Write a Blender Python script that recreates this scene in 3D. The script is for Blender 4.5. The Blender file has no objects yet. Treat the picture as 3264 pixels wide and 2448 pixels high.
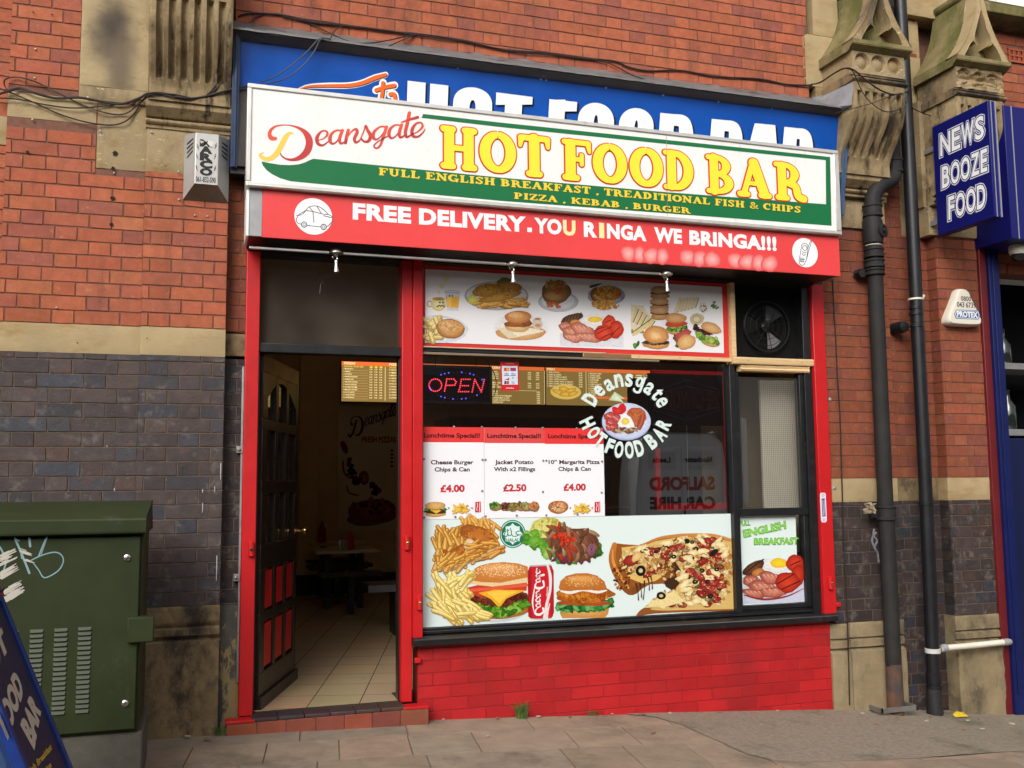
import bpy, bmesh, math, random
from mathutils import Vector, Matrix, noise
from mathutils.geometry import tessellate_polygon
scene = bpy.context.scene
COL = scene.collection
R = math.radians

# ------------------------------------------------------------------ camera
ZC = 1.40                                   # eye height above the pavement
CAM = Vector((0.0, -5.85, ZC))
RX = Vector((0.95083474, -0.30956092, -0.00923741))
UY = Vector((-0.02306037, -0.10051257, 0.99466851))
FW = Vector((0.30883898, 0.94555236, 0.10270943))
FPX, PW, PH = 3100.0, 3264.0, 2448.0
cd = bpy.data.cameras.new("camera")
cam = bpy.data.objects.new("camera", cd)
COL.objects.link(cam)
cd.sensor_width = 36.0
cd.lens = 36.0 * FPX / PW
cd.clip_start, cd.clip_end = 0.05, 500.0
m3 = Matrix((RX, UY, -FW)).transposed()
cam.matrix_world = Matrix.Translation(CAM) @ m3.to_4x4()
scene.camera = cam

# ------------------------------------------------------------------ sky, sun, exposure
world = bpy.data.worlds.new("World")
scene.world = world
world.use_nodes = True
wn, wl = world.node_tree.nodes, world.node_tree.links
wn.clear()
sky = wn.new("ShaderNodeTexSky")
sky.sky_type = 'NISHITA'
sky.sun_disc = False
SUN_EL, SUN_AZ = R(34), R(-34)               # light comes over the viewer's left shoulder
sky.sun_elevation = SUN_EL
sky.sun_rotation = math.pi + SUN_AZ * -1
sky.air_density, sky.dust_density, sky.ozone_density = 1.0, 4.0, 1.0
hs = wn.new("ShaderNodeHueSaturation")
hs.inputs['Saturation'].default_value = 0.16  # an overcast, almost white sky
bg = wn.new("ShaderNodeBackground")
bg.inputs['Strength'].default_value = 0.15
wo = wn.new("ShaderNodeOutputWorld")
wl.new(sky.outputs[0], hs.inputs['Color'])
wl.new(hs.outputs[0], bg.inputs['Color'])
wl.new(bg.outputs[0], wo.inputs['Surface'])
sd = bpy.data.lights.new("sun", 'SUN')
sd.energy = 0.95
sd.angle = R(24)
sd.color = (1.0, 0.93, 0.84)
sun = bpy.data.objects.new("sun", sd)
COL.objects.link(sun)
dirv = Vector((math.sin(SUN_AZ) * math.cos(SUN_EL), -math.cos(SUN_AZ) * math.cos(SUN_EL), math.sin(SUN_EL)))
sun.rotation_euler = dirv.to_track_quat('Z', 'Y').to_euler()
sun.location = (-6, -12, 14)
vs = scene.view_settings
vs.view_transform, vs.look, vs.exposure, vs.gamma = 'Standard', 'None', 0.50, 1.0
scene.cycles.max_bounces = 8
scene.cycles.transparent_max_bounces = 12

# ------------------------------------------------------------------ helpers
def at(px, py, Y):
    """point of the vertical plane y=Y that is seen at photo pixel px,py"""
    d = RX * ((px - PW / 2) / FPX) + UY * (-(py - PH / 2) / FPX) + FW
    t = (Y - CAM.y) / d.y
    return CAM + d * t

def zm(x0, y0, s):
    return lambda x, y: (x0 + x * s, y0 + y * s)
A0 = zm(0, 0, .42194); A1 = zm(700, 0, .45208); A2 = zm(1600, 100, .51989); A3 = zm(2500, 0, .42187)
A4 = zm(0, 600, .48222); A5 = zm(0, 1400, .63191); A6 = zm(700, 700, .54264); A7 = zm(700, 1500, .57143)
B0 = zm(1300, 820, .34965); B1 = zm(1900, 820, .36166); B2 = zm(1300, 1300, .4522); B3 = zm(1900, 1300, .45198)
B4 = zm(2500, 600, .48232); B5 = zm(2500, 1400, .63193); B6 = zm(1200, 1900, .67812); B7 = zm(0, 1800, .39063)
F1 = zm(0, 0, 3264 / 2212.0)

def lin(c, k=0.86):
    out = []
    for v in c[:3]:
        v = v / 255.0
        out.append((v / 12.92 if v <= .04045 else ((v + .055) / 1.055) ** 2.4) * k)
    return tuple(out)

MATS = {}
def mat(name, col=(.5, .5, .5), rough=.6, metal=0.0, attr=False, var=0.0, vscale=8.0, bump=0.0, bscale=60.0,
        spec=0.4, emit=None, estr=0.0, alpha=1.0, stain=None, sscale=2.0, slo=.5, shi=.65, stretch=(1, 1, 1), coat=0.0, spots=()):
    if name in MATS:
        return MATS[name]
    m = bpy.data.materials.new(name)
    m.use_nodes = True
    n, l = m.node_tree.nodes, m.node_tree.links
    b = n['Principled BSDF']
    b.inputs['Roughness'].default_value = rough
    b.inputs['Metallic'].default_value = metal
    b.inputs['Specular IOR Level'].default_value = spec
    b.inputs['Coat Weight'].default_value = coat
    if attr:
        a = n.new('ShaderNodeAttribute'); a.attribute_name = 'Col'
        src = a.outputs['Color']
    else:
        a = n.new('ShaderNodeRGB'); a.outputs[0].default_value = (*col, 1)
        src = a.outputs[0]
    tc = n.new('ShaderNodeTexCoord')
    mp = n.new('ShaderNodeMapping'); mp.inputs['Scale'].default_value = stretch
    l.new(tc.outputs['Object'], mp.inputs['Vector'])
    if var:
        t = n.new('ShaderNodeTexNoise'); t.inputs['Scale'].default_value = vscale
        t.inputs['Detail'].default_value = 8; t.inputs['Roughness'].default_value = .65
        l.new(mp.outputs[0], t.inputs['Vector'])
        mr = n.new('ShaderNodeMapRange')
        mr.inputs['From Min'].default_value = .25; mr.inputs['From Max'].default_value = .75
        mr.inputs['To Min'].default_value = 1 - var; mr.inputs['To Max'].default_value = 1 + var
        l.new(t.outputs['Fac'], mr.inputs['Value'])
        mx = n.new('ShaderNodeVectorMath'); mx.operation = 'SCALE'
        l.new(src, mx.inputs[0]); l.new(mr.outputs[0], mx.inputs['Scale'])
        src = mx.outputs[0]
        rr = n.new('ShaderNodeMapRange'); rr.inputs['To Min'].default_value = max(.05, rough - .12); rr.inputs['To Max'].default_value = min(1, rough + .12)
        l.new(t.outputs['Fac'], rr.inputs['Value']); l.new(rr.outputs[0], b.inputs['Roughness'])
    for st in ([stain] if stain and not isinstance(stain, list) else (stain or [])):
        scol, ss, lo, hi, strch = st if len(st) == 5 else (st, sscale, slo, shi, (1, 1, 1))
        mp2 = n.new('ShaderNodeMapping'); mp2.inputs['Scale'].default_value = strch
        mp2.inputs['Location'].default_value = (ss * 3.1, ss * 1.7, lo * 9)
        l.new(tc.outputs['Object'], mp2.inputs['Vector'])
        t = n.new('ShaderNodeTexNoise'); t.inputs['Scale'].default_value = ss
        t.inputs['Detail'].default_value = 10; t.inputs['Roughness'].default_value = .7
        l.new(mp2.outputs[0], t.inputs['Vector'])
        mr = n.new('ShaderNodeMapRange'); mr.interpolation_type = 'SMOOTHSTEP'
        mr.inputs['From Min'].default_value = lo; mr.inputs['From Max'].default_value = hi
        l.new(t.outputs['Fac'], mr.inputs['Value'])
        mx = n.new('ShaderNodeMix'); mx.data_type = 'RGBA'
        l.new(mr.outputs[0], mx.inputs['Factor']); l.new(src, mx.inputs['A'])
        mx.inputs['B'].default_value = (*scol, 1)
        src = mx.outputs['Result']
    for scol, cen, rad in spots:          # a patch of soot with its own place on the wall
        vm = n.new('ShaderNodeVectorMath'); vm.operation = 'SUBTRACT'; vm.inputs[1].default_value = cen
        l.new(tc.outputs['Object'], vm.inputs[0])
        vd = n.new('ShaderNodeVectorMath'); vd.operation = 'DIVIDE'; vd.inputs[1].default_value = rad
        l.new(vm.outputs[0], vd.inputs[0])
        ln = n.new('ShaderNodeVectorMath'); ln.operation = 'LENGTH'; l.new(vd.outputs[0], ln.inputs[0])
        t = n.new('ShaderNodeTexNoise'); t.inputs['Scale'].default_value = 7; t.inputs['Detail'].default_value = 8
        l.new(tc.outputs['Object'], t.inputs['Vector'])
        ad = n.new('ShaderNodeMath'); ad.operation = 'MULTIPLY_ADD'; ad.inputs[1].default_value = .7; l.new(t.outputs['Fac'], ad.inputs[0]); l.new(ln.outputs['Value'], ad.inputs[2])
        mr = n.new('ShaderNodeMapRange'); mr.interpolation_type = 'SMOOTHSTEP'
        mr.inputs['From Min'].default_value = .45; mr.inputs['From Max'].default_value = 1.35; mr.inputs['To Min'].default_value = .95; mr.inputs['To Max'].default_value = 0
        l.new(ad.outputs[0], mr.inputs['Value'])
        mx = n.new('ShaderNodeMix'); mx.data_type = 'RGBA'
        l.new(mr.outputs[0], mx.inputs['Factor']); l.new(src, mx.inputs['A']); mx.inputs['B'].default_value = (*scol, 1)
        src = mx.outputs['Result']
    l.new(src, b.inputs['Base Color'])
    if bump:
        t = n.new('ShaderNodeTexNoise'); t.inputs['Scale'].default_value = bscale
        t.inputs['Detail'].default_value = 9; t.inputs['Roughness'].default_value = .7
        l.new(mp.outputs[0], t.inputs['Vector'])
        bp = n.new('ShaderNodeBump'); bp.inputs['Strength'].default_value = bump; bp.inputs['Distance'].default_value = .01
        l.new(t.outputs['Fac'], bp.inputs['Height']); l.new(bp.outputs[0], b.inputs['Normal'])
    if estr:
        if emit is None:
            l.new(src, b.inputs['Emission Color'])
        else:
            b.inputs['Emission Color'].default_value = (*emit, 1)
        b.inputs['Emission Strength'].default_value = estr
    MATS[name] = m
    return m

def glass_mat(name, tint=(.93, .96, .95), refl=.10, diffuse_mix=0.0, dcol=(.30, .25, .20)):
    m = bpy.data.materials.new(name); m.use_nodes = True
    n, l = m.node_tree.nodes, m.node_tree.links
    n.clear()
    o = n.new('ShaderNodeOutputMaterial'); t = n.new('ShaderNodeBsdfTransparent'); g = n.new('ShaderNodeBsdfGlossy')
    t.inputs['Color'].default_value = (*tint, 1); g.inputs['Roughness'].default_value = 0.0
    f = n.new('ShaderNodeFresnel'); f.inputs['IOR'].default_value = 1.5
    a = n.new('ShaderNodeMath'); a.operation = 'ADD'; a.use_clamp = True; a.inputs[1].default_value = refl - .04
    x = n.new('ShaderNodeMixShader')
    l.new(f.outputs[0], a.inputs[0]); l.new(a.outputs[0], x.inputs[0]); l.new(t.outputs[0], x.inputs[1]); l.new(g.outputs[0], x.inputs[2])
    out = x.outputs[0]
    if diffuse_mix:  # uneven brown diffuse layer mixed over the glass
        d = n.new('ShaderNodeBsdfDiffuse'); d.inputs['Color'].default_value = (*dcol, 1)
        tc = n.new('ShaderNodeTexCoord'); nz = n.new('ShaderNodeTexNoise'); nz.inputs['Scale'].default_value = 2.2; nz.inputs['Detail'].default_value = 8
        l.new(tc.outputs['Object'], nz.inputs['Vector'])
        mr = n.new('ShaderNodeMapRange'); mr.inputs['From Min'].default_value = .35; mr.inputs['From Max'].default_value = .7
        mr.inputs['To Min'].default_value = diffuse_mix * .5; mr.inputs['To Max'].default_value = diffuse_mix * 1.4
        l.new(nz.outputs['Fac'], mr.inputs['Value'])
        y = n.new('ShaderNodeMixShader'); l.new(mr.outputs[0], y.inputs[0]); l.new(out, y.inputs[1]); l.new(d.outputs[0], y.inputs[2])
        out = y.outputs[0]
    l.new(out, o.inputs['Surface'])
    return m

ORG = {}
def tag(o, label=None, cat=None, group=None, kind=None):
    if label: o['label'] = label
    if cat: o['category'] = cat
    if group: o['group'] = group
    if kind: o['kind'] = kind
    return o

def thing(name, label, cat, loc, group=None):
    o = bpy.data.objects.new(name, None)
    o.empty_display_size = .1
    COL.objects.link(o)
    o.location = loc
    ORG[o] = Vector(loc)
    return tag(o, label, cat, group)

class MB:
    """collects shapes in world coordinates and links them as one mesh object"""
    def __init__(s):
        s.v, s.f, s.c = [], [], []
    def add(s, verts, faces, col=None, cols=None):
        b = len(s.v)
        s.v += [tuple(p) for p in verts]
        for i, f in enumerate(faces):
            s.f.append(tuple(b + k for k in f))
            s.c.append(cols[i] if cols else col)
    def box(s, x0, x1, y0, y1, z0, z1, col=None):
        v = [(x, y, z) for x in (x0, x1) for y in (y0, y1) for z in (z0, z1)]
        s.add(v, [(0, 1, 3, 2), (4, 6, 7, 5), (0, 4, 5, 1), (2, 3, 7, 6), (0, 2, 6, 4), (1, 5, 7, 3)], col)
    def hexa(s, p, col=None):
        """eight corners: front four ccw seen from -y (bl, br, tr, tl) then the back four"""
        s.add(p, [(0, 1, 2, 3), (5, 4, 7, 6), (4, 0, 3, 7), (1, 5, 6, 2), (3, 2, 6, 7), (4, 5, 1, 0)], col)
    def prism(s, pts, y0, y1, col=None):
        """outline in x,z pushed from y0 (front) to y1"""
        n = len(pts)
        tris = tessellate_polygon([[Vector((p[0], p[1], 0)) for p in pts]])
        v = [(p[0], y0, p[1]) for p in pts] + [(p[0], y1, p[1]) for p in pts]
        f = [tuple(t) for t in tris] + [tuple(n + k for k in reversed(t)) for t in tris]
        f += [(i, (i + 1) % n, n + (i + 1) % n, n + i) for i in range(n)]
        s.add(v, f, col)
    def prism_x(s, pts, x0, x1, col=None):
        """outline in y,z pushed along x"""
        n = len(pts)
        tris = tessellate_polygon([[Vector((p[0], p[1], 0)) for p in pts]])
        v = [(x0, p[0], p[1]) for p in pts] + [(x1, p[0], p[1]) for p in pts]
        f = [tuple(t) for t in tris] + [tuple(n + k for k in reversed(t)) for t in tris]
        f += [(i, (i + 1) % n, n + (i + 1) % n, n + i) for i in range(n)]
        s.add(v, f, col)
    def tube(s, pts, r, n=10, col=None, cap=True):
        pts = [Vector(p) for p in pts]
        rs = r if isinstance(r, (list, tuple)) else [r] * len(pts)
        b = len(s.v)
        t0 = (pts[1] - pts[0]).normalized()
        u = t0.orthogonal().normalized()
        for i, p in enumerate(pts):
            t = (pts[min(i + 1, len(pts) - 1)] - pts[max(i - 1, 0)]).normalized()
            u = (u - t * u.dot(t)).normalized()
            w = t.cross(u)
            for k in range(n):
                a = 2 * math.pi * k / n
                s.v.append(tuple(p + (u * math.cos(a) + w * math.sin(a)) * rs[i]))
        for i in range(len(pts) - 1):
            for k in range(n):
                k2 = (k + 1) % n
                s.f.append((b + i * n + k, b + i * n + k2, b + (i + 1) * n + k2, b + (i + 1) * n + k)); s.c.append(col)
        if cap:
            s.f.append(tuple(b + k for k in reversed(range(n)))); s.c.append(col)
            e = b + (len(pts) - 1) * n
            s.f.append(tuple(e + k for k in range(n))); s.c.append(col)
    def lathe(s, base, axis, prof, n=20, col=None):
        """profile of (radius, distance along axis)"""
        ax = Vector(axis).normalized()
        u = ax.orthogonal().normalized(); w = ax.cross(u)
        b = len(s.v)
        for r, h in prof:
            for k in range(n):
                a = 2 * math.pi * k / n
                s.v.append(tuple(Vector(base) + ax * h + (u * math.cos(a) + w * math.sin(a)) * max(r, 1e-4)))
        for i in range(len(prof) - 1):
            for k in range(n):
                k2 = (k + 1) % n
                s.f.append((b + i * n + k, b + i * n + k2, b + (i + 1) * n + k2, b + (i + 1) * n + k)); s.c.append(col)
        s.f.append(tuple(b + k for k in reversed(range(n)))); s.c.append(col)
        e = b + (len(prof) - 1) * n
        s.f.append(tuple(e + k for k in range(n))); s.c.append(col)
    def relief(s, x0, x1, z0, z1, nx, nz, fn, yback, col=None):
        """a carved front: fn(u, v) gives y; u, v run 0..1 across and up"""
        b = len(s.v)
        for j in range(nz + 1):
            for i in range(nx + 1):
                u, v = i / nx, j / nz
                s.v.append((x0 + (x1 - x0) * u, fn(u, v), z0 + (z1 - z0) * v))
        W = nx + 1
        for j in range(nz):
            for i in range(nx):
                s.f.append((b + j * W + i, b + j * W + i + 1, b + (j + 1) * W + i + 1, b + (j + 1) * W + i)); s.c.append(col)
        ring = [i for i in range(W)] + [j * W + nx for j in range(1, nz + 1)] + [nz * W + i for i in range(nx - 1, -1, -1)] + [j * W for j in range(nz - 1, 0, -1)]
        k = len(s.v)
        for r in ring:
            p = s.v[b + r]
            s.v.append((p[0], yback, p[2]))
        n = len(ring)
        for i in range(n):
            s.f.append((b + ring[(i + 1) % n], b + ring[i], k + i, k + (i + 1) % n)); s.c.append(col)
        s.f.append(tuple(k + i for i in reversed(range(n)))); s.c.append(col)
    def build(s, name, m, parent=None, label=None, bevel=0.0, seg=2, sharp=35, world=False):
        me = bpy.data.meshes.new(name)
        o0 = ORG[parent] if parent else Vector((0, 0, 0))
        me.from_pydata([(p[0] - o0.x, p[1] - o0.y, p[2] - o0.z) for p in s.v], [], s.f)
        me.materials.append(m)
        if any(c is not None for c in s.c):
            ca = me.color_attributes.new('Col', 'FLOAT_COLOR', 'CORNER')
            buf = []
            for poly in me.polygons:
                c = s.c[poly.index] or (.5, .5, .5)
                if isinstance(c[0], (tuple, list)):
                    for k in range(poly.loop_total):
                        buf += [*c[k][:3], 1.0]
                else:
                    buf += [*c[:3], 1.0] * poly.loop_total
            ca.data.foreach_set('color', buf)
        me.polygons.foreach_set('use_smooth', [True] * len(me.polygons))
        me.set_sharp_from_angle(angle=R(sharp))
        me.validate(); me.update()
        o = bpy.data.objects.new(name, me)
        COL.objects.link(o)
        if parent:
            o.parent = parent
        ORG[o] = o0
        if bevel:
            md = o.modifiers.new('bevel', 'BEVEL'); md.width = bevel; md.segments = seg; md.limit_method = 'ANGLE'; md.angle_limit = R(40)
        if label:
            o['label'] = label
        return o

def bx(name, m, parent, x0, x1, y0, y1, z0, z1, bevel=.002, label=None):
    b = MB(); b.box(x0, x1, y0, y1, z0, z1)
    return b.build(name, m, parent, label, bevel)

def one(o, label, cat, group=None):
    """a top-level thing that is one mesh: put its origin at its own base"""
    me = o.data
    xs = [v.co for v in me.vertices]
    c = Vector((sum(v.x for v in xs) / len(xs), sum(v.y for v in xs) / len(xs), min(v.z for v in xs)))
    me.transform(Matrix.Translation(-c)); o.location = c; ORG[o] = c
    return tag(o, label, cat, group)

def copy_tree(o, parent=None):
    c = o.copy(); COL.objects.link(c); c.parent = parent; ORG[c] = ORG[o]
    for ch in list(o.children):
        copy_tree(ch, c)
    return c

# ---- lettering
TXT = {}
def glyphs(s, bold=0.0, sp=1.0):
    k = (s, bold, sp)
    if k not in TXT:
        c = bpy.data.curves.new('t', 'FONT'); c.body = s; c.offset = bold; c.space_character = sp; c.size = 1; c.resolution_u = 3
        o = bpy.data.objects.new('t', c)
        me = o.to_mesh()
        v = [(p.co.x, p.co.y) for p in me.vertices]; f = [tuple(q.vertices) for q in me.polygons]
        o.to_mesh_clear(); bpy.data.objects.remove(o); bpy.data.curves.remove(c)
        TXT[k] = (v, f)
    return TXT[k]

class Print:
    """flat printing on the plane y=Y: each call lies a hair in front of the last"""
    def __init__(s, Y, zf=None, step=.00006):
        s.m, s.Y, s.zf, s.step, s.af = MB(), Y, zf, step, None
    def w(s, p):
        if s.af:
            return s.af(p)
        if s.zf:
            q = at(*s.zf(*p), s.Y)
            return (q.x, q.z)
        return p
    def nxt(s):
        s.Y -= s.step
        return s.Y
    def poly(s, pts, col, k=.86):
        p = [s.w(q) for q in pts]; y = s.nxt()
        t = tessellate_polygon([[Vector((a, b, 0)) for a, b in p]])
        s.m.add([(a, y, b) for a, b in p], [tuple(i) for i in t], lin(col, k))
    def blob(s, cx, cy, rx, ry, c0, c1=None, rot=0, n=26, wob=.04, seed=0, c2=None):
        """soft-edged round shape: c0 in the middle, c1 at the rim"""
        c1 = c1 or c0
        rnd = random.Random(seed * 7919 + int(cx * 13 + cy * 7))
        ph = [rnd.uniform(0, 6.3) for _ in range(4)]
        ca, sa = math.cos(rot), math.sin(rot)
        def ring(q):
            o = []
            for i in range(n):
                a = 2 * math.pi * i / n
                k = q * (1 + wob * (math.sin(2 * a + ph[0]) + .8 * math.sin(3 * a + ph[1]) + .6 * math.sin(5 * a + ph[2]) + .5 * math.sin(9 * a + ph[3])))
                x, y = rx * k * math.cos(a), ry * k * math.sin(a)
                o.append(s.w((cx + x * ca - y * sa, cy + x * sa + y * ca)))
            return o
        y = s.nxt()
        A, B, C = lin(c0), lin(tuple((a * .6 + b * .4) for a, b in zip(c0, c1))), lin(c1)
        cpt = s.w((cx, cy))
        r1, r2 = ring(.62), ring(1)
        v = [(cpt[0], y, cpt[1])] + [(p[0], y, p[1]) for p in r1 + r2]
        f, cc = [], []
        for i in range(n):
            j = (i + 1) % n
            f.append((0, 1 + i, 1 + j)); cc.append((A, B, B))
            f.append((1 + i, 1 + n + i, 1 + n + j, 1 + j)); cc.append((B, C, C, B))
        s.m.add(v, f, cols=cc)
    def ring(s, cx, cy, rx, ry, w, col, n=40):
        y = s.nxt(); v, f = [], []
        for i in range(n):
            a = 2 * math.pi * i / n
            for q in (1, 0):
                p = s.w((cx + (rx - w * (1 - q)) * math.cos(a), cy + (ry - w * (1 - q)) * math.sin(a)))
                v.append((p[0], y, p[1]))
        for i in range(n):
            j = (i + 1) % n
            f.append((2 * i, 2 * j, 2 * j + 1, 2 * i + 1))
        s.m.add(v, f, lin(col))
    def line(s, pts, wd, col, round_cap=True, smooth=0):
        """ribbon; wd is a width or a list of widths"""
        if smooth:
            pts, wd = spline(pts, wd, smooth)
        y = s.nxt()
        ws = wd if isinstance(wd, (list, tuple)) else [wd] * len(pts)
        L, Rr = [], []
        n = len(pts)
        for i in range(n):
            a, b = pts[max(i - 1, 0)], pts[min(i + 1, n - 1)]
            dx, dy = b[0] - a[0], b[1] - a[1]
            q = math.hypot(dx, dy) or 1
            nx, ny = -dy / q * ws[i] / 2, dx / q * ws[i] / 2
            L.append((pts[i][0] + nx, pts[i][1] + ny)); Rr.append((pts[i][0] - nx, pts[i][1] - ny))
        v = [s.w(p) for p in L] + [s.w(p) for p in Rr]
        c = lin(col) if not isinstance(col, list) else None
        fs = [(i, i + 1, n + i + 1, n + i) for i in range(n - 1)]
        if c is None:
            cl = [lin(tuple(col[0][k] + (col[1][k] - col[0][k]) * i / (n - 1) for k in range(3))) for i in range(n)]
            s.m.add([(p[0], y, p[1]) for p in v], fs, cols=[(cl[i], cl[i + 1], cl[i + 1], cl[i]) for i in range(n - 1)])
        else:
            s.m.add([(p[0], y, p[1]) for p in v], fs, c)
        if round_cap:
            for e, o, wv in ((0, 1, ws[0]), (n - 1, n - 2, ws[-1])):
                dx, dy = pts[e][0] - pts[o][0], pts[e][1] - pts[o][1]
                q = math.hypot(dx, dy) or 1
                a0 = math.atan2(dy / q, dx / q)
                cp = [(pts[e][0] + wv / 2 * math.cos(a0 + t), pts[e][1] + wv / 2 * math.sin(a0 + t)) for t in [(-.5 + k / 8) * math.pi for k in range(9)]]
                p = [s.w(k) for k in cp]
                s.m.add([(k[0], y, k[1]) for k in p], [tuple(range(9))], c if c is not None else (cl[e]))
    def text(s, t, p0, p1, col, bold=0.0, sp=1.0, pts=None):
        """fit the word into the box p0 (low left) .. p1 (top right), or into the quad pts (bl, br, tr, tl)"""
        v, f = glyphs(t, bold, sp)
        x0, x1 = min(a for a, _ in v), max(a for a, _ in v)
        y0, y1 = min(b for _, b in v), max(b for _, b in v)
        if pts:
            q = [s.w(p) for p in pts]
        else:
            a, b = s.w(p0), s.w(p1)
            q = [a, (b[0], a[1]), b, (a[0], b[1])]
        y = s.nxt(); o = []
        for a, b in v:
            u, w = (a - x0) / (x1 - x0), (b - y0) / (y1 - y0)
            o.append((q[0][0] * (1 - u) * (1 - w) + q[1][0] * u * (1 - w) + q[2][0] * u * w + q[3][0] * (1 - u) * w, y,
                      q[0][1] * (1 - u) * (1 - w) + q[1][1] * u * (1 - w) + q[2][1] * u * w + q[3][1] * (1 - u) * w))
        s.m.add(o, f, lin(col))
    def specks(s, cx, cy, rx, ry, n, size, cols, seed=1, asp=1.0):
        rnd = random.Random(seed)
        for _ in range(n):
            a, q = rnd.uniform(0, 6.283), math.sqrt(rnd.random())
            x, y = cx + rx * q * math.cos(a), cy + ry * q * math.sin(a)
            z = size * rnd.uniform(.6, 1.4)
            c = rnd.choice(cols); d = tuple(max(0, k - 40) for k in c)
            s.blob(x, y, z, z * asp, c, d, rot=rnd.uniform(0, 3), n=9, wob=.1, seed=rnd.randint(0, 999))
    def fries(s, x0, y0, x1, y1, n, ln, w, seed=1, c=((238, 200, 105), (214, 160, 62)), ang=(-1.2, 1.2)):
        rnd = random.Random(seed)
        for _ in range(n):
            x, y, a = rnd.uniform(x0, x1), rnd.uniform(y0, y1), rnd.uniform(*ang)
            l = ln * rnd.uniform(.6, 1.1)
            dx, dy = l / 2 * math.cos(a), l / 2 * math.sin(a)
            bend = rnd.uniform(-.1, .1) * l
            p = [(x - dx, y - dy), (x - dy / l * bend, y + dx / l * bend), (x + dx, y + dy)]
            s.line(p, w * 1.25, tuple(k * .78 for k in c[1]), smooth=3)
            s.line([(q[0], q[1] - w * .12) for q in p], w * .95, [c[0], c[1]], smooth=3)
            s.line([(q[0] - w * .08, q[1] - w * .25) for q in p], w * .3, tuple(min(255, k + 18) for k in c[0]), smooth=3)
    def leaves(s, pts, size, n, seed=1, cols=((96, 160, 62), (60, 120, 45), (150, 195, 95))):
        rnd = random.Random(seed)
        P2, _ = spline(pts, 1, 6)
        for _ in range(n):
            p = rnd.choice(P2)
            c = rnd.choice(cols)
            s.blob(p[0] + rnd.uniform(-.5, .5) * size, p[1] + rnd.uniform(-.5, .5) * size, size * rnd.uniform(.5, 1), size * rnd.uniform(.3, .7),
                   c, tuple(max(0, k - 45) for k in c), rot=rnd.uniform(0, 3), n=14, wob=.12, seed=rnd.randint(0, 999))
    def build(s, name, m, parent, label=None):
        if s.m.v:                     # keep the whole print thinner than a few millimetres
            ys = [v[1] for v in s.m.v]; y1, tot = max(ys), max(ys) - min(ys)
            if tot > .0035:
                s.m.v = [(v[0], y1 + (v[1] - y1) * .0035 / tot, v[2]) for v in s.m.v]
        return s.m.build(name, m, parent, label, sharp=180)

def spline(pts, wd, k):
    ws = wd if isinstance(wd, (list, tuple)) else [wd] * len(pts)
    P = [Vector((*p, w)) if len(p) == 2 else Vector((p[0], p[1], p[2])) for p, w in zip(pts, ws)]
    o = []
    for i in range(len(P) - 1):
        p0, p1, p2, p3 = P[max(i - 1, 0)], P[i], P[i + 1], P[min(i + 2, len(P) - 1)]
        for j in range(k):
            t = j / k
            o.append(.5 * ((2 * p1) + (p2 - p0) * t + (2 * p0 - 5 * p1 + 4 * p2 - p3) * t * t + (3 * p1 - p0 - 3 * p2 + p3) * t ** 3))
    o.append(P[-1])
    return [(q.x, q.y) for q in o], [max(q.z, .01) for q in o]

def spline3(pts, k=6):
    P = [Vector(p) for p in pts]
    o = []
    for i in range(len(P) - 1):
        p0, p1, p2, p3 = P[max(i - 1, 0)], P[i], P[i + 1], P[min(i + 2, len(P) - 1)]
        for j in range(k):
            t = j / k
            o.append(.5 * ((2 * p1) + (p2 - p0) * t + (2 * p0 - 5 * p1 + 4 * p2 - p3) * t * t + (3 * p1 - p0 - 3 * p2 + p3) * t ** 3))
    o.append(P[-1])
    return o

def bricks(mb, x0, x1, z0, z1, Y, pal, course=.0785, s=.235, h=.115, joint=.006, phase=0.0, seed=1, z_from=None, bond='flemish', jut=.002, holes=(), rise=.004):
    """laid brick by brick: every brick has its own colour, its own slight jut and worn corners"""
    rnd = random.Random(seed)
    zb = z_from if z_from is not None else z0
    r = math.floor((z0 - zb) / course)
    while zb + r * course < z1 - 1e-4:
        a, b = max(z0, zb + r * course + joint / 2), min(z1, zb + (r + 1) * course - joint / 2)
        if b - a > .004:
            if bond == 'flemish':
                per = [s, h]; off = phase + (r % 2) * (s + h) / 2
            else:
                per = [s]; off = phase + (r % 2) * s / 2
            tot = sum(per)
            x = x0 - ((x0 - off) % tot) - tot
            k = 0
            while x < x1:
                l = per[k % len(per)]; k += 1
                p, q = max(x0, x + joint / 2), min(x1, x + l - joint / 2)
                x += l
                if q - p < .006:
                    continue
                if any(p < hx1 and q > hx0 and a < hz1 and b > hz0 for hx0, hx1, hz0, hz1 in holes):
                    for hx0, hx1, hz0, hz1 in holes:
                        if p < hx1 and q > hx0 and a < hz1 and b > hz0:
                            if p < hx0: q = min(q, hx0)
                            elif q > hx1: p = max(p, hx1)
                            else: p = q
                    if q - p < .006: continue
                c = pal(rnd)
                yy = Y - rise - rnd.uniform(0, jut)
                e = .0022
                j = lambda: rnd.uniform(-.0017, .0017) + (rnd.uniform(-.003, .003) if rnd.random() < .05 else 0)
                fr = [(p + e + j(), yy + j() * .4, a + e + j()), (q - e + j(), yy + j() * .4, a + e + j()), (q - e + j(), yy + j() * .4, b - e + j()), (p + e + j(), yy + j() * .4, b - e + j())]
                bk = [(p, Y + .001, a), (q, Y + .001, a), (q, Y + .001, b), (p, Y + .001, b)]
                mb.add(fr + bk, [(0, 1, 2, 3), (4, 5, 1, 0), (5, 6, 2, 1), (6, 7, 3, 2), (7, 4, 0, 3)], c)
        r += 1
C1 = zm(2560, 0, .21704); C2 = zm(2560, 300, .28944); C3 = zm(2860, 0, .21697); C4 = zm(780, 300, .28029)
C5 = zm(1080, 1130, .3255); C7 = zm(1820, 1150, .1989); C8 = zm(930, 1280, .43376)

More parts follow.
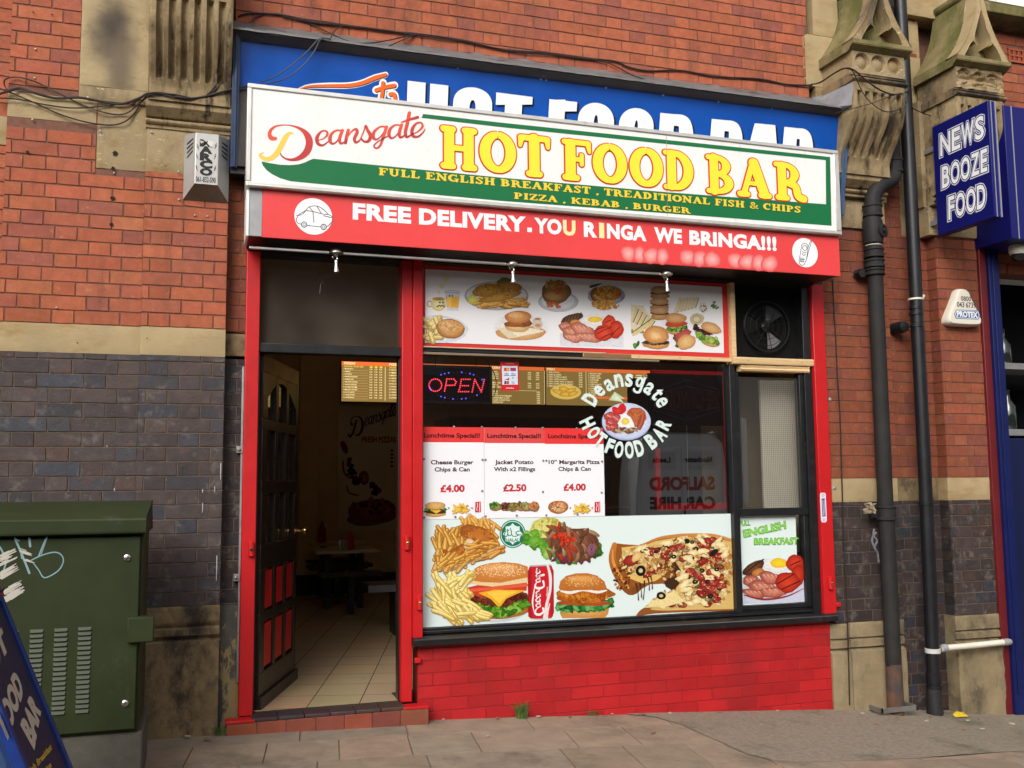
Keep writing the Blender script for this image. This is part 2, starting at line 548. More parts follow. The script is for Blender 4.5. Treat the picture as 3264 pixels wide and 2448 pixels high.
# ------------------------------------------------------------------ materials
M_RED = mat('red_brick', attr=True, rough=.88, var=.22, vscale=22, bump=.5, bscale=110, spec=.2,
            stain=[((.14, .052, .036), 1.9, .50, .78, (2.2, 1, .4)), ((.10, .05, .04), 9, .64, .78, (1, 1, 1)), ((.50, .19, .10), 34, .58, .74, (1, 1, 1)), ((.20, .07, .05), 60, .62, .72, (1, 1, 1))])
M_BLUE = mat('blue_brick', attr=True, rough=.6, var=.35, vscale=18, bump=.5, bscale=70, spec=.35,
             stain=[((.115, .095, .085), 13, .52, .68, (1, 1, 1)), ((.095, .045, .038), 9, .56, .70, (1.3, 1, 1)), ((.20, .18, .16), 45, .68, .76, (1, 1, 1))])
M_MORT = mat('mortar', (.17, .078, .052), rough=.95, var=.3, vscale=30, bump=.4, bscale=160)
M_MORTB = mat('mortar_brown', (.125, .088, .064), rough=.95, var=.3, vscale=30, bump=.4, bscale=160)
M_STONE = mat('sandstone', (.315, .236, .132), rough=.9, var=.2, vscale=5, bump=.5, bscale=55, spec=.2,
              stain=[((.085, .066, .042), 2.6, .46, .72, (1.3, 1, .5)), ((.26, .17, .07), 6, .5, .7, (1, 1, 1)), ((.56, .45, .28), 14, .58, .7, (1, 1, 3))])
M_STONEC = mat('clean_sandstone', (.375, .282, .155), rough=.9, var=.16, vscale=4, bump=.35, bscale=70, spec=.2,
               stain=[((.30, .20, .085), 3.2, .48, .7, (1, 1, 2.5)), ((.16, .105, .05), 5, .66, .8, (1, 1, 1))])
M_SOOT = mat('sooty_sandstone', (.38, .295, .165), rough=.92, var=.2, vscale=5, bump=.5, bscale=60, spec=.2,
             stain=[((.27, .20, .10), 8, .52, .72, (1, 1, 4)), ((.20, .16, .10), 3, .56, .76, (1, 1, 1))],
             spots=[((.060, .050, .044), (-.50 - 2.2, -.35, 4.02), (.19, .4, .30)), ((.16, .125, .085), (-.46 - 2.2, -.35, 3.80), (.12, .4, .30))])
M_DARKST = mat('grimy_sandstone', (.25, .175, .09), rough=.85, var=.3, vscale=6, bump=.6, bscale=45, spec=.25,
               stain=[((.045, .036, .028), 3.0, .44, .62, (1, 1, .6)), ((.36, .26, .13), 9, .6, .75, (1, 1, 1))])
M_MOSS = mat('mossy_stone', (.225, .18, .085), rough=.95, var=.25, vscale=7, bump=.6, bscale=60, spec=.15,
             stain=[((.105, .105, .032), 3.2, .42, .64, (1, 1, .6)), ((.30, .24, .15), 8, .56, .72, (1, 1, 1)), ((.055, .05, .03), 6, .60, .76, (1, 1, .6))])
M_CHSTONE = mat('scroll_sandstone', (.285, .212, .115), rough=.92, var=.25, vscale=6, bump=.6, bscale=55, spec=.15,
                stain=[((.16, .105, .05), 8, .48, .7, (1, 1, .6)), ((.045, .034, .024), 5.5, .50, .64, (1.8, 1, .4))])
M_LEAD = mat('grey_lead', (.175, .17, .168), rough=.5, metal=.3, var=.25, vscale=9, bump=.25, bscale=40, stain=[((.07, .06, .05), 5, .52, .68, (.6, 1, 1)), ((.26, .20, .15), 9, .62, .74, (.6, 1, 1))])
M_DAMP = mat('damp_sandstone', (.26, .20, .115), rough=.9, var=.25, vscale=5, bump=.5, bscale=60, spec=.25, stain=[((.075, .06, .04), 2.2, .48, .70, (1, 1, .6)), ((.10, .095, .035), 3.3, .58, .76, (2, 1, .4)), ((.34, .27, .16), 12, .58, .74, (1, 1, 1))])
M_BLACK = mat('black_paint', (.012, .012, .013), rough=.38, var=.3, vscale=14, bump=.12, bscale=60, stain=((.05, .042, .035), 7, .58, .75, (1, 1, 1)))
M_REDP = mat('red_gloss_paint', (.50, .010, .012), rough=.42, var=.10, vscale=5, bump=.12, bscale=45, coat=.0,
             stain=[((.36, .012, .012), 5, .54, .74, (1, 1, .3)), ((.45, .18, .16), 46, .70, .78, (1, 1, 1)), ((.20, .012, .012), 2.5, .58, .8, (1, 1, .4))])
M_REDBR = mat('red_painted_brick', attr=True, rough=.5, var=.14, vscale=6, bump=.35, bscale=55, spec=.4,
              stain=[((.26, .014, .015), 2.2, .46, .76, (1, 1, 1)), ((.20, .05, .04), 6, .66, .82, (1, 1, 1)), ((.42, .16, .14), 38, .70, .80, (1, 1, 1))])
M_WHITE = mat('white_panel', (.80, .80, .78), rough=.35, var=.03, vscale=3)
M_ALU = mat('aluminium_frame', (.62, .60, .56), rough=.38, metal=.55, var=.12, vscale=10, bump=.05, stain=((.22, .19, .15), 9, .62, .78, (.5, 1, 1)))
M_GREY = mat('bare_metal', (.33, .33, .33), rough=.5, metal=.6, var=.2, vscale=12, stain=((.15, .11, .08), 10, .6, .75, (1, 1, 1)))
M_CHROME = mat('brushed_nickel', (.55, .53, .50), rough=.25, metal=1.0)
M_BRASS = mat('brass', (.75, .52, .18), rough=.2, metal=1.0)
M_PRINT = mat('print', attr=True, rough=.42, spec=.3, var=.16, vscale=75)
M_VINYL = mat('vinyl', attr=True, rough=.38, spec=.35, var=.03, vscale=6)
M_WOOD = mat('bare_pine', (.68, .47, .24), rough=.65, var=.2, vscale=7, stretch=(.6, 5, 9), stain=((.45, .26, .10), 6, .55, .72, (.5, 1, 8)), bump=.1)
M_DARKW = mat('dark_door_paint', (.020, .013, .010), rough=.35, var=.3, vscale=12, bump=.1)
M_CABLE = mat('black_cable', (.022, .016, .014), rough=.6)
M_IRON = mat('grey_cast_iron', (.022, .021, .021), spec=.22, rough=.6, var=.3, vscale=10, bump=.4, bscale=60, stain=((.06, .045, .035), 6, .58, .75, (1, 1, .5)))
M_PVC = mat('black_gloss_pipe', (.010, .010, .012), rough=.38, var=.3, vscale=12, bump=.08, stain=((.16, .15, .14), 30, .70, .78, (1, 1, .4)))
M_PLAST = mat('white_plastic', (.70, .66, .56), rough=.4, var=.08, vscale=9, stain=((.35, .28, .2), 8, .66, .8, (1, 1, 1)))
M_GLASS = glass_mat('window_glass', refl=.24)
M_DGLASS = glass_mat('toplight_glass', tint=(.35, .30, .25), refl=.07, diffuse_mix=.16)
M_GRND = mat('paving_joint', (.15, .118, .088), rough=.97, var=.3, vscale=25)
M_FLAG = mat('concrete_flags', attr=True, rough=.93, var=.22, vscale=7, bump=.5, bscale=140, spec=.2,
             stain=[((.13, .10, .075), 1.7, .48, .74, (1, 1, 1)), ((.30, .22, .17), 2.6, .56, .8, (1, 1, 1)), ((.30, .26, .22), 45, .68, .76, (1, 1, 1)), ((.05, .042, .036), 14, .66, .74, (1, 1, 1)), ((.09, .07, .055), 75, .62, .70, (1, 1, 1)), ((.42, .38, .33), 24, .73, .77, (1, 1, 1))])
M_TARM = mat('worn_concrete_patch', (.27, .218, .162), rough=.97, var=.35, vscale=40, bump=.8, bscale=160,
             stain=[((.12, .115, .07), 2.2, .50, .72, (1, 1, 1)), ((.30, .28, .24), 14, .56, .72, (1, 1, 1)), ((.09, .075, .06), 30, .64, .74, (1, 1, 1))])
M_ROAD = mat('asphalt', (.05, .05, .05), rough=.95, var=.3, vscale=30, bump=.5, bscale=120)
M_TILE = mat('quarry_tile', attr=True, rough=.55, var=.2, vscale=12, bump=.2, bscale=60, stain=((.07, .04, .03), 5, .55, .75, (1, 1, 1)))
M_FLOOR = mat('floor_tile', attr=True, rough=.35, var=.08, vscale=6, stain=((.16, .09, .04), 2, .6, .8, (1, 1, 1)))
M_GROUT = mat('dark_grout', (.05, .035, .022), rough=.9)
M_CREAM = mat('cream_wall', (.76, .60, .38), rough=.85, var=.1, vscale=3)
M_BROWN = mat('brown_wall', (.22, .16, .09), rough=.85, var=.15, vscale=3)

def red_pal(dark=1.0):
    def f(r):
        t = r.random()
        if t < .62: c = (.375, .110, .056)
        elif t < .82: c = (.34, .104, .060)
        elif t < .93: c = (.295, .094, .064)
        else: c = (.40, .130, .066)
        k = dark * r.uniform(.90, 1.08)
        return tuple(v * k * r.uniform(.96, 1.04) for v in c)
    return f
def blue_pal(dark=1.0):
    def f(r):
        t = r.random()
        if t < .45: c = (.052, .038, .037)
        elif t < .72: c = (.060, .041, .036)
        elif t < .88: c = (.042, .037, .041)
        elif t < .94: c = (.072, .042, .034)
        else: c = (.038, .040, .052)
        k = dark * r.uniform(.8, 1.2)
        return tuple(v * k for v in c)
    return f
def paint_pal(r):
    k = r.uniform(.80, 1.08)
    return (.43 * k, .011 * k, .0135 * k)

# ------------------------------------------------------------------ ground
GP = [(-30, .02), (-3, .05), (0, .05), (1.36, .008), (2.8, -.07), (4.19, -.156), (5.64, -.302), (7, -.36), (9, -.38), (40, -.5)]
def gz(x, y=0.0):
    for (a, za), (b, zb) in zip(GP, GP[1:]):
        if x <= b:
            z = za + (zb - za) * (x - a) / (b - a)
            break
    return z + .012 * min(0, y)
def struct(o):
    o['kind'] = 'structure'
    return o
mb = MB()
xs = [-30, -12, -6] + [-3 + .35 * i for i in range(36)] + [12, 18, 40]
ys = [.0 + .28, -.5, -1, -1.5, -2.6]
for j in range(len(ys) - 1):
    for i in range(len(xs) - 1):
        q = [(xs[i], ys[j + 1]), (xs[i + 1], ys[j + 1]), (xs[i + 1], ys[j]), (xs[i], ys[j])]
        mb.add([(x, y, gz(x, y) - .006) for x, y in q], [(0, 1, 2, 3)])
for i in range(len(xs) - 1):       # kerb face
    a, b = xs[i], xs[i + 1]
    mb.add([(a, -2.6, gz(a, -2.6) - .2), (b, -2.6, gz(b, -2.6) - .2), (b, -2.6, gz(b, -2.6) - .006), (a, -2.6, gz(a, -2.6) - .006)], [(0, 1, 2, 3)])
struct(mb.build('pavement_bed', M_GRND))
rnd = random.Random(4)
mb = MB()
rows = [.30, -.315, -.72, -1.20, -1.75, -2.30, -2.597]
for j in range(len(rows) - 1):
    y1, y0 = rows[j] - .003, rows[j + 1] + .003
    x = -4.0 + rnd.uniform(0, .5)
    while x < 10:
        w = rnd.choice((.37, .38, .74, .56)) if j else rnd.choice((.6, .9, .75))
        k = rnd.uniform(.90, 1.08)
        base = rnd.choice([(.290, .222, .162), (.300, .228, .164), (.276, .220, .165), (.30, .218, .158)])
        c = tuple(v * k for v in base)
        z = rnd.uniform(-.002, .002)
        g = .0035
        P = [(x + g + .13 * y0, y0), (x + w - g + .13 * y0, y0), (x + w - g + .13 * y1, y1), (x + g + .13 * y1, y1)]
        tl = rnd.uniform(-.0015, .0015)
        b4 = [(px, py, gz(px, py) + z + tl * (1 if i < 2 else -1)) for i, (px, py) in enumerate(P)]
        lo = [(p[0], p[1], p[2] - .012) for p in b4]
        mb.add(b4 + lo, [(0, 1, 2, 3), (4, 5, 1, 0), (5, 6, 2, 1), (6, 7, 3, 2), (7, 4, 0, 3)], c)
        x += w
struct(mb.build('pavement', M_FLAG))
# worn concrete patch laid over the flags near the pipes
mb = MB()
pts = [(2.66, -.02), (2.80, -.10), (2.88, -.30), (2.905, -.62), (2.93, -1.0), (3.02, -1.13), (3.45, -1.20), (4.1, -1.16), (4.8, -1.05), (5.5, -.98), (6.4, -.92), (6.4, .0)]
top = [(a[0] + (b_[0] - a[0]) * t / 6, a[1] + (b_[1] - a[1]) * t / 6) for a, b_ in zip(pts, pts[1:]) for t in range(6)] + [pts[-1]]
top = [(x, y + rnd.uniform(-.012, .012)) for x, y in top]
def strip(mbb, outline, ymax):
    n = len(outline)
    v = []
    for x, y in outline:
        for t in (0, .25, .5, .75, 1):
            yy = y + (ymax - y) * t
            v.append((x, yy, gz(x, yy) + .0035))
    f = [(5 * i + t, 5 * i + 5 + t, 5 * i + 6 + t, 5 * i + 1 + t) for i in range(n - 1) for t in range(4)]
    mbb.add(v, f)
strip(mb, top[:-1], .02)
struct(mb.build('pavement_patch', M_TARM))
mb = MB()
for i in range(len(xs) - 1):
    a, b = xs[i], xs[i + 1]
    mb.add([(a, -13.5, gz(a, -2.6) - .14), (b, -13.5, gz(b, -2.6) - .14), (b, -2.6, gz(b, -2.6) - .12), (a, -2.6, gz(a, -2.6) - .12)], [(0, 1, 2, 3)])
struct(mb.build('road', M_ROAD))
mb = MB()
for i in range(len(xs) - 1):
    a, b = xs[i], xs[i + 1]
    mb.add([(a, -90, gz(a) - .05), (b, -90, gz(b) - .05), (b, -13.5, gz(b) - .02), (a, -13.5, gz(a) - .02)], [(0, 1, 2, 3)])
    mb.add([(a, -13.5, gz(a, -2.6) - .3), (b, -13.5, gz(b, -2.6) - .3), (b, -13.5, gz(b) - .02), (a, -13.5, gz(a) - .02)], [(3, 2, 1, 0)])
struct(mb.build('far_pavement', M_GRND))

# ------------------------------------------------------------------ the brick building
bld = thing('brick_building', 'red brick and sandstone building with a blue brick plinth around the takeaway', 'building', (2.2, .3, 0))
CS = .0785
WSEED = [40]
def wall(name, rects, m, mm, back=.22, label=None, **kw):
    """rects: x0, x1, z0, z1, Y, palette"""
    b, g = MB(), MB()
    WSEED[0] += 7
    for i, (x0, x1, z0, z1, Y, pal) in enumerate(rects):
        bricks(b, x0, x1, z0, z1, Y, pal, seed=WSEED[0] + i, z_from=z0 if 'zf' not in kw else kw['zf'], course=kw.get('course', CS), phase=kw.get('phase', 0.05),
               bond=kw.get('bond', 'flemish'), s=kw.get('s', .235), jut=kw.get('jut', .002), holes=kw.get('holes', ()))
        g.box(x0, x1, Y, back, z0, z1)
    o = b.build(name, m, bld, label, sharp=20)
    c = g.build('mortar_joints', mm, bld); c.parent = o
    return o
xA, xB, xC, xD = -1.03, -.304, .155, .262
zb0, zb1 = 2.145, 2.305          # left stone band
Hh = [(-1.03, -.556, 3.457, 3.60), (-.67, -.304, 3.60, 4.9), (-.57, -.304, 3.205, 3.605)]
wall('left_pier_brickwork', [(-3.2, xA, zb1, 3.30, .0, red_pal())], M_RED, M_MORT)
wall('left_pier_brickwork', [(-3.2, xA, 3.46, 5.3, .0, red_pal())], M_RED, M_MORT)
wall('left_pier_brickwork', [(xA, xB, zb1, 3.50, -.035, red_pal())], M_RED, M_MORT, holes=Hh, zf=zb1)
wall('left_pier_brickwork', [(xA, xB, 3.50, 5.3, -.035, red_pal())], M_RED, M_MORT, holes=Hh, zf=zb1)
wall('left_pilaster_brickwork', [(xB, xC, zb1, 3.205, -.06, red_pal())], M_RED, M_MORT, phase=-.15)
wall('left_reveal_brickwork', [(xC, xD + .04, zb1, 3.25, .03, red_pal(.62))], M_RED, M_MORT, phase=.0)  # darker palette holds soot and the pilaster's shade together
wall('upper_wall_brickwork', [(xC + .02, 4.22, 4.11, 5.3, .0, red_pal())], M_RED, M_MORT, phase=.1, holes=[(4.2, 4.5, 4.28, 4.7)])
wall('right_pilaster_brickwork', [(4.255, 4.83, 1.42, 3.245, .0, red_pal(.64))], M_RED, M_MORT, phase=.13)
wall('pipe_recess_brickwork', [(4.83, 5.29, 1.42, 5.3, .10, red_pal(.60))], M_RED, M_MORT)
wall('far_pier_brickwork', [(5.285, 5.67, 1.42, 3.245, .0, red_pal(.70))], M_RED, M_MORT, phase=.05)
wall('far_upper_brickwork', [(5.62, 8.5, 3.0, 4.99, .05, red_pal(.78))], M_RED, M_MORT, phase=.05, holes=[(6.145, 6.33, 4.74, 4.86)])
# side of the far pier that faces the viewer
def side_wall(name, X, y0, y1, z0, z1, m, pal, seed):
    b = MB(); r = random.Random(seed); z = z0
    k = 0
    while z < z1 - .01:
        a, t = z + .003, min(z + CS, z1) - .003
        c = pal(r)
        e = X - .004 - r.uniform(0, .0015)
        b.add([(e, y1, a), (e, y0, a), (e, y0, t), (e, y1, t), (X + .001, y1, a - .002), (X + .001, y0, a - .002), (X + .001, y0, t + .002), (X + .001, y1, t + .002)],
              [(0, 1, 2, 3), (3, 2, 6, 7), (4, 5, 1, 0), (1, 5, 6, 2)], c)
        z += CS; k += 1
    return b.build(name, m, bld, sharp=20)
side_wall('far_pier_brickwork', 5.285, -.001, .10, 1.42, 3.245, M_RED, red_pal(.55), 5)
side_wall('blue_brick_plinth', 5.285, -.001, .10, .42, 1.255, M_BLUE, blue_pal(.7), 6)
# blue brick plinth
wall('blue_brick_plinth', [(-3.2, xA, .745, zb0, .0, blue_pal())], M_BLUE, M_MORTB, course=.0805, zf=.74)
wall('blue_brick_plinth', [(xA, xB, .745, zb0, -.035, blue_pal())], M_BLUE, M_MORTB, course=.0805, zf=.74)
wall('blue_brick_plinth', [(xB, xC, .745, zb0, -.06, blue_pal())], M_BLUE, M_MORTB, course=.0805, zf=.74, phase=-.15)
wall('blue_brick_plinth', [(xC, xD + .04, .73, zb0, .03, blue_pal(.5))], M_BLUE, M_MORTB, course=.0805, zf=.74)  # same strip: soot and shade both put into the darker brick colour
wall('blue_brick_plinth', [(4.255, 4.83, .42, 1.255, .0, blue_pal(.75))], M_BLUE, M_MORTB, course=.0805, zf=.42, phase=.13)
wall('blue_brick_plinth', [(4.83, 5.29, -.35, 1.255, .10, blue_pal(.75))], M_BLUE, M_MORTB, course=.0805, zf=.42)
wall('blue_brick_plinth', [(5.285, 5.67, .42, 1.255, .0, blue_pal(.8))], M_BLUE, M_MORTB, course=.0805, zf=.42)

def rough_block(name, x0, x1, z0, z1, Y, m, back=.2, amp=.004, seed=0, fn=None, nx=None, nz=None, label=None):
    b = MB()
    nx = nx or max(4, int((x1 - x0) / .03)); nz = nz or max(4, int((z1 - z0) / .03))
    def g(u, v):
        x, z = x0 + (x1 - x0) * u, z0 + (z1 - z0) * v
        e = min(u, 1 - u) * (x1 - x0); h = min(v, 1 - v) * (z1 - z0)
        rim = .006 * max(0, 1 - min(e, h) / .012)
        return Y + rim + amp * noise.noise(Vector((x * 6 + seed, z * 6, seed))) + .4 * amp * noise.noise(Vector((x * 25, z * 25 + seed, 3))) + (fn(u, v) if fn else 0)
    b.relief(x0, x1, z0, z1, nx, nz, g, back)
    return b.build(name, m, bld, label, sharp=50)
# stone bands
rough_block('stone_band', -3.2, xA, zb0, zb1, -.004, M_STONEC, seed=1)
rough_block('stone_band', xA, xB, zb0, zb1, -.042, M_STONEC, seed=2)
rough_block('stone_band', xB, xC, zb0, zb1, -.067, M_STONEC, seed=3)
rough_block('stone_band', xC, xD + .04, zb0 + .02, zb1 - .01, .022, M_DARKST, seed=4)  # grimy stone also carries the strip's shade in its colour
rough_block('stone_band', 4.255, 4.83, 1.255, 1.42, -.006, M_STONEC, seed=5)
rough_block('stone_band', 4.83, 5.285, 1.255, 1.42, .094, M_DARKST, seed=6)
rough_block('stone_band', 5.275, 5.67, 1.255, 1.42, -.006, M_STONEC, seed=7)
# stone blocks, upper left
rough_block('stone_block', -3.2, xA, 3.30, 3.46, -.02, M_STONEC, seed=8)
rough_block('stone_block', -1.03, -.575, 3.457, 3.60, -.043, M_STONEC, seed=9)
rough_block('stone_block', -.67, -.304, 3.60, 3.68, -.046, M_STONE, seed=10)
rough_block('stone_block', -.67, -.304, 3.682, 5.0, -.046, M_SOOT, seed=11, amp=.006)
rough_block('stone_block', -.567, -.30, 3.205, 3.585, -.045, M_STONE, seed=12)
rough_block('stone_block', -.302, xC, 3.205, 3.46, -.066, M_STONE, seed=13)
# plinth stones
def mould(v, steps):
    for a, b, d in steps:
        if a <= v <= b:
            return d * math.sin(math.pi * (v - a) / (b - a))
    return 0
def plinth(x0, x1, z0, z1, Y, m, seed):
    H = z1 - z0
    def fn(u, v):
        z = z1 - v * 0 - (1 - v) * H
        d = z1 - z
        if d < .10: return 0
        if d < .118: return .022 * math.sin(math.pi * (d - .10) / .018)
        if d < .165: return -.004
        if d < .19: return .026 * math.sin(math.pi * (d - .165) / .025)
        return -.014
    rough_block('plinth_stone', x0, x1, z0, z1, Y, m, seed=seed, fn=fn, nz=70, amp=.006)
plinth(-3.2, xA, -.05, .745, -.01, M_DARKST, 20)
plinth(xA, xB, -.05, .745, -.045, M_DARKST, 21)
plinth(xB, xC, -.05, .745, -.07, M_DARKST, 22)
rough_block('plinth_stone', xC, xD + .02, -.05, .74, .022, mat('part_rendered_stone', (.085, .08, .068), rough=.9, var=.25, vscale=8, bump=.5,
            stain=((.30, .22, .10), 2.4, .52, .55, (1.4, 1, .55))), seed=23)
plinth(4.205, 4.36, -.35, .415, -.010, M_DAMP, 24)
plinth(4.36, 4.815, -.35, .42, -.02, M_DAMP, 25)
plinth(5.265, 5.68, -.45, .42, -.02, M_DAMP, 26)
rough_block('plinth_stone', 4.815, 4.83, -.35, .42, .03, M_DARKST, seed=27)

# ------------------------------------------------------------------ scroll consoles with gables
def gable_half(c, w, ze, h, side):
    out = [(1, 0), (.82, .1), (.66, .2), (.53, .3), (.40, .42), (.25, .6), (.14, .8), (.08, .95), (.05, 1.0)]
    inn = [(0, .70), (.10, .56), (.20, .44), (.30, .31), (.30, .25), (.24, .19), (.36, .225), (.47, .18), (.58, .10), (.70, .03)]
    p = [(c + side * a * w, ze + b * h) for a, b in out] + [(c, ze + h)] + [(c + side * a * w, ze + b * h) for a, b in inn] + [(c + side * .70 * w, ze)]
    return p
def console(x0, x1, moss, worn, base_plain=None, zoff=0.0):
    """moulded base, fluted scroll, carved frieze, eaves slab and steep gable"""
    W = x1 - x0
    root = MB()
    def roll(u, v):      # v 0 bottom .. 1 top of the scroll
        if v > .72: y = -.345 + .02 * (1 - v)
        elif v > .12:
            t = (v - .12) / .60
            y = -.150 - .192 * (t * t * (3 - 2 * t)) ** .9
        else: y = -.150
        fl = 0
        if .20 < v < .90:
            q = (u - .055) / .89 * 6
            k = q - math.floor(q)
            if 0 <= q < 6 and .22 < k < .78:
                s_ = math.sin(math.pi * (k - .22) / .56)
                end = min(1, (v - .20) / .05, (.90 - v) / .022)
                fl = .040 * s_ ** .45 * max(0, end) ** .5
        n_ = .004 * noise.noise(Vector((u * 9 + x0, v * 12, 1)))
        e = .008 * max(0, 1 - min(u, 1 - u) / .03)
        return y + fl + n_ + e + (worn * .012 * max(0, noise.noise(Vector((u * 5, v * 7, x0)))) if v < .35 else 0)
    b = MB(); b.relief(x0, x1, 3.60, 4.20, 130, 80, roll, .05)
    sc = b.build('scroll_console', M_CHSTONE, bld, sharp=60)
    def base(u, v):
        z = 3.46 + .14 * v
        n_ = .002 * noise.noise(Vector((u * 12 + x0, v * 5, 4)))
        if z > 3.568: return -.135 + n_
        if z > 3.522: return -.135 + .05 * (3.568 - z) / .046 + n_
        if z > 3.512: return -.065 + n_
        if z > 3.480: return -.078 - .014 * math.sin(math.pi * (z - 3.48) / .032) + n_
        return -.07 + n_
    b = MB(); b.relief(x0 - .012, x1 + .012, 3.46, 3.60, 16, 60, base, .05)
    o = b.build('base_moulding', M_CHSTONE, bld, sharp=60); o.parent = sc
    if base_plain:
        rough_block('stone_block', x0 - .02, x1 + .03, 3.24, 3.46, -.03, M_STONE, seed=int(x0 * 10))
    # torus under the frieze
    b = MB()
    b.relief(x0 - .012, x1 + .012, 4.20, 4.262, 8, 24, lambda u, v: -.345 - .022 * math.sin(math.pi * min(1, v / .62)) + (.018 if .62 < v < .72 else 0), .05)
    o = b.build('torus_moulding', M_DARKST, bld, sharp=60); o.parent = sc
    def fr(u, v):
        x, z = u * W, v * .16
        y = 0
        for k in (.19, .5, .81):
            cx, cz = k * W, .088
            d = math.hypot(x - cx, (z - cz)) / .062
            if worn:
                d += .25 * noise.noise(Vector((u * 6, v * 4, 2.2)))
            if d < 1:
                y = max(y, .030 * min(1, (1 - d) / .14) - (.024 * math.cos(d * 1.7) if (d < .86 and z < cz + .02) else 0) - (.016 * math.cos(d * 1.7) if (d < .78 and z >= cz + .02) else 0))
        if worn:
            y = max(y, .04 * max(0, 1 - abs(v - .55) * 3.2) * (1 if .1 < u < .88 else 0)) + .014 * noise.noise(Vector((u * 8, v * 6, 9)))
        return -.350 + y
    b = MB(); b.relief(x0 + .004, x1 - .004, 4.262, 4.422, 110, 46, fr, .05)
    o = b.build('carved_frieze', M_STONE, bld, sharp=40); o.parent = sc
    # eaves slab
    b = MB(); b.prism_x([(-.345, 4.422), (-.385, 4.445), (-.402, 4.452), (-.402, 4.487), (.05, 4.487), (.05, 4.422)], x0 - .024, x1 + .024)
    o = b.build('eaves_slab', moss, bld, bevel=.005); o.parent = sc
    c, w, ze, h = (x0 + x1) / 2, W / 2 + .024, 4.487, .545
    prof = [(1, 0), (.82, .1), (.66, .2), (.53, .3), (.40, .42), (.25, .6), (.14, .8), (.08, .95), (.05, 1.0)]
    L = [(c - a * w, ze + t * h) for a, t in prof] + [(c + a * w, ze + t * h) for a, t in reversed(prof)]
    b = MB(); b.prism(L, -.29, .06)
    o = b.build('gable_roof', moss, bld, sharp=50); o.parent = sc
    b = MB(); b.prism(gable_half(c, w, ze, h, -1), -.395, -.288); b.prism(gable_half(c, w, ze, h, 1), -.397, -.289)
    o = b.build('gable_coping', M_STONE if not worn else M_STONEC, bld, bevel=.006, sharp=50); o.parent = sc
    b = MB(); b.tube([(c, -.40, ze + h + .012), (c, .06, ze + h + .012)], .04, 14)
    o = b.build('ridge_roll', moss, bld); o.parent = sc
    return sc
console(-.297, .153, M_MOSS, 0)
console(4.335, 4.785, M_MOSS, 0, True)
console(5.235, 5.675, M_MOSS, 1, True)
# cheek stones behind the consoles
rough_block('stone_block', 4.18, 4.50, 4.29, 4.685, -.006, M_STONEC, seed=31)
rough_block('stone_block', 4.28, 4.50, 4.688, 5.3, -.006, M_STONEC, seed=32)
rough_block('stone_block', 4.28, 4.86, 3.46, 4.288, -.004, M_STONE, seed=33)
rough_block('stone_block', 5.02, 5.32, 4.69, 4.99, .092, M_STONEC, seed=34)
rough_block('stone_block', 4.96, 5.32, 4.29, 4.687, .09, M_STONEC, seed=35)
rough_block('stone_block', 5.04, 5.32, 3.68, 4.287, .092, M_STONE, seed=36)
rough_block('stone_block', 5.06, 5.32, 3.245, 3.678, .088, M_STONE, seed=37)
rough_block('stone_block', 4.80, 5.66, 4.995, 5.25, .03, M_STONEC, seed=38)
rough_block('stone_block', 5.20, 5.70, 3.46, 4.29, .0, M_STONE, seed=39)
# string course and the window above it, far right
b = MB(); b.prism_x([(-.14, 5.03), (-.14, 5.11), (.0, 5.19), (.1, 5.19), (.1, 4.99), (-.06, 4.99)], 5.66, 8.5)
b.build('string_course', M_MOSS, bld, bevel=.004)
bx('window_frame', M_WHITE, bld, 6.0, 7.4, -.02, .06, 5.192, 5.5)
bx('upper_wall', M_MORT, bld, -3.2, 8.5, .23, .4, 3.3, 5.6)
# terracotta air brick
b = MB(); b.box(6.147, 6.328, .050, .10, 4.742, 4.858)
av = b.build('air_brick', mat('air_brick_hole', (.03, .012, .01), rough=.95), bld)
b = MB()
for z0, z1 in ((4.742, 4.758), (4.793, 4.807), (4.842, 4.858)): b.box(6.147, 6.328, .036, .06, z0, z1)
for k in range(8):
    if k in (0, 2, 4, 6): b.box(6.147 + k * .0240, 6.147 + k * .0240 + .015, .038, .06, 4.742, 4.858)
    else: b.box(6.147 + k * .0240, 6.147 + k * .0240 + .008, .04, .06, 4.742, 4.858)
b.box(6.313, 6.328, .038, .06, 4.742, 4.858)
o = b.build('air_brick_grille', mat('terracotta', (.33, .075, .035), rough=.9, var=.15), bld); o.parent = av

# old drips and flecks of white paint on the left pilaster
for zf, x, y0, y1, w in ((A5, 1094, 585, 715, .006), (A5, 1022, 250, 272, .005), (A5, 1114, 120, 205, .005), (A5, 1083, 235, 270, .004), (A5, 577, 245, 262, .006), (A5, 540, 30, 42, .006), (A5, 838, 203, 210, .006), (A5, 1022, 320, 372, .004)):
    Y = -.0665 if x > 720 else -.042
    xx, za, zb_ = at(*zf(x, y0), Y).x, at(*zf(x, y1), Y).z, at(*zf(x, y0), Y).z
    r = random.Random(x + y0); b = MB()
    b.add([(xx - w * .3, Y - .0035, za), (xx + w * .2, Y - .0035, za + .004), (xx + w * .5, Y - .0035, (za + zb_) / 2), (xx + w * .4, Y - .0035, zb_), (xx - w * .5, Y - .0035, zb_ - .003), (xx - w * .35, Y - .0035, (za + zb_) / 2 + .006)], [(0, 1, 2, 3, 4, 5)])
    b.build('paint_drip', mat('old_white_paint', (.5, .48, .44), rough=.8), bld)
def W(zf, x, y, Y):
    p = at(*zf(x, y), Y)
    return (p.x, p.z)

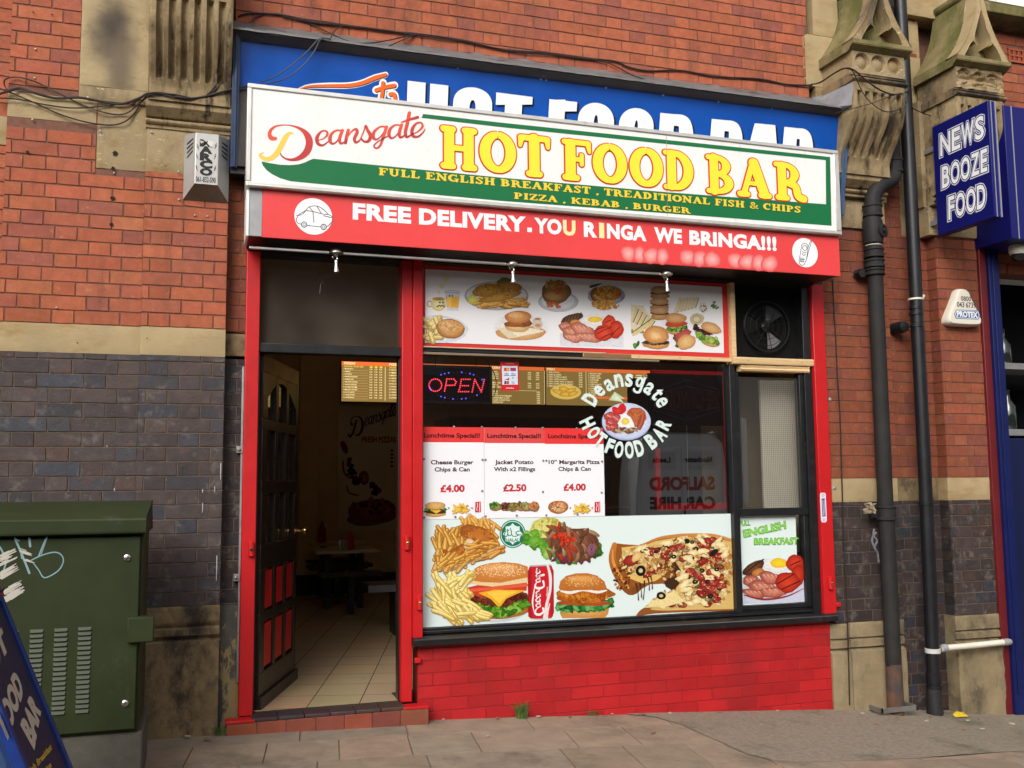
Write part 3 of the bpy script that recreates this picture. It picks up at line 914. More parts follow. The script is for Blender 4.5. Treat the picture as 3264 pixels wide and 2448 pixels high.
# ------------------------------------------------------------------ fat slab-serif letters, drawn as pen strokes
def arc(cx, cy, rx, ry, a0, a1, n=14):
    return [(cx + rx * math.cos(R(a0 + (a1 - a0) * i / n)), cy + ry * math.sin(R(a0 + (a1 - a0) * i / n))) for i in range(n + 1)]
def _sf(x, y, w=.13):  # serif
    return ([(x - w * .72, y), (x + w * .72, y)], .15)
SL = {
 'H': (.86, [([(.22, .1), (.22, .9)], .22), ([(.64, .1), (.64, .9)], .22), ([(.22, .5), (.64, .5)], .13), _sf(.2, .07), _sf(.66, .07), _sf(.2, .93), _sf(.66, .93)]),
 'O': (.84, [(arc(.42, .5, .29, .41, 90, 450, 30), [.15 + .09 * abs(math.cos(R(90 + 12 * i))) for i in range(31)])]),
 'T': (.74, [([(.37, .1), (.37, .92)], .23), ([(.1, .92), (.64, .92)], .14), ([(.09, .92), (.07, .72)], [.14, .08]), ([(.65, .92), (.67, .72)], [.14, .08]), _sf(.37, .07, .15)]),
 'F': (.70, [([(.22, .1), (.22, .9)], .22), ([(.1, .93), (.6, .93)], .13), ([(.6, .93), (.63, .72)], [.13, .07]), ([(.22, .52), (.44, .52)], .11), ([(.46, .64), (.46, .40)], .09), _sf(.23, .07, .16)]),
 'E': (.74, [([(.22, .1), (.22, .9)], .22), ([(.1, .93), (.6, .93)], .13), ([(.6, .93), (.63, .74)], [.13, .07]), ([(.22, .52), (.44, .52)], .11), ([(.46, .64), (.46, .40)], .09), ([(.1, .07), (.62, .07)], .13), ([(.62, .07), (.67, .28)], [.13, .07])]),
 'B': (.78, [([(.22, .08), (.22, .92)], .22), (arc(.28, .72, .25, .21, 90, -90), [.13, .13, .14, .15, .17, .19, .21, .22, .21, .19, .17, .15, .14, .13, .12]), (arc(.28, .29, .31, .22, 90, -90), [.12, .13, .14, .16, .18, .20, .22, .23, .22, .20, .18, .16, .14, .13, .13]), ([(.08, .93), (.3, .93)], .13), ([(.08, .07), (.3, .07)], .13)]),
 'A': (.84, [([(.18, .1), (.40, .9)], .13), ([(.42, .9), (.66, .1)], .23), ([(.27, .36), (.56, .36)], .11), _sf(.17, .07, .11), _sf(.67, .07, .12)]),
 'R': (.84, [([(.22, .1), (.22, .9)], .22), (arc(.28, .70, .27, .23, 90, -90), [.13, .13, .14, .15, .17, .19, .21, .22, .21, .19, .17, .15, .14, .13, .12]), (spline([(.40, .46), (.56, .38), (.62, .14), (.76, .08)], 1, 5)[0], .19), ([(.08, .93), (.3, .93)], .13), _sf(.22, .07, .15)]),
 'D': (.84, [([(.22, .1), (.22, .9)], .22), (arc(.28, .5, .35, .43, 90, -90, 18), [.13 + .11 * math.sin(math.pi * i / 18) for i in range(19)]), ([(.08, .93), (.3, .93)], .13), ([(.08, .07), (.3, .07)], .13)]),
 'C': (.78, [(arc(.42, .5, .29, .41, 50, 310, 22), [.10 + .13 * math.sin(math.pi * i / 22) for i in range(23)]), ([(.62, .95), (.62, .66)], .10)]),
 'G': (.84, [(arc(.42, .5, .29, .41, 50, 320, 22), [.10 + .13 * math.sin(math.pi * i / 22) for i in range(23)]), ([(.62, .95), (.62, .70)], .09), ([(.66, .06), (.66, .38)], .17), ([(.50, .40), (.78, .40)], .11)]),
 'I': (.44, [([(.22, .1), (.22, .9)], .22), _sf(.22, .07, .14), _sf(.22, .93, .14)]),
 'K': (.86, [([(.22, .1), (.22, .9)], .22), ([(.62, .9), (.3, .46)], .12), ([(.38, .58), (.66, .1)], .2), _sf(.21, .07, .13), _sf(.21, .93, .13), _sf(.64, .93, .12), _sf(.68, .07, .12)]),
 'L': (.70, [([(.22, .1), (.22, .9)], .22), ([(.1, .07), (.58, .07)], .13), ([(.58, .07), (.63, .32)], [.13, .07]), _sf(.22, .93, .15)]),
 'N': (.88, [([(.19, .08), (.19, .9)], .12), ([(.2, .92), (.68, .1)], .22), ([(.69, .1), (.69, .92)], .12), _sf(.18, .07, .12), _sf(.16, .93, .12), _sf(.69, .93, .12)]),
 'P': (.74, [([(.22, .1), (.22, .9)], .22), (arc(.28, .68, .28, .25, 90, -90), [.13, .13, .14, .15, .17, .19, .21, .22, .21, .19, .17, .15, .14, .13, .12]), ([(.08, .93), (.3, .93)], .13), _sf(.23, .07, .16)]),
 'S': (.66, [(spline([(.52, .80), (.33, .93), (.15, .76), (.33, .54), (.51, .27), (.33, .07), (.13, .2)], 1, 5)[0], .17), ([(.55, .95), (.55, .72)], .08), ([(.10, .05), (.10, .3)], .08)]),
 'U': (.84, [([(.22, .9), (.22, .35)] + arc(.42, .33, .2, .26, 180, 360, 10) + [(.62, .9)], [.22, .22] + [.17] * 11 + [.12]), _sf(.2, .93, .14), _sf(.63, .93, .12)]),
 'Z': (.70, [([(.12, .93), (.58, .93)], .13), ([(.56, .9), (.14, .1)], .2), ([(.12, .07), (.6, .07)], .13), ([(.11, .93), (.09, .72)], [.12, .07]), ([(.61, .07), (.63, .28)], [.12, .07])]),
 '&': (.90, [(spline([(.74, .52), (.56, .16), (.30, .07), (.15, .26), (.45, .58), (.50, .80), (.36, .92), (.24, .78), (.42, .46), (.78, .08)], 1, 5)[0], .14)]),
 ',': (.3, [([(.16, .09), (.16, .05)], .2), ([(.2, .05), (.1, -.14)], [.12, .05])]),
 ' ': (.36, []),
}
def slab(pr, t, x0, z0, x1, z1, col, grow=0.0):
    tot = sum(SL[c][0] for c in t)
    kx, kz = (x1 - x0) / tot, z1 - z0
    x = 0
    for ch in t:
        w, st = SL[ch]
        for pts, wd in st:
            pr.af = lambda p, x=x: (x0 + (p[0] + x) * kx, z0 + p[1] * kz)
            ws = [v + grow for v in wd] if isinstance(wd, list) else wd + grow
            pr.line(pts, ws, col, round_cap=pts[0] != pts[-1] and math.dist(pts[0], pts[-1]) > .02)
        x += w
    pr.af = None

def script_name(pr, zf, c0, c1, yel, fx=lambda p: p, ws=1.0):
    """the handwritten shop name: a big swashed D and joined small letters"""
    pr.zf = zf
    L = lambda pts, wd, col: pr.line([fx(p) for p in pts], [w * ws for w in wd] if isinstance(wd, list) else wd * ws, col, smooth=6)
    L([(350, 505), (305, 500), (282, 455), (305, 398), (365, 362), (455, 350), (565, 366), (660, 412), (718, 480), (735, 560), (710, 645), (645, 712), (555, 745), (478, 738), (425, 706), (405, 672)],
      [38, 52, 44, 32, 20, 12, 20, 44, 74, 82, 80, 62, 36, 22, 17, 13], [c0, c1])
    L([(548, 445), (505, 445), (462, 495), (420, 575), (372, 660), (312, 722), (240, 737), (188, 712), (175, 685), (220, 662)], [16, 36, 60, 62, 62, 54, 48, 38, 26, 7], yel)
    for pts, wd in (
        ([(838, 525), (905, 500), (942, 450), (915, 416), (865, 430), (822, 495), (832, 560), (885, 582), (950, 540)], [12, 16, 28, 20, 24, 42, 38, 24, 14]),
        ([(1105, 418), (1045, 412), (988, 452), (968, 520), (995, 564), (1045, 540), (1092, 468), (1112, 412)], [22, 20, 32, 42, 26, 18, 18, 28]),
        ([(1112, 412), (1080, 500), (1088, 556), (1130, 548), (1168, 490)], [36, 38, 30, 18, 14]),
        ([(1178, 408), (1160, 480), (1146, 552)], 36), ([(1160, 500), (1215, 425), (1265, 398), (1278, 436), (1248, 505), (1262, 548), (1312, 520), (1340, 450)], [14, 18, 30, 38, 36, 28, 18, 14]),
        ([(1310, 520), (1352, 430), (1376, 358), (1398, 410), (1430, 470), (1410, 530), (1362, 540), (1330, 512)], [14, 16, 22, 36, 42, 36, 24, 22]),
        ([(1605, 374), (1545, 370), (1478, 420), (1460, 482), (1490, 516), (1540, 488), (1592, 418), (1616, 368)], [20, 20, 32, 40, 24, 16, 18, 26]),
        ([(1612, 372), (1575, 490), (1540, 585), (1496, 615), (1470, 588), (1515, 540), (1632, 475)], [36, 34, 26, 20, 20, 14, 14]),
        ([(1775, 356), (1715, 350), (1657, 392), (1640, 460), (1670, 500), (1720, 474), (1768, 400), (1784, 350)], [20, 20, 32, 40, 24, 16, 18, 26]),
        ([(1784, 350), (1758, 440), (1770, 492), (1820, 468)], [36, 38, 28, 16]),
        ([(1872, 215), (1850, 330), (1828, 430), (1842, 486), (1895, 462)], [42, 40, 38, 30, 16]), ([(1782, 320), (1872, 290), (1968, 262)], [14, 26, 32]),
        ([(1895, 458), (1965, 428), (2020, 372), (2008, 326), (1950, 334), (1905, 402), (1912, 472), (1972, 482), (2030, 432), (2050, 396)], [12, 16, 28, 20, 24, 40, 36, 24, 16, 10])):
        L(pts, wd, [c0, c1])

# ------------------------------------------------------------------ old blue fascia sign
BLU = (0, 66, 160)
fs = thing('fascia_sign', 'old blue fascia board with big white lettering half hidden behind the white sign box', 'sign', (2.28, -.1, 3.27))
def lean(o, k=.155, z0=3.86):
    for v in o.data.vertices:
        v.co.y -= (v.co.z + ORG[o].z - z0) * k
    return o
fb = MB(); fb.box(.2, 4.355, -.150, -.135, 3.285, 4.02)
lean(fb.build('blue_panel', mat('blue_panel', (.002, .070, .37), rough=.32, var=.12, vscale=4, bump=.02, stain=((.02, .05, .16), 5, .66, .82, (1, 1, .3))), fs))
fb = MB(); fb.box(.2, 4.36, -.13, .14, 3.26, 4.05)
fb.build('backing_box', M_DARKW, fs)
fb = MB(); fb.box(.158, .200, -.19, .05, 3.25, 4.02); fb.box(.172, .186, -.205, -.19, 3.25, 4.02)
lean(fb.build('side_moulding', mat('dark_blue_moulding', (.025, .045, .10), rough=.5, var=.3, vscale=10, stain=((.12, .12, .12), 8, .58, .72, (3, 1, .3))), fs, bevel=.003), .1)
fb = MB(); fb.box(4.357, 4.372, -.20, .05, 3.30, 4.01); fb.box(4.374, 4.40, -.19, .05, 3.30, 4.0)
lean(fb.build('side_moulding', mat('faded_blue_moulding', (.05, .11, .22), rough=.6, var=.35, vscale=14, stain=((.05, .035, .025), 9, .5, .7, (3, 1, .4))), fs, bevel=.003), .155)
fb = MB(); fb.box(.16, .26, -.1, .05, 3.22, 3.28)
fb.build('bottom_moulding', M_BLACK, fs, bevel=.004)
# moulded cornice with lead dressed over it
fb = MB(); fb.prism_x([(-.165, 4.0), (-.2, 4.004), (-.225, 4.02), (-.245, 4.026), (-.247, 4.034), (.02, 4.12), (.02, 4.0)], .155, 4.362)
fb.build('cornice', mat('dark_cornice', (.05, .042, .035), rough=.6, var=.3, vscale=12, stain=((.14, .12, .10), 6, .56, .72, (.4, 1, 1))), fs, sharp=30)
fb = MB(); r = random.Random(3); n = 90
for i in range(n + 1):
    x = .15 + (4.335 - .15) * i / n
    w = r.uniform(-.004, .004)
    fb.v += [(x, -.256 + w, 4.030 + w), (x, -.25 + w, 4.046 + w), (x, -.10, 4.118 + w * 1.5), (x, -.012, 4.182 + w * 2.2), (x, .0, 4.200 + r.uniform(-.008, .008))]
for i in range(n):
    for k in range(4):
        a = 5 * i + k
        fb.f.append((a, a + 5, a + 6, a + 1)); fb.c.append(None)
fb.build('lead_flashing', M_LEAD, fs, sharp=60)
fb = MB()
fb.hexa([(4.236, -.10, 4.075), (4.322, -.345, 4.02), (4.340, -.35, 4.195), (4.24, -.10, 4.14), (4.236, .0, 4.07), (4.33, .0, 4.02), (4.34, .0, 4.23), (4.24, .0, 4.2)])
fb.build('lead_apron', mat('pale_lead', (.27, .27, .29), rough=.5, metal=.2, var=.25, vscale=12, stain=((.2, .19, .18), 6, .5, .7, (3, 1, .4))), fs, bevel=.004)
# big condensed white letters with a black drop shadow; their lower halves are behind the sign box
YB = -.1515
def heavy(col, dx, dy, step, which):
    p = Print(YB - step)
    def bar(zf, x0, x1, y0, y1, y0b=None):
        p.zf = zf; y0b = y0 if y0b is None else y0b
        p.poly([(x0 + dx, y0 + dy), (x1 + dx, y0b + dy), (x1 + dx, y1 + dy), (x0 + dx, y1 + dy)], col)
    def arch(zf, x0, x1, y, s, t, dep=260):
        p.zf = zf
        cx, rx_ = (x0 + x1) / 2, (x1 - x0) / 2
        q = [(x0, y + dep)] + [(cx + rx_ * math.cos(R(a_)), y + 118 - 118 * abs(math.sin(R(a_))) ** .8) for a_ in range(180, 361, 10)] + [(x1, y + dep)]
        ri = rx_ - s
        q += [(cx + ri, y + dep)] + [(cx + ri * math.cos(R(a_)), y + t + 50 - 50 * abs(math.sin(R(a_)))) for a_ in range(360, 179, -15)] + [(cx - ri, y + dep)]
        p.poly([(a_ + dx, b_ + dy + (a_ - cx) * .10) for a_, b_ in q], col)
    def dee(zf, x0, x1, y, s, t, dep=200):
        p.zf = zf
        bar(zf, x0, x0 + s, y, y + dep, y + s * .10)
        q = [(x0 + s * .9, y + t / 2 + 8), (x0 + (x1 - x0) * .62, y + t / 2 + 14), (x1 - s * .62, y + t * 1.1), (x1 - s / 2, y + t * 2.0), (x1 - s / 2, y + dep)]
        p.line([(a + dx, b + dy) for a, b in q], [t, t * 1.05, (s + t) / 2, s, s], col, round_cap=False, smooth=5)
    if which == 0:
        bar(A1, 1325, 1452, 570, 860, 585); bar(A1, 1484, 1612, 590, 880, 605); bar(A1, 1440, 1490, 770, 850)
        arch(A1, 1650, 1925, 618, 116, 84)
        bar(A1, 1950, 2206, 652, 735, 685); bar(A1, 2015, 2135, 700, 920)
    elif which == 1:
        bar(A2, 290, 460, 416, 488, 434); bar(A2, 290, 388, 420, 700); bar(A2, 380, 440, 560, 620)
        arch(A2, 470, 692, 440, 98, 70)
        arch(A2, 722, 936, 472, 96, 70)
        dee(A2, 970, 1180, 500, 88, 66)
    else:
        dee(A2, 1285, 1482, 537, 84, 62)
        p.zf = A2
        p.poly([(a + dx, b + dy) for a, b in ((1548, 564), (1674, 576), (1712, 800), (1622, 800), (1612, 690), (1600, 690), (1584, 800), (1505, 800))], col)
        dee(A2, 1730, 1915, 586, 82, 62)
    return p
for which in range(3):
    lean(heavy((14, 16, 30), 12, 12, 0, which).build('word_shadow', M_VINYL, fs))
    lean(heavy((250, 250, 250), 0, 0, .012, which).build('white_word', M_VINYL, fs))
p = Print(YB, A1)
sw = [(520, 640), (620, 606), (760, 600), (900, 600), (1000, 585), (1090, 552), (1168, 530)]
p.line(sw, [4, 30, 40, 42, 44, 46, 40], (250, 250, 250), smooth=6)
for c, dx, w in (((250, 250, 250), 0, 54), ((20, 20, 40), 5, 28), ((240, 110, 40), 0, 26)):
    if w == 54:
        ww = [54, 54, 54]
    else:
        ww = [w] * 3
        p.line([(a + dx, b + dx) for a, b in sw], [2, 14, 20, 24, 26, 28, 22], c, smooth=6)
    p.line([(1152 + dx, 585 + dx), (1150 + dx, 640 + dx), (1136 + dx, 760 + dx)], ww, c); p.line([(1105 + dx, 632 + dx), (1170 + dx, 612 + dx), (1232 + dx, 602 + dx)], ww, c)
    p.line([(1245 + dx, 740 + dx), (1235 + dx, 665 + dx), (1205 + dx, 660 + dx), (1185 + dx, 740 + dx)], ww, c, smooth=4)
lean(p.build('orange_script', M_VINYL, fs))
sc_ = MB()
for zf, x, y in ((A1, 172, 290), (A1, 695, 357), (A1, 1197, 424), (A1, 1672, 488), (A2, 232, 301), (A2, 265, 305), (A2, 630, 351), (A2, 980, 397), (A2, 1318, 437), (A2, 1645, 476), (A2, 2050, 525), (A1, 160, 690), (A1, 152, 1122)):
    q = W(zf, x, y, YB)
    sc_.lathe((q[0], YB + .002 - 0, q[1]), (0, -1, 0), [(.008, 0), (.008, .003), (.004, .006)], 10)
lean(sc_.build('screw_caps', mat('pale_blue_cap', (.28, .42, .65), rough=.4), fs))

# ------------------------------------------------------------------ white sign box
sg = thing('shop_sign', 'long white sign box with yellow hot food bar letters, green border and red script name', 'sign', (2.19, -.35, 3.06))
SX0, SX1, SZ0, SZ1, SY = .238, 4.184, 3.0757, 3.6756, -.355
fb = MB(); fb.box(SX0 + .006, SX1 - .006, -.340, -.08, SZ0 + .006, SZ1 - .004)
fb.build('casing', M_ALU, sg)
bx('sign_face', mat('sign_face', (.78, .77, .74), rough=.3, var=.05, vscale=5, stain=[((.50, .47, .41), 5, .58, .82, (1, 1, .25)), ((.60, .57, .52), 18, .60, .8, (1, 1, .15))]), sg, SX0 + .02, SX1 - .03, -.346, -.339, SZ0 + .02, SZ1 - .02, 0)
fb = MB()
fb.box(SX0, SX1, SY, -.315, SZ1 - .026, SZ1); fb.box(SX0, SX1, SY, -.315, SZ0, SZ0 + .030)
fb.box(SX0, SX0 + .026, SY + .0005, -.315, SZ0 + .03, SZ1 - .026); fb.box(SX1 - .040, SX1, SY + .0005, -.315, SZ0 + .03, SZ1 - .026)
fb.box(SX0 + .01, SX1 - .01, SY - .004, SY + .01, SZ0 + .004, SZ0 + .013)
fb.build('sign_frame', M_ALU, sg, bevel=.004)
YF = -.3465
GRN = (10, 112, 62)
p = Print(YF)
g = [W(C4, *q, YF) for q in ((190, 765), (290, 785), (400, 802), (520, 808), (620, 797), (690, 775), (740, 750), (780, 735))]
g += [W(A2, *q, YF) for q in ((0, 897), (1000, 985), (1987, 1060))]
g += [W(A2, 1985, 790, YF), W(A2, 0, 588, YF), W(C4, 2010, 270, YF), W(C4, 2030, 225, YF), W(A2, 0, 560, YF), W(A2, 2012, 770, YF), W(A2, 2021, 1192, YF), W(A2, 1000, 1115, YF), W(A2, 0, 1040, YF)]
g += [W(C4, *q, YF) for q in ((800, 1018), (520, 990), (400, 955), (310, 910), (250, 865), (205, 810))]
p.poly(g, GRN)
p.build('green_border', M_VINYL, sg)
p = Print(YF - .0005)
script_name(p, C4, (238, 90, 62), (178, 48, 56), (250, 208, 85))
p.zf = None
p.build('script_name', M_VINYL, sg)
lets = [('H', A1, 1545, 1826), ('O', A1, 1828, 2092), ('T', A2, 92, 302), ('F', A2, 356, 556), ('O', A2, 552, 768), ('O', A2, 778, 988), ('D', A2, 982, 1193), ('B', A2, 1243, 1432), ('A', A2, 1430, 1648), ('R', A2, 1658, 1858)]
zlo, zhi = W(A1, 1600, 1190, YF)[1], W(A1, 1600, 888, YF)[1]
for nm, col, gr, dy in (('letter_outline', (226, 60, 40), .06, .0003), ('yellow_letters', (253, 232, 60), 0, .004)):
    p = Print(YF - dy, step=.00004)
    for ch, zf, a, b in lets:
        ym = 1040 if zf is A1 else 820
        xa, xb = W(zf, a, ym, YF)[0], W(zf, b, ym, YF)[0]
        slab(p, ch, xa, zlo, xb, zhi, col, gr)
    p.build(nm, M_VINYL, sg)
p = Print(YF - .0008, step=.00003)
slab(p, 'FULL ENGLISH BREAKFAST , TREADITIONAL FISH & CHIPS', W(A1, 1118, 1215, YF)[0], W(A1, 1120, 1234, YF)[1], W(A2, 1832, 1080, YF)[0], W(A1, 1120, 1181, YF)[1], (246, 210, 60))
slab(p, 'PIZZA , KEBAB , BURGER', W(A2, 70, 1010, YF)[0], W(A2, 70, 1026, YF)[1], W(A2, 1154, 1095, YF)[0], W(A2, 70, 987, YF)[1], (246, 210, 60))
p.build('menu_lettering', M_VINYL, sg)
p = Print(YF - .006)
p.line([W(A2, 1006, 640, YF), W(A2, 1012, 1130, YF)], .003, (150, 148, 140), round_cap=False)
p.build('panel_joint', M_VINYL, sg)

# ------------------------------------------------------------------ red delivery banner below it
rb = thing('delivery_banner', 'long red board under the sign box offering free delivery in white capitals', 'sign', (2.2, -.2, 2.79))
RY, RZ0, RZ1 = -.32, 2.798, 3.0755
bx('board', mat('red_board', (.72, .052, .052), rough=.36, var=.08, vscale=3, bump=.03, bscale=8, stain=((.60, .10, .08), 7, .62, .8, (1, 1, .3))), rb, .333, 4.182, RY, RY + .012, RZ0, RZ1)
fb = MB(); fb.box(.262, 4.176, RY + .012, .0, RZ0 + .004, RZ1 - .001)
fb.build('carcass', M_BLACK, rb)
bx('end_plate', M_GREY, rb, .262, .3325, RY + .003, RY + .012, RZ0 + .004, RZ1)
bx('end_trim', M_WHITE, rb, .246, .261, RY - .002, -.1, RZ0 + .002, RZ1 - .01)
zl, zh = W(F1, 762, 474, RY)[1], W(F1, 762, 438, RY)[1]
def bt(t, x0, x1, y, col=(252, 252, 252)):
    p = Print(RY - .0006, F1)
    a, b = W(F1, x0, y, RY)[0], W(F1, x1, y + (x1 - x0) * .065, RY)[0]
    p.zf = None
    p.text(t, (a, zl), (b, zh), col, bold=.05, sp=1.07)
    p.build('white_capitals', M_VINYL, rb)
for t, a, b, y, c in (('FREE', 762, 888, 456, None), ('DELIVERY', 905, 1136, 470, None), ('YO', 1154, 1213, 484, None), ('U', 1216, 1243, 488, 1), ('R', 1261, 1290, 492, None), ('I', 1294, 1305, 494, 1), ('NGA', 1311, 1396, 496, None), ('WE', 1413, 1473, 504, None), ('BRINGA!!!', 1489, 1677, 512, None)):
    bt(t, a, b, y, (252, 238, 170) if c else (252, 252, 252))
p = Print(RY - .0006, F1)
p.poly([W_ for W_ in ((1139, 501), (1149, 501.5), (1149, 492), (1139, 491.5))], (252, 252, 252))
p.build('full_stop', M_VINYL, rb)
# soft pale smudges stand in for the blurred telephone digits
PNK, RDB = (240, 185, 180), (233, 66, 66)
p = Print(RY - .0004, A2)
for x, y, k in ((775, 1362, 40), (845, 1368, 34), (915, 1374, 42), (985, 1378, 34), (1140, 1384, 44), (1215, 1392, 40), (1290, 1398, 44), (1432, 1404, 42), (1505, 1412, 44), (1575, 1418, 40), (1642, 1424, 44)):
    p.blob(x, y, k * 1.25, 52, PNK, RDB, wob=.05, n=22)
p.build('blurred_digits', M_VINYL, rb)
DK = (45, 45, 50)
def disc(zf, x, y, rr_):
    p = Print(RY - .0006)
    q = W(zf, x, y, RY)
    p.blob(q[0], q[1], rr_, rr_, (250, 250, 252), (250, 250, 252), wob=0, n=48)
    p.zf = zf
    return p
p = disc(F1, 677, 467.5, .107)
for pts in ([(641, 472), (646, 463), (660, 455), (668, 447), (684, 445), (698, 452), (708, 462), (717, 468), (718, 478), (712, 484)], [(640, 472), (642, 481), (650, 484)], [(664, 487), (692, 490)], [(706, 489), (713, 485)],
            [(661, 455), (676, 457), (700, 463), (709, 463)], [(668, 447), (676, 457)], [(684, 445), (694, 461)], [(660, 456), (652, 463), (641, 466)], [(676, 458), (678, 480)], [(699, 466), (716, 470)]):
    p.line(pts, 1.5, DK, smooth=4)
for cx, cy in ((657, 485), (699, 490)):
    p.ring(cx, cy, 6.6, 6.6, 1.7, DK); p.ring(cx, cy, 3.0, 3.0, .9, DK)
p.build('car_emblem', M_VINYL, rb)
p = disc(A2, 1858, 1357, .101)
for pts in ([(1838, 1310), (1830, 1360), (1822, 1410), (1832, 1432), (1850, 1430), (1866, 1400), (1874, 1350), (1876, 1316), (1862, 1300), (1846, 1302), (1838, 1310)], [(1874, 1330), (1890, 1290), (1894, 1284), (1898, 1290), (1882, 1340), (1868, 1396)],
            [(1842, 1350), (1852, 1358), (1866, 1352)], [(1840, 1362), (1850, 1374), (1862, 1366)], [(1832, 1388), (1830, 1412)], [(1840, 1388), (1838, 1414)], [(1850, 1390), (1846, 1414)], [(1830, 1396), (1856, 1400)], [(1828, 1408), (1852, 1412)]):
    p.line(pts, 3.4, DK, smooth=3)
p.ring(1857, 1328, 15, 17, 3.4, DK)
p.build('phone_emblem', M_VINYL, rb)

# ------------------------------------------------------------------ spotlight bar
sb = thing('spotlight_bar', 'thin metal bar with three small silver spotlights hanging under the red banner', 'spotlight bar', (1.6, -.25, 2.7))
fb = MB(); q0 = .27; fb.box(.268, 2.93, -.262, -.240, 2.742, 2.757)
fb.build('bar', mat('bar_metal', (.40, .38, .36), rough=.35, metal=.8, var=.2, vscale=9), sb, bevel=.003)
for x in (.756, 1.835, 2.884):
    fb = MB(); fb.lathe((x, -.262, 2.775), (0, 0, -1), [(.014, 0), (.030, .006), (.043, .022), (.045, .030), (.040, .033), (.012, .036), (.010, .046), (.007, .05)], 22)
    s_ = fb.build('canopy', M_CHROME, sb)
    fb = MB(); fb.tube(spline3([(x, -.262, 2.73), (x + .008, -.264, 2.715), (x, -.266, 2.70)], 4), .0045, 8)
    fb.tube(spline3([(x - .012, -.262, 2.738), (x - .02, -.266, 2.722), (x - .008, -.266, 2.706)], 5), .0016, 6)
    o = fb.build('stem', M_CHROME, sb); o.parent = s_
    fb = MB(); fb.lathe((x, -.266, 2.703), (0.03, -.05, -1), [(.006, 0), (.012, .003), (.0125, .014), (.010, .016), (.0115, .02), (.013, .04), (.0185, .062), (.0195, .07), (.017, .071), (.015, .06)], 20)
    o = fb.build('lamp_head', M_CHROME, sb); o.parent = s_
# ------------------------------------------------------------------ shopfront joinery
sf = thing('shopfront', 'red framed takeaway shopfront with open doorway, big window and red painted brick base', 'shopfront', (2.3, .05, .05))
def gpost(x): return gz(x) - .03
bx('red_post', M_REDP, sf, .267, .347, -.02, .09, .115, 2.80, .005)
bx('post_edge_strip', M_GREY, sf, .2545, .2665, .0, .06, .30, 2.10, .002)
bx('red_post', M_REDP, sf, 1.196, 1.262, -.02, .09, .122, 2.80, .005)
bx('shutter_guide', M_REDP, sf, 1.263, 1.325, -.035, .06, .492, 2.80, .005)
bx('red_post', M_REDP, sf, 4.150, 4.250, -.03, .05, .492, 2.80, .005)
fb = MB(); fb.box(4.085, 4.149, .0, .12, .495, 2.80)
fb.build('inner_reveal', M_BLACK, sf, bevel=.003)
# soffit and head
bx('soffit', M_BLACK, sf, .27, 4.25, -.02, .16, 2.785, 2.86, .0)
# red painted base wall
b, g = MB(), MB()
bricks(b, 1.30, 4.205, -.25, .452, .0, paint_pal, course=.0745, s=.222, bond='run', joint=.005, seed=9, z_from=-.25 + .0045, phase=.06, rise=.0025, jut=.0012)
g.box(1.30, 4.205, .0, .14, -.25, .452)
o = b.build('painted_brick_base', M_REDBR, sf, sharp=20)
o2 = g.build('painted_joints', mat('red_painted_joint', (.30, .012, .014), rough=.6, var=.3, vscale=20), sf); o2.parent = o
fb = MB(); fb.prism_x([(-.075, .448), (-.078, .486), (-.07, .492), (.10, .505), (.10, .448)], 1.262, 4.222)
fb.build('window_sill', M_BLACK, sf, bevel=.004)
fb = MB()
GY = .055
fb.box(1.326, 4.084, .01, .09, .505, .524)       # bottom rails
fb.box(1.326, 4.084, .028, .09, .524, .538)
fb.box(3.487, 3.530, .006, .09, .525, 2.205)      # mullion
fb.box(1.326, 1.338, .02, .09, .54, 2.21)
fb.build('window_frame', M_BLACK, sf, bevel=.003)
fb = MB(); fb.box(3.531, 4.084, .012, .085, 1.170, 1.222); fb.box(4.046, 4.084, .02, .085, .54, 1.169); fb.box(3.531, 4.045, .02, .085, .54, .570); fb.box(3.531, 3.546, .025, .085, .571, 1.17)
fb.build('casement_frame', M_BLACK, sf, bevel=.003)
fb = MB(); fb.box(3.531, 3.565, .02, .085, 1.223, 2.16); fb.box(4.052, 4.084, .02, .085, 1.223, 2.16)
fb.build('vent_frame', M_BLACK, sf, bevel=.003)
# timber transom: weathered strip on the left, bare pine on the right
fb = MB(); fb.box(1.326, 2.56, .0, .09, 2.226, 2.258)
fb.build('transom', M_BLACK, sf, bevel=.003)
bx('transom_bead', mat('pale_bead', (.50, .40, .26), rough=.5, var=.2, vscale=12, stretch=(.4, 3, 6)), sf, 1.326, 2.56, -.012, .0, 2.250, 2.258, .002)
bx('transom_bead', mat('old_bead', (.20, .15, .10), rough=.6, var=.3, vscale=12, stretch=(.4, 3, 6)), sf, 1.326, 2.95, -.010, .02, 2.207, 2.222, .003)
fb = MB(); fb.box(2.40, 3.50, -.012, .02, 2.224, 2.252)
fb.build('pine_batten', M_WOOD, sf, bevel=.003)
bx('stained_batten', mat('stained_pine', (.26, .12, .05), rough=.6, var=.25, vscale=9, stretch=(.5, 4, 8)), sf, 2.40, 2.74, -.0145, -.0125, 2.228, 2.250, .001)
fb = MB(); fb.prism_x([(-.016, 2.212), (-.022, 2.222), (-.022, 2.252), (-.016, 2.26), (.06, 2.26), (.06, 2.212)], 3.502, 4.155)
fb.build('pine_batten', M_WOOD, sf, bevel=.002)
fb = MB(); fb.prism_x([(-.004, 2.165), (-.012, 2.178), (-.004, 2.188), (-.012, 2.205), (.05, 2.205), (.05, 2.165)], 3.57, 4.12)
fb.build('pine_batten', M_WOOD, sf, bevel=.002)
bx('pine_batten', M_WOOD, sf, 3.508, 3.543, -.006, .05, 2.262, 2.782, .003)
fb = MB()
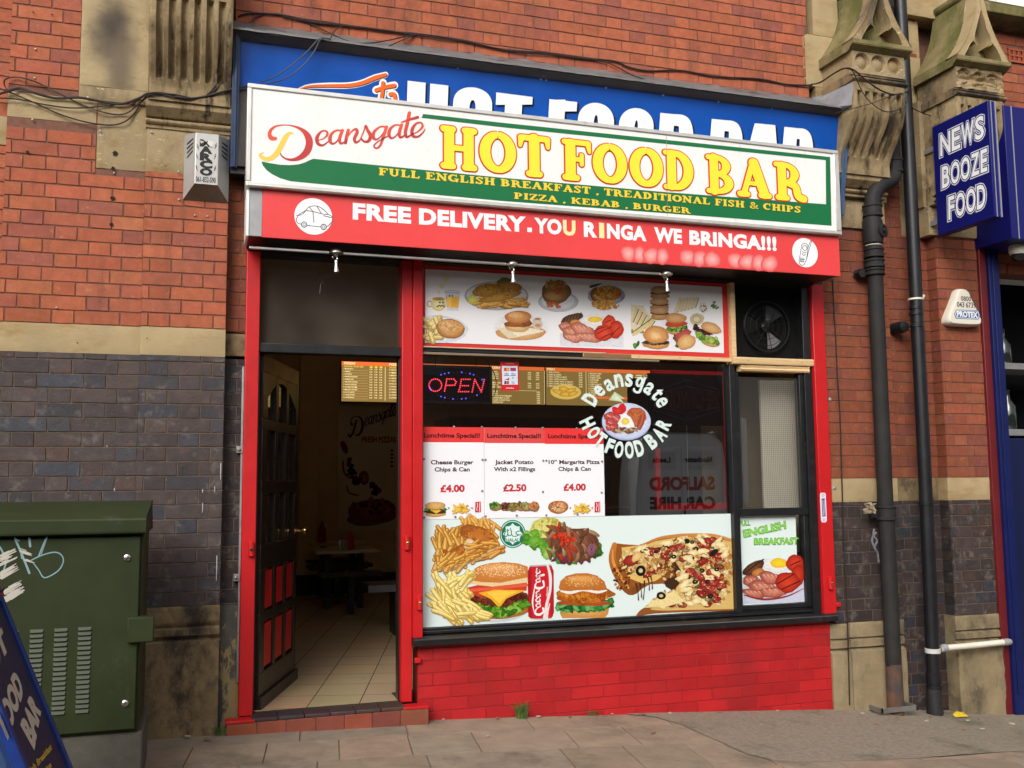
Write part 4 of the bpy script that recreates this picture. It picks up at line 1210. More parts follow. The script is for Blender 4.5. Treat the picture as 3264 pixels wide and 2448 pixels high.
for x, z in ((2.80, 2.238), (3.10, 2.238), (3.33, 2.238), (3.62, 2.236), (4.05, 2.236)): fb.lathe((x, -.0225 if x > 3.5 else -.0125, z), (0, -1, 0), [(.005, 0), (.005, .001), (.002, .0012)], 8)
fb.build('screw_heads', M_GREY, sf)
def pane(name, x0, x1, z0, z1, y, m, label=None):
    b = MB(); b.add([(x0, y, z0), (x1, y, z0), (x1, y, z1), (x0, y, z1)], [(0, 1, 2, 3)])
    return b.build(name, m, sf, label)
pane('window_pane', 1.338, 3.51, .538, 2.21, GY, M_GLASS)
pane('casement_pane', 3.56, 4.046, .57, 1.17, GY, M_GLASS)
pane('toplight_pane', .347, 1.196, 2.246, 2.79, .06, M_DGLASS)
bx('door_head', M_BLACK, sf, .347, 1.196, .005, .10, 2.190, 2.246, .004)
fb = MB(); fb.box(.347, .357, .03, .10, .12, 2.19); fb.box(1.186, 1.196, .03, .10, .12, 2.19)
fb.build('door_lining', M_DARKW, sf, bevel=.002)
# threshold of quarry tiles
fb = MB(); r = random.Random(2); x = .20
for w in (.165, .16, .165, .16, .16, .165, .168):
    c = tuple(v * r.uniform(.8, 1.15) for v in (.235, .06, .035))
    xe = x + w
    fb.box(x + .002, xe - .002, -.11 - r.uniform(0, .002), -.01, -.03, .098, c)
    x = xe
o = fb.build('threshold_tiles', M_TILE, sf, bevel=.003)
fb = MB(); x = .335
for k in range(6):
    c = tuple(v * r.uniform(.8, 1.15) for v in (.055, .035, .033))
    fb.box(x + .002, x + .143, -.112, .03, .099, .119, c); x += .145
o = fb.build('tile_nosing', M_TILE, sf, bevel=.004)
bx('threshold_bed', M_MORTB, sf, .202, 1.34, -.105, .12, -.06, .097, .0)
fb = MB(); fb.box(.195, .352, -.115, -.02, .0985, .1135); fb.box(1.19, 1.345, -.115, -.02, .0985, .1135)
fb.build('painted_tile_edge', M_REDP, sf, bevel=.003)
# shutter locks on the posts
for x, y, z, hole in ((.322, -.02, 1.045, 1), (1.229, -.02, 1.055, 0), (1.302, -.035, .70, 0), (4.198, -.03, .70, 0)):
    fb = MB(); fb.tube([(x, y + .004, z - .04), (x, y - .012, z - .035), (x, y - .012, z + .035), (x, y + .004, z + .04)], [.012, .017, .017, .012], 14)
    o = fb.build('shutter_lock', M_REDP, sf)
    fb = MB(); fb.lathe((x, y - .026, z), (0, -1, 0), [(.0095, 0), (.0095, .006), (.006, .0075)], 14)
    k = fb.build('lock_barrel', M_BLACK if hole else M_BRASS, sf); k.parent = o
for x, z in ((.245, 1.615), (.242, .885)):
    fb = MB(); fb.box(x - .014, x + .022, -.006, .03, z - .02, z + .02); fb.lathe((x, -.006, z), (0, -1, 0), [(.012, 0), (.012, .004), (.006, .008), (.006, .012)], 12)
    fb.build('fixing_bracket', M_GREY, sf, bevel=.002)
for x, z in ((4.285, 1.98), (4.29, 1.352)):
    fb = MB(); fb.lathe((x, -.002, z), (0, -1, 0), [(.014, 0), (.014, .006), (.008, .01)], 12)
    fb.build('fixing_bracket', M_GREY, sf)
bx('red_bracket', M_REDP, sf, 4.25, 4.285, -.03, .0, .535, .565, .004)
bx('red_bracket', M_REDP, sf, 1.277, 1.315, -.03, .0, .345, .375, .004)
# door leaf, folded back into the shop
HX, HY = .362, .062
dv = Vector((.66 - HX, .94 - HY, 0)); DWd = .90; dv.normalize(); dn = Vector((dv.y, -dv.x, 0))     # dn faces the opening
DZ, DH = .125, 2.06
def dpt(u, v, d): 
    q = Vector((HX, HY, DZ)) + dv * (u * DWd) + dn * d
    return (q.x, q.y, DZ + v * DH)
def dbox(b, u0, u1, v0, v1, d0, d1):
    b.hexa([dpt(u0, v0, d1), dpt(u1, v0, d1), dpt(u1, v1, d1), dpt(u0, v1, d1), dpt(u0, v0, d0), dpt(u1, v0, d0), dpt(u1, v1, d0), dpt(u0, v1, d0)])
leaf = MB()
US = [(.12, .34), (.41, .63), (.70, .92)]
VS = [(.098, .236), (.262, .385), (.455, .60), (.637, .785), (.815, .95)]
T0, T1 = -.02, .02
vl = [0] + [v for a in VS for v in a] + [1]
for i in range(0, len(vl), 2): dbox(leaf, 0, 1, vl[i], vl[i + 1], T0, T1)
ul = [0] + [u for a in US for u in a] + [1]
for a, c in VS:
    for i in range(0, len(ul), 2): dbox(leaf, ul[i], ul[i + 1], a, c, T0, T1)
door = leaf.build('door', M_DARKW, sf, label='dark panelled door standing open into the shop', bevel=.003)
for k, (a, c) in enumerate(VS):
    for j, (ua, ub) in enumerate(US):
        b = MB()
        if k < 2:
            dbox(b, ua + .012, ub - .012, a + .008, c - .008, T0 + .004, T1 - .008)
            o = b.build('red_door_panel', M_REDP, sf, bevel=.003)
        else:
            b.add([dpt(ua, a, .0), dpt(ub, a, .0), dpt(ub, c, .0), dpt(ua, c, .0)], [(0, 1, 2, 3)])
            o = b.build('door_pane', M_GLASS, sf)
        o.parent = door
for j, (ua, ub) in enumerate(US):     # arched spandrel above the top lights
    f = lambda u: .86 + .075 * math.sin(math.pi * min(1, max(0, (u - .05) / .9)))
    n = 6; b = MB()
    for i in range(n):
        u0, u1 = ua + (ub - ua) * i / n, ua + (ub - ua) * (i + 1) / n
        b.hexa([dpt(u0, f(u0), T1 - .001), dpt(u1, f(u1), T1 - .001), dpt(u1, .951, T1 - .001), dpt(u0, .951, T1 - .001), dpt(u0, f(u0), T0 + .001), dpt(u1, f(u1), T0 + .001), dpt(u1, .951, T0 + .001), dpt(u0, .951, T0 + .001)])
    o = b.build('arched_spandrel', M_DARKW, sf); o.parent = door
b = MB(); dbox(b, .0, 1.02, -.004, .035, T1, T1 + .016)
o = b.build('kick_strip', M_BLACK, sf, bevel=.003); o.parent = door
b = MB(); q = dpt(.955, .475, T1); b.lathe(q, dn, [(.026, 0), (.026, .004), (.011, .01), (.010, .03), (.022, .04), (.028, .055), (.026, .07), (.014, .078)], 18)
o = b.build('door_knob', M_BRASS, sf); o.parent = door
b = MB(); dbox(b, .70, .76, .335, .40, T1 + .001, T1 + .003)
# wire mesh in the side vent
b = MB(); n = 34
for i in range(n + 1):
    x = 3.555 + (4.055 - 3.555) * i / n; b.tube([(x, .04, 1.222), (x, .04, 2.125)], .0011, 4)
n = 64
for i in range(n + 1):
    z = 1.222 + (2.125 - 1.222) * i / n; b.tube([(3.555, .042, z), (4.055, .042, z)], .0011, 4)
b.build('wire_mesh', mat('galvanised_wire', (.20, .19, .17), rough=.5, metal=.5), sf)
bx('vent_backboard', mat('pale_board', (.52, .48, .38), rough=.6, var=.08, vscale=3), sf, 3.862, 4.16, .22, .24, .9, 2.13, .0)
bx('vent_cavity', M_BROWN, sf, 3.58, 4.2, .60, .62, .9, 2.2, .0)
bx('grey_strip', mat('grey_strip', (.13, .13, .13), rough=.5), sf, 3.665, 3.715, .30, .31, 1.25, 1.86, .0)
bx('grey_strip', mat('grey_strip', (.13, .13, .13), rough=.5), sf, 3.745, 3.79, .30, .31, 1.25, 1.86, .0)

# extractor fan in the top right light
fan = thing('extractor_fan', 'black round extractor fan with one blade coloured grey as if catching the light, beside the food poster', 'fan', (3.85, .1, 2.27))
bx('fan_board', mat('matt_black', (.006, .006, .006), rough=.8, spec=.15), fan, 3.544, 4.10, .09, .10, 2.262, 2.785, .0)
fcx, fcz = W(B1, 1510, 610, .05)
b = MB()
for rr_, yy, th in ((.180, .055, .007), (.172, .085, .005), (.135, .05, .0025), (.090, .05, .0025), (.045, .05, .0025)):
    b.tube([(fcx + rr_ * math.cos(2 * math.pi * i / 40), yy, fcz + rr_ * math.sin(2 * math.pi * i / 40)) for i in range(41)], th, 8)
for k in range(8):
    a = 2 * math.pi * k / 8 + .2; b.tube([(fcx, .05, fcz), (fcx + .178 * math.cos(a), .055, fcz + .178 * math.sin(a))], .0022, 6)
b.build('fan_guard', mat('black_wire', (.008, .008, .008), rough=.5, spec=.25), fan)
b = MB(); b.lathe((fcx, .085, fcz), (0, -1, 0), [(.04, 0), (.04, .02), (.03, .028), (.01, .03)], 20)
b.build('fan_hub', M_BLACK, fan)
for k in range(3):
    a0 = R(-62 + 120 * k)
    v = []
    for i in range(7):
        rr_ = .035 + .125 * i / 6
        for j in range(5):
            a = a0 + (j / 4 - .5) * (.75 + .15 * i / 6)
            v.append((fcx + rr_ * math.cos(a), .078 + .022 * (j / 4 - .5), fcz + rr_ * math.sin(a)))
    b = MB(); b.add(v, [(5 * i + j, 5 * i + j + 1, 5 * i + j + 6, 5 * i + j + 5) for i in range(6) for j in range(4)])
    b.build('fan_blade', mat('lit_blade' if k == 0 else 'dark_blade', (.20, .18, .19) if k == 0 else (.012, .012, .012), rough=.4), fan)  # one blade gets a paler colour that stands for caught light

# ------------------------------------------------------------------ printed food posters
WHT = (232, 230, 232)
def poster_sheet(name, parent, x0, x1, z0, z1, y, c, border=None, bw=.02, m=None):
    b = MB(); b.box(x0, x1, y, y + .003, z0, z1)
    return b.build(name, m or mat('paper_' + name, c, rough=.4, spec=.3), parent)
ph = thing('food_poster', 'wide white food photo poster with red border above the main window', 'poster', (2.42, .03, 2.258))
PY = .03
poster_sheet('red_border', ph, 1.342, 3.503, 2.259, 2.778, PY, (.62, .035, .03))
poster_sheet('white_sheet', ph, 1.354, 3.462, 2.288, 2.752, PY - .0035, (.74, .73, .74))
Y1 = PY - .004
def shadowless(p): return p
# cup and glass
p = Print(Y1, B0)
for x, y, rx_, ry_ in ((345, 190, 45, 36), (310, 265, 28, 24), (282, 320, 18, 18)): p.blob(x, y, rx_, ry_, (236, 222, 150), (232, 228, 220), wob=.15)
p.ring(200, 425, 28, 32, 12, (190, 178, 110))
p.blob(278, 430, 66, 62, (240, 230, 180), (214, 196, 122), wob=.02); p.blob(280, 380, 64, 17, (150, 105, 50), (214, 196, 122), wob=0)
for x in (292, 320): p.blob(x, 412, 8, 8, (40, 30, 25))
p.line([(266, 452), (285, 440), (300, 446), (315, 440), (336, 452)], 11, (110, 70, 40), smooth=4)
p.poly([(335, 310), (475, 318), (458, 488), (356, 484)], (215, 215, 222)); p.poly([(346, 358), (470, 362), (458, 462), (358, 456)], (238, 178, 62))
p.poly([(352, 362), (400, 363), (396, 457), (362, 455)], (248, 200, 100)); p.ring(405, 315, 72, 12, 4, (120, 120, 125))
for x in (380, 406): p.blob(x, 352, 8, 8, (60, 60, 70))
p.build('drinks_picture', M_PRINT, ph)
# plate of fish and chips
p = Print(Y1, B0)
p.blob(808, 352, 292, 132, (226, 224, 224), (170, 168, 170), wob=0, n=48); p.blob(808, 346, 272, 116, (206, 205, 206), (216, 214, 214), wob=0, n=48)
p.blob(880, 220, 70, 34, (120, 135, 60), (90, 105, 45), wob=.12)
p.fries(660, 380, 1040, 445, 34, 130, 22, 5, c=((222, 170, 82), (190, 128, 46)), ang=(-.35, .35))
p.blob(590, 385, 48, 38, (228, 220, 110), (200, 190, 80)); 
p.blob(740, 300, 150, 60, (206, 158, 62), (158, 106, 36), rot=-.15, wob=.05); p.blob(930, 265, 120, 40, (200, 148, 58), (150, 98, 34), rot=.1, wob=.06)
p.blob(850, 355, 190, 42, (216, 168, 70), (160, 108, 36), rot=-.22, wob=.05)
p.specks(800, 310, 200, 70, 60, 10, [(222, 178, 84), (190, 138, 52), (212, 164, 66)], 3)
p.fries(660, 420, 1000, 450, 14, 110, 20, 8, c=((226, 176, 88), (196, 134, 50)), ang=(-.3, .3))
p.build('fish_and_chips_picture', M_PRINT, ph)
# jacket potato
p = Print(Y1, B0)
p.blob(1372, 405, 184, 94, (222, 222, 226), (178, 178, 184), wob=0, n=44); p.blob(1368, 395, 150, 70, (206, 206, 210), (216, 216, 220), wob=0, n=44)
p.blob(1352, 320, 138, 104, (176, 128, 66), (104, 68, 32), wob=.03, n=36); p.blob(1330, 350, 80, 46, (192, 148, 86), (160, 114, 58))
p.specks(1350, 250, 90, 44, 130, 13, [(206, 168, 88), (190, 150, 62), (202, 118, 60), (170, 130, 58)], 4, .6)
p.specks(1370, 290, 40, 46, 40, 9, [(206, 110, 56), (190, 96, 48)], 5, .6); p.specks(1325, 428, 62, 18, 26, 12, [(212, 120, 62), (196, 100, 50)], 6, .7); p.specks(1372, 445, 26, 14, 12, 9, [(212, 120, 62)], 7)
p.build('jacket_potato_picture', M_PRINT, ph)
# potato and beans
p = Print(Y1, B0)
p.blob(1810, 350, 168, 92, (196, 200, 214), (150, 156, 176), wob=.02, n=40)
p.line([(1668, 268), (1720, 255), (1762, 240)], [26, 22, 8], (84, 66, 48))
p.blob(1725, 345, 62, 72, (168, 104, 44), (116, 66, 26)); p.blob(1860, 330, 90, 60, (196, 140, 58), (150, 92, 34))
p.specks(1820, 340, 110, 70, 150, 16, [(222, 164, 70), (204, 138, 52), (190, 116, 44), (232, 184, 94)], 8, .7); p.specks(1810, 430, 120, 38, 90, 15, [(226, 172, 84), (208, 146, 60), (236, 192, 108)], 9, .7)
for k in range(5): p.line([(1940 + k * 9, 360 - k * 4), (1960 + k * 6, 400 - k * 8)], 3.5, (90, 100, 125))
p.build('beans_plate_picture', M_PRINT, ph)
# pie and chips
p = Print(Y1, B0)
e = [(556 - 402 * (1 - math.cos(t)) * .5 - 0, 0) for t in (0,)]
p.poly([(157, 540), (240, 526), (360, 535), (470, 570), (540, 625), (556, 665), (520, 720), (440, 765), (340, 782), (155, 778)], (214, 216, 222))
p.poly([(155, 560), (300, 548), (440, 580), (510, 650), (470, 720), (350, 758), (155, 760)], (226, 226, 230))
p.fries(190, 575, 300, 745, 26, 120, 36, 12, c=((226, 206, 140), (198, 170, 96)), ang=(-1.6, 1.6)); 
p.blob(388, 650, 132, 88, (226, 178, 112), (150, 96, 48), wob=.02, n=34, rot=.1); p.blob(390, 628, 116, 58, (230, 190, 132), (206, 146, 84), wob=.03, rot=.08)
p.specks(390, 630, 100, 45, 50, 11, [(236, 202, 150), (214, 160, 96), (222, 176, 112)], 13, .7)
p.build('pie_and_chips_picture', M_PRINT, ph)
# burger on a board
p = Print(Y1, B0)
p.blob(1030, 640, 250, 120, (232, 222, 204), WHT, wob=.03, n=36); p.blob(1030, 690, 230, 66, (226, 184, 130), (196, 140, 82), wob=.02, n=36)
p.blob(1180, 610, 46, 56, (224, 208, 190), (206, 186, 166)); p.blob(1184, 562, 34, 12, (170, 82, 50), (210, 190, 170)); p.blob(1185, 622, 24, 18, (206, 150, 110), (190, 128, 90))
p.poly([(815, 650), (940, 610), (1235, 668), (1235, 680), (920, 742)], (240, 228, 202)); p.poly([(815, 650), (920, 742), (1000, 720), (900, 640)], (226, 210, 178))
p.blob(1000, 640, 112, 42, (228, 194, 138), (196, 150, 92)); p.blob(1008, 606, 122, 34, (172, 104, 48), (122, 64, 26), wob=.08); p.blob(1085, 598, 44, 32, (150, 84, 38), (110, 56, 24))
p.blob(1005, 545, 122, 58, (222, 160, 98), (178, 108, 54), wob=.02, n=34); p.blob(985, 528, 70, 28, (234, 184, 128), (222, 160, 98))
p.build('burger_picture', M_PRINT, ph)
def breakfast(p, ox, oy, k, plate=True):
    t = lambda x, y: (ox + (x - 1660) * k, oy + (y - 650) * k)
    def bl(x, y, a, b, c0, c1, **kw): p.blob(*t(x, y), a * k, b * k, c0, c1, **kw)
    bl(1690, 575, 140, 55, (242, 240, 238), (226, 222, 220), wob=.08); bl(1705, 567, 64, 27, (246, 210, 70), (236, 186, 44), wob=.03)
    bl(1495, 560, 105, 42, (120, 82, 52), (72, 46, 28), rot=-.3, wob=.05)
    for i in range(6): p.line([t(1420 + i * 28, 585 - i * 8), t(1440 + i * 28, 545 - i * 8)], 9 * k, (58, 36, 24))
    bl(1530, 600, 52, 30, (222, 160, 84), (196, 126, 60))
    for i, (x, y, a, b, rt) in enumerate(((1450, 650, 80, 52, .5), (1520, 690, 120, 56, .25), (1590, 660, 110, 60, .35), (1640, 730, 130, 44, .1), (1500, 735, 100, 34, .3))):
        bl(x, y, a, b, (222, 158, 132), (166, 84, 66), rot=rt, wob=.08, seed=i)
        for j in range(4): p.line([t(x - a * .6 + j * a * .35, y - b * .5), t(x - a * .4 + j * a * .35, y), t(x - a * .45 + j * a * .35, y + b * .5)], 9 * k, [(236, 186, 160), (190, 104, 84)], smooth=3)
    bl(1835, 600, 66, 68, (232, 82, 48), (176, 44, 24), wob=.05); bl(1900, 660, 64, 84, (226, 74, 44), (170, 40, 22), wob=.05); bl(1785, 690, 84, 76, (228, 76, 46), (172, 42, 24), wob=.04)
    for a, b in (((1725, 700), (1850, 640)), ((1760, 740), (1880, 690)), ((1800, 600), (1850, 575)), ((1850, 720), (1930, 640)), ((1700, 670), (1790, 640))): p.line([t(*a), t((a[0] + b[0]) / 2, (a[1] + b[1]) / 2 - 6), t(*b)], 7 * k, (92, 26, 16), smooth=3)
p = Print(Y1, B0)
p.poly([(1385, 690), (1965, 600), (1965, 822), (1385, 805)], (222, 220, 226))
breakfast(p, 1660, 650, 1.0)
p.build('breakfast_picture', M_PRINT, ph)
# rolls and sandwiches
p = Print(Y1, B1)
BRD, CRU = (232, 196, 140), (196, 138, 78)
def wedge(x, y, w, h, a, n, fill):
    ca, sa = math.cos(a), math.sin(a)
    t = lambda u, v: (x + u * ca - v * sa, y + u * sa + v * ca)
    for i in range(n):
        v = h * i / n
        p.poly([t(0, v), t(w, v + 6), t(w, v + h / n * .62), t(0, v + h / n * .55)], (232, 220, 196) if i % 2 else (222, 206, 172))
        p.poly([t(0, v + h / n * .55), t(w, v + h / n * .62), t(w, v + h / n), t(0, v + h / n)], fill[i % len(fill)])
wedge(310, 420, 110, 250, -.62 + .62, 3, [(120, 146, 70), (150, 120, 78)])
p.poly([(310, 412), (420, 445), (520, 560), (480, 600), (350, 690), (305, 600)], (226, 212, 182))
for k in range(5): p.line([(318 + k * 34, 560 + k * 18), (362 + k * 36, 448 + k * 26)], 20, (222, 196, 146)); p.line([(328 + k * 34, 572 + k * 18), (376 + k * 36, 460 + k * 26)], 9, ((96, 124, 52), (150, 92, 60))[k % 2])
p.line([(330, 680), (500, 560)], 26, (226, 196, 140)); p.line([(340, 650), (490, 540)], 10, (104, 126, 62))
for k, yy in enumerate((300, 400, 480)):
    p.blob(562, yy + 40, 82, 34, (206, 162, 104), (160, 108, 62)); p.blob(562, yy + 14, 84, 14, (96, 66, 48), (66, 44, 34), wob=.1); p.blob(560, yy - 12, 80, 34, (216, 176, 124), (176, 122, 74), wob=.03)
for k in range(6): p.line([(700 + k * 32, 480 - k * 8), (740 + k * 30, 365 - k * 2)], 24, (226, 208, 166)); p.line([(718 + k * 32, 484 - k * 8), (756 + k * 30, 372 - k * 2)], 8, ((110, 90, 66), (112, 128, 70))[k % 2])
p.poly([(920, 400), (960, 395), (985, 470), (950, 500), (910, 470)], (224, 214, 196)); p.specks(945, 440, 30, 40, 14, 6, [(90, 70, 60), (110, 120, 70)], 21)
p.specks(1045, 430, 34, 36, 10, 12, [(130, 160, 80), (96, 130, 60)], 22)
p.blob(890, 545, 62, 52, (222, 210, 178), (190, 170, 130)); p.ring(890, 545, 40, 34, 8, (150, 150, 100))
p.blob(712, 640, 100, 40, (222, 178, 116), (180, 124, 70)); p.leaves([(630, 620), (700, 640), (790, 625)], 22, 20, 23); p.blob(706, 584, 96, 30, (214, 82, 50), (170, 54, 34), wob=.06); p.blob(704, 535, 96, 44, (226, 178, 122), (188, 128, 74), wob=.03)
p.blob(530, 765, 116, 44, (222, 172, 106), (180, 120, 64)); p.blob(528, 752, 110, 24, (82, 60, 44), (60, 44, 34), wob=.12); p.specks(528, 756, 96, 14, 26, 8, [(190, 120, 84), (110, 130, 70), (60, 44, 36)], 24)
p.blob(532, 682, 116, 76, (230, 178, 114), (190, 124, 66), wob=.03); p.blob(525, 690, 46, 34, (240, 204, 150), (228, 176, 112), wob=.1)
p.leaves([(370, 770), (350, 775)], 26, 8, 25)
p.leaves([(700, 690), (720, 740), (712, 780)], 20, 18, 26, ((120, 60, 70), (110, 140, 70))); p.blob(770, 690, 84, 42, (206, 96, 88), (160, 62, 60), rot=-.5, wob=.1); p.blob(800, 745, 80, 66, (232, 194, 134), (196, 140, 80), rot=-.4)
p.blob(1010, 740, 88, 42, (230, 182, 120), (190, 128, 70), rot=.3); p.leaves([(905, 660), (960, 720), (1060, 740)], 34, 46, 27, ((150, 186, 84), (112, 152, 62), (190, 206, 120))); p.leaves([(880, 610), (930, 640), (1000, 668)], 26, 22, 28, ((72, 32, 44), (96, 44, 56)))
p.blob(1020, 620, 96, 44, (226, 186, 130), (190, 134, 78), rot=.35, wob=.04)
p.build('sandwiches_picture', M_PRINT, ph)
# ------------------------------------------------------------------ food graphic on the lower main window
GF = GY - .004
MINT = (214, 232, 230)
wg = thing('window_graphic', 'large pale mint window graphic with burger, chips, cola can, kebab and pizza', 'window graphic', (2.43, GF, .566))
poster_sheet('mint_sheet', wg, 1.339, 3.49, .5405, 1.188, GF, (.66, .76, .735))
Y1 = GF - .0008
p = Print(Y1, B2)       # grime along the lower edge
rnd = random.Random(8)
# fish and chips tray
p = Print(Y1, B2)
p.poly([(195, 985), (260, 880), (420, 800), (560, 790), (650, 960), (640, 985), (290, 1165), (225, 1110)], (196, 136, 60))
p.fries(410, 810, 600, 880, 40, 125, 22, 31, c=((226, 172, 84), (196, 128, 48)), ang=(.6, 1.9))
p.fries(205, 900, 400, 1090, 56, 140, 24, 32, c=((224, 176, 88), (190, 128, 46)), ang=(-2.2, -.8))
p.blob(500, 900, 130, 64, (200, 122, 50), (140, 76, 26), rot=.35, wob=.06); p.blob(370, 1020, 150, 46, (196, 120, 48), (138, 76, 28), rot=-.55, wob=.06)
p.specks(500, 900, 110, 48, 50, 11, [(214, 140, 64), (180, 102, 40), (206, 128, 54)], 33); p.specks(360, 1025, 110, 34, 40, 10, [(212, 136, 60), (178, 100, 38)], 34)
p.blob(442, 965, 46, 36, (236, 224, 196), (206, 186, 150), rot=-.6, wob=.08)
p.fries(430, 960, 630, 1060, 26, 120, 22, 35, c=((222, 166, 78), (188, 120, 42)), ang=(-.8, .2)); p.fries(240, 1050, 420, 1130, 18, 100, 22, 36, c=((226, 176, 84), (192, 128, 46)), ang=(-.9, -.1))
p.line([(225, 1112), (262, 1160), (400, 1112), (560, 1040), (645, 975)], 6, (168, 150, 140), smooth=4)
p.build('fish_and_chips_picture', M_PRINT, wg)
# halal roundel
p = Print(Y1, B2)
HG = (0, 118, 92)
p.ring(739, 889, 92, 99, 7, HG); p.blob(739, 889, 80, 86, HG, HG, wob=0, n=48)
for k in range(2):
    p.poly([(739 + 70 * math.cos(R(90 * i + 45 * k)), 889 + 76 * math.sin(R(90 * i + 45 * k))) for i in range(4)], (222, 240, 234))
p.poly([(739 + 58 * math.cos(R(45 * i + 22.5)), 889 + 63 * math.sin(R(45 * i + 22.5))) for i in range(8)], (224, 241, 236))
for pts, wd in (([(790, 868), (770, 872), (762, 885), (780, 896), (794, 892)], 6), ([(794, 892), (760, 905), (735, 900), (728, 862), (722, 850)], 6), ([(728, 895), (710, 902), (704, 880), (700, 858), (712, 866)], 6), ([(704, 890), (696, 905), (684, 905), (682, 890), (690, 868)], 6), ([(668, 905), (672, 880), (690, 858)], 4)):
    p.line(pts, wd, HG, smooth=4)
p.text('HALAL', (694, 944), (786, 918), HG, bold=.02)
p.build('halal_roundel', M_PRINT, wg)
# kebab
p = Print(Y1, B2)
p.blob(990, 870, 130, 100, (232, 224, 130), (206, 196, 96), wob=.06); p.specks(990, 850, 110, 70, 70, 9, [(240, 234, 160), (196, 186, 84), (180, 176, 90)], 41)
p.leaves([(850, 930), (890, 910), (930, 960), (1000, 1010)], 50, 46, 42, ((128, 190, 70), (92, 160, 56), (168, 214, 110)))
p.leaves([(1060, 1040), (1150, 1075), (1230, 1070), (1320, 1020), (1350, 985)], 40, 60, 43, ((98, 160, 66), (60, 118, 48), (130, 60, 90)))
p.blob(1180, 960, 190, 110, (150, 98, 66), (96, 54, 36), wob=.07)
rnd = random.Random(44)
for k in range(44):
    x, y, a = rnd.uniform(980, 1330), rnd.uniform(850, 1060), rnd.uniform(.4, 2.4)
    l = rnd.uniform(50, 110)
    dx, dy = l / 2 * math.cos(a), l / 2 * math.sin(a)
    c = rnd.choice([(176, 128, 92), (150, 98, 66), (122, 74, 50), (190, 146, 110), (196, 60, 38)])
    p.line([(x - dx, y - dy), (x + 10, y), (x + dx, y + dy)], [16, 30, 18], tuple(v * .62 for v in c), smooth=3)
    p.line([(x - dx - 3, y - dy - 3), (x + 6, y - 3), (x + dx - 3, y + dy - 3)], [10, 22, 12], [c, tuple(v * .8 for v in c)], smooth=3)
p.specks(1110, 930, 90, 50, 30, 13, [(206, 54, 32), (186, 40, 26), (220, 80, 50)], 45)
for k in range(3): p.ring(1300, 1000, 26 - k * 8, 40 - k * 12, 3, (170, 120, 170))
p.build('kebab_picture', M_PRINT, wg)
# big cheeseburger with chips
p = Print(Y1, B2)
p.line([(480, 1500), (640, 1502), (760, 1480), (845, 1440)], [3, 18, 16, 4], (206, 206, 214), smooth=5)
p.blob(670, 1440, 190, 46, (206, 142, 70), (160, 96, 40), wob=.03, rot=-.08, n=34)
p.blob(650, 1350, 210, 78, (112, 52, 34), (66, 28, 20), wob=.06, n=36); p.specks(510, 1350, 66, 54, 60, 13, [(140, 66, 42), (92, 40, 28), (120, 50, 34), (170, 90, 60)], 51); p.specks(770, 1340, 86, 46, 60, 12, [(140, 66, 42), (92, 40, 28), (120, 50, 34)], 52)
p.leaves([(480, 1410), (560, 1435), (650, 1440), (740, 1425), (840, 1375)], 36, 120, 53, ((110, 168, 48), (70, 128, 38), (160, 206, 90)))
p.poly([(425, 1268), (520, 1245), (700, 1250), (845, 1230), (842, 1290), (720, 1310), (520, 1330), (430, 1310)], (206, 60, 38)); p.line([(428, 1290), (560, 1278), (840, 1250)], 22, (226, 96, 64), smooth=4)
p.poly([(500, 1306), (620, 1282), (840, 1288), (780, 1310), (700, 1346), (660, 1400), (640, 1404), (590, 1350)], (240, 176, 40)); p.poly([(560, 1302), (640, 1290), (780, 1296), (700, 1330), (650, 1380), (600, 1335)], (252, 204, 72))
p.poly([(432, 1215), (450, 1170), (500, 1120), (580, 1096), (680, 1088), (780, 1098), (850, 1120), (850, 1200), (846, 1232), (760, 1244), (600, 1262), (490, 1250), (440, 1236)], (202, 124, 56))
p.blob(660, 1150, 190, 58, (224, 150, 78), (204, 126, 58), wob=.01, n=36); p.blob(650, 1128, 130, 30, (236, 176, 108), (224, 150, 80), wob=.02, n=30)
p.poly([(434, 1212), (520, 1230), (660, 1234), (848, 1196), (846, 1232), (760, 1244), (600, 1262), (490, 1250), (440, 1236)], (236, 206, 154))
rnd = random.Random(54)
for k in range(130):
    a, q = rnd.uniform(0, 6.28), math.sqrt(rnd.random())
    x, y = 655 + 185 * q * math.cos(a), 1148 + 48 * q * math.sin(a)
    if x < 846: p.blob(x, y, 5.5, 3.4, (246, 228, 186), (226, 190, 136), rot=rnd.uniform(0, 3), n=8, wob=0)
p.fries(215, 1240, 420, 1430, 64, 175, 26, 55, c=((244, 222, 140), (222, 186, 90)), ang=(.2, 1.5)); p.fries(330, 1180, 440, 1260, 18, 120, 24, 56, c=((246, 226, 146), (226, 190, 96)), ang=(-1.0, -.2))
p.fries(250, 1390, 500, 1470, 30, 160, 25, 57, c=((244, 222, 140), (218, 180, 84)), ang=(.3, 1.1)); p.fries(400, 1450, 590, 1490, 18, 120, 24, 58, c=((244, 222, 140), (220, 184, 88)), ang=(-.3, .9))
p.build('cheeseburger_picture', M_PRINT, wg)
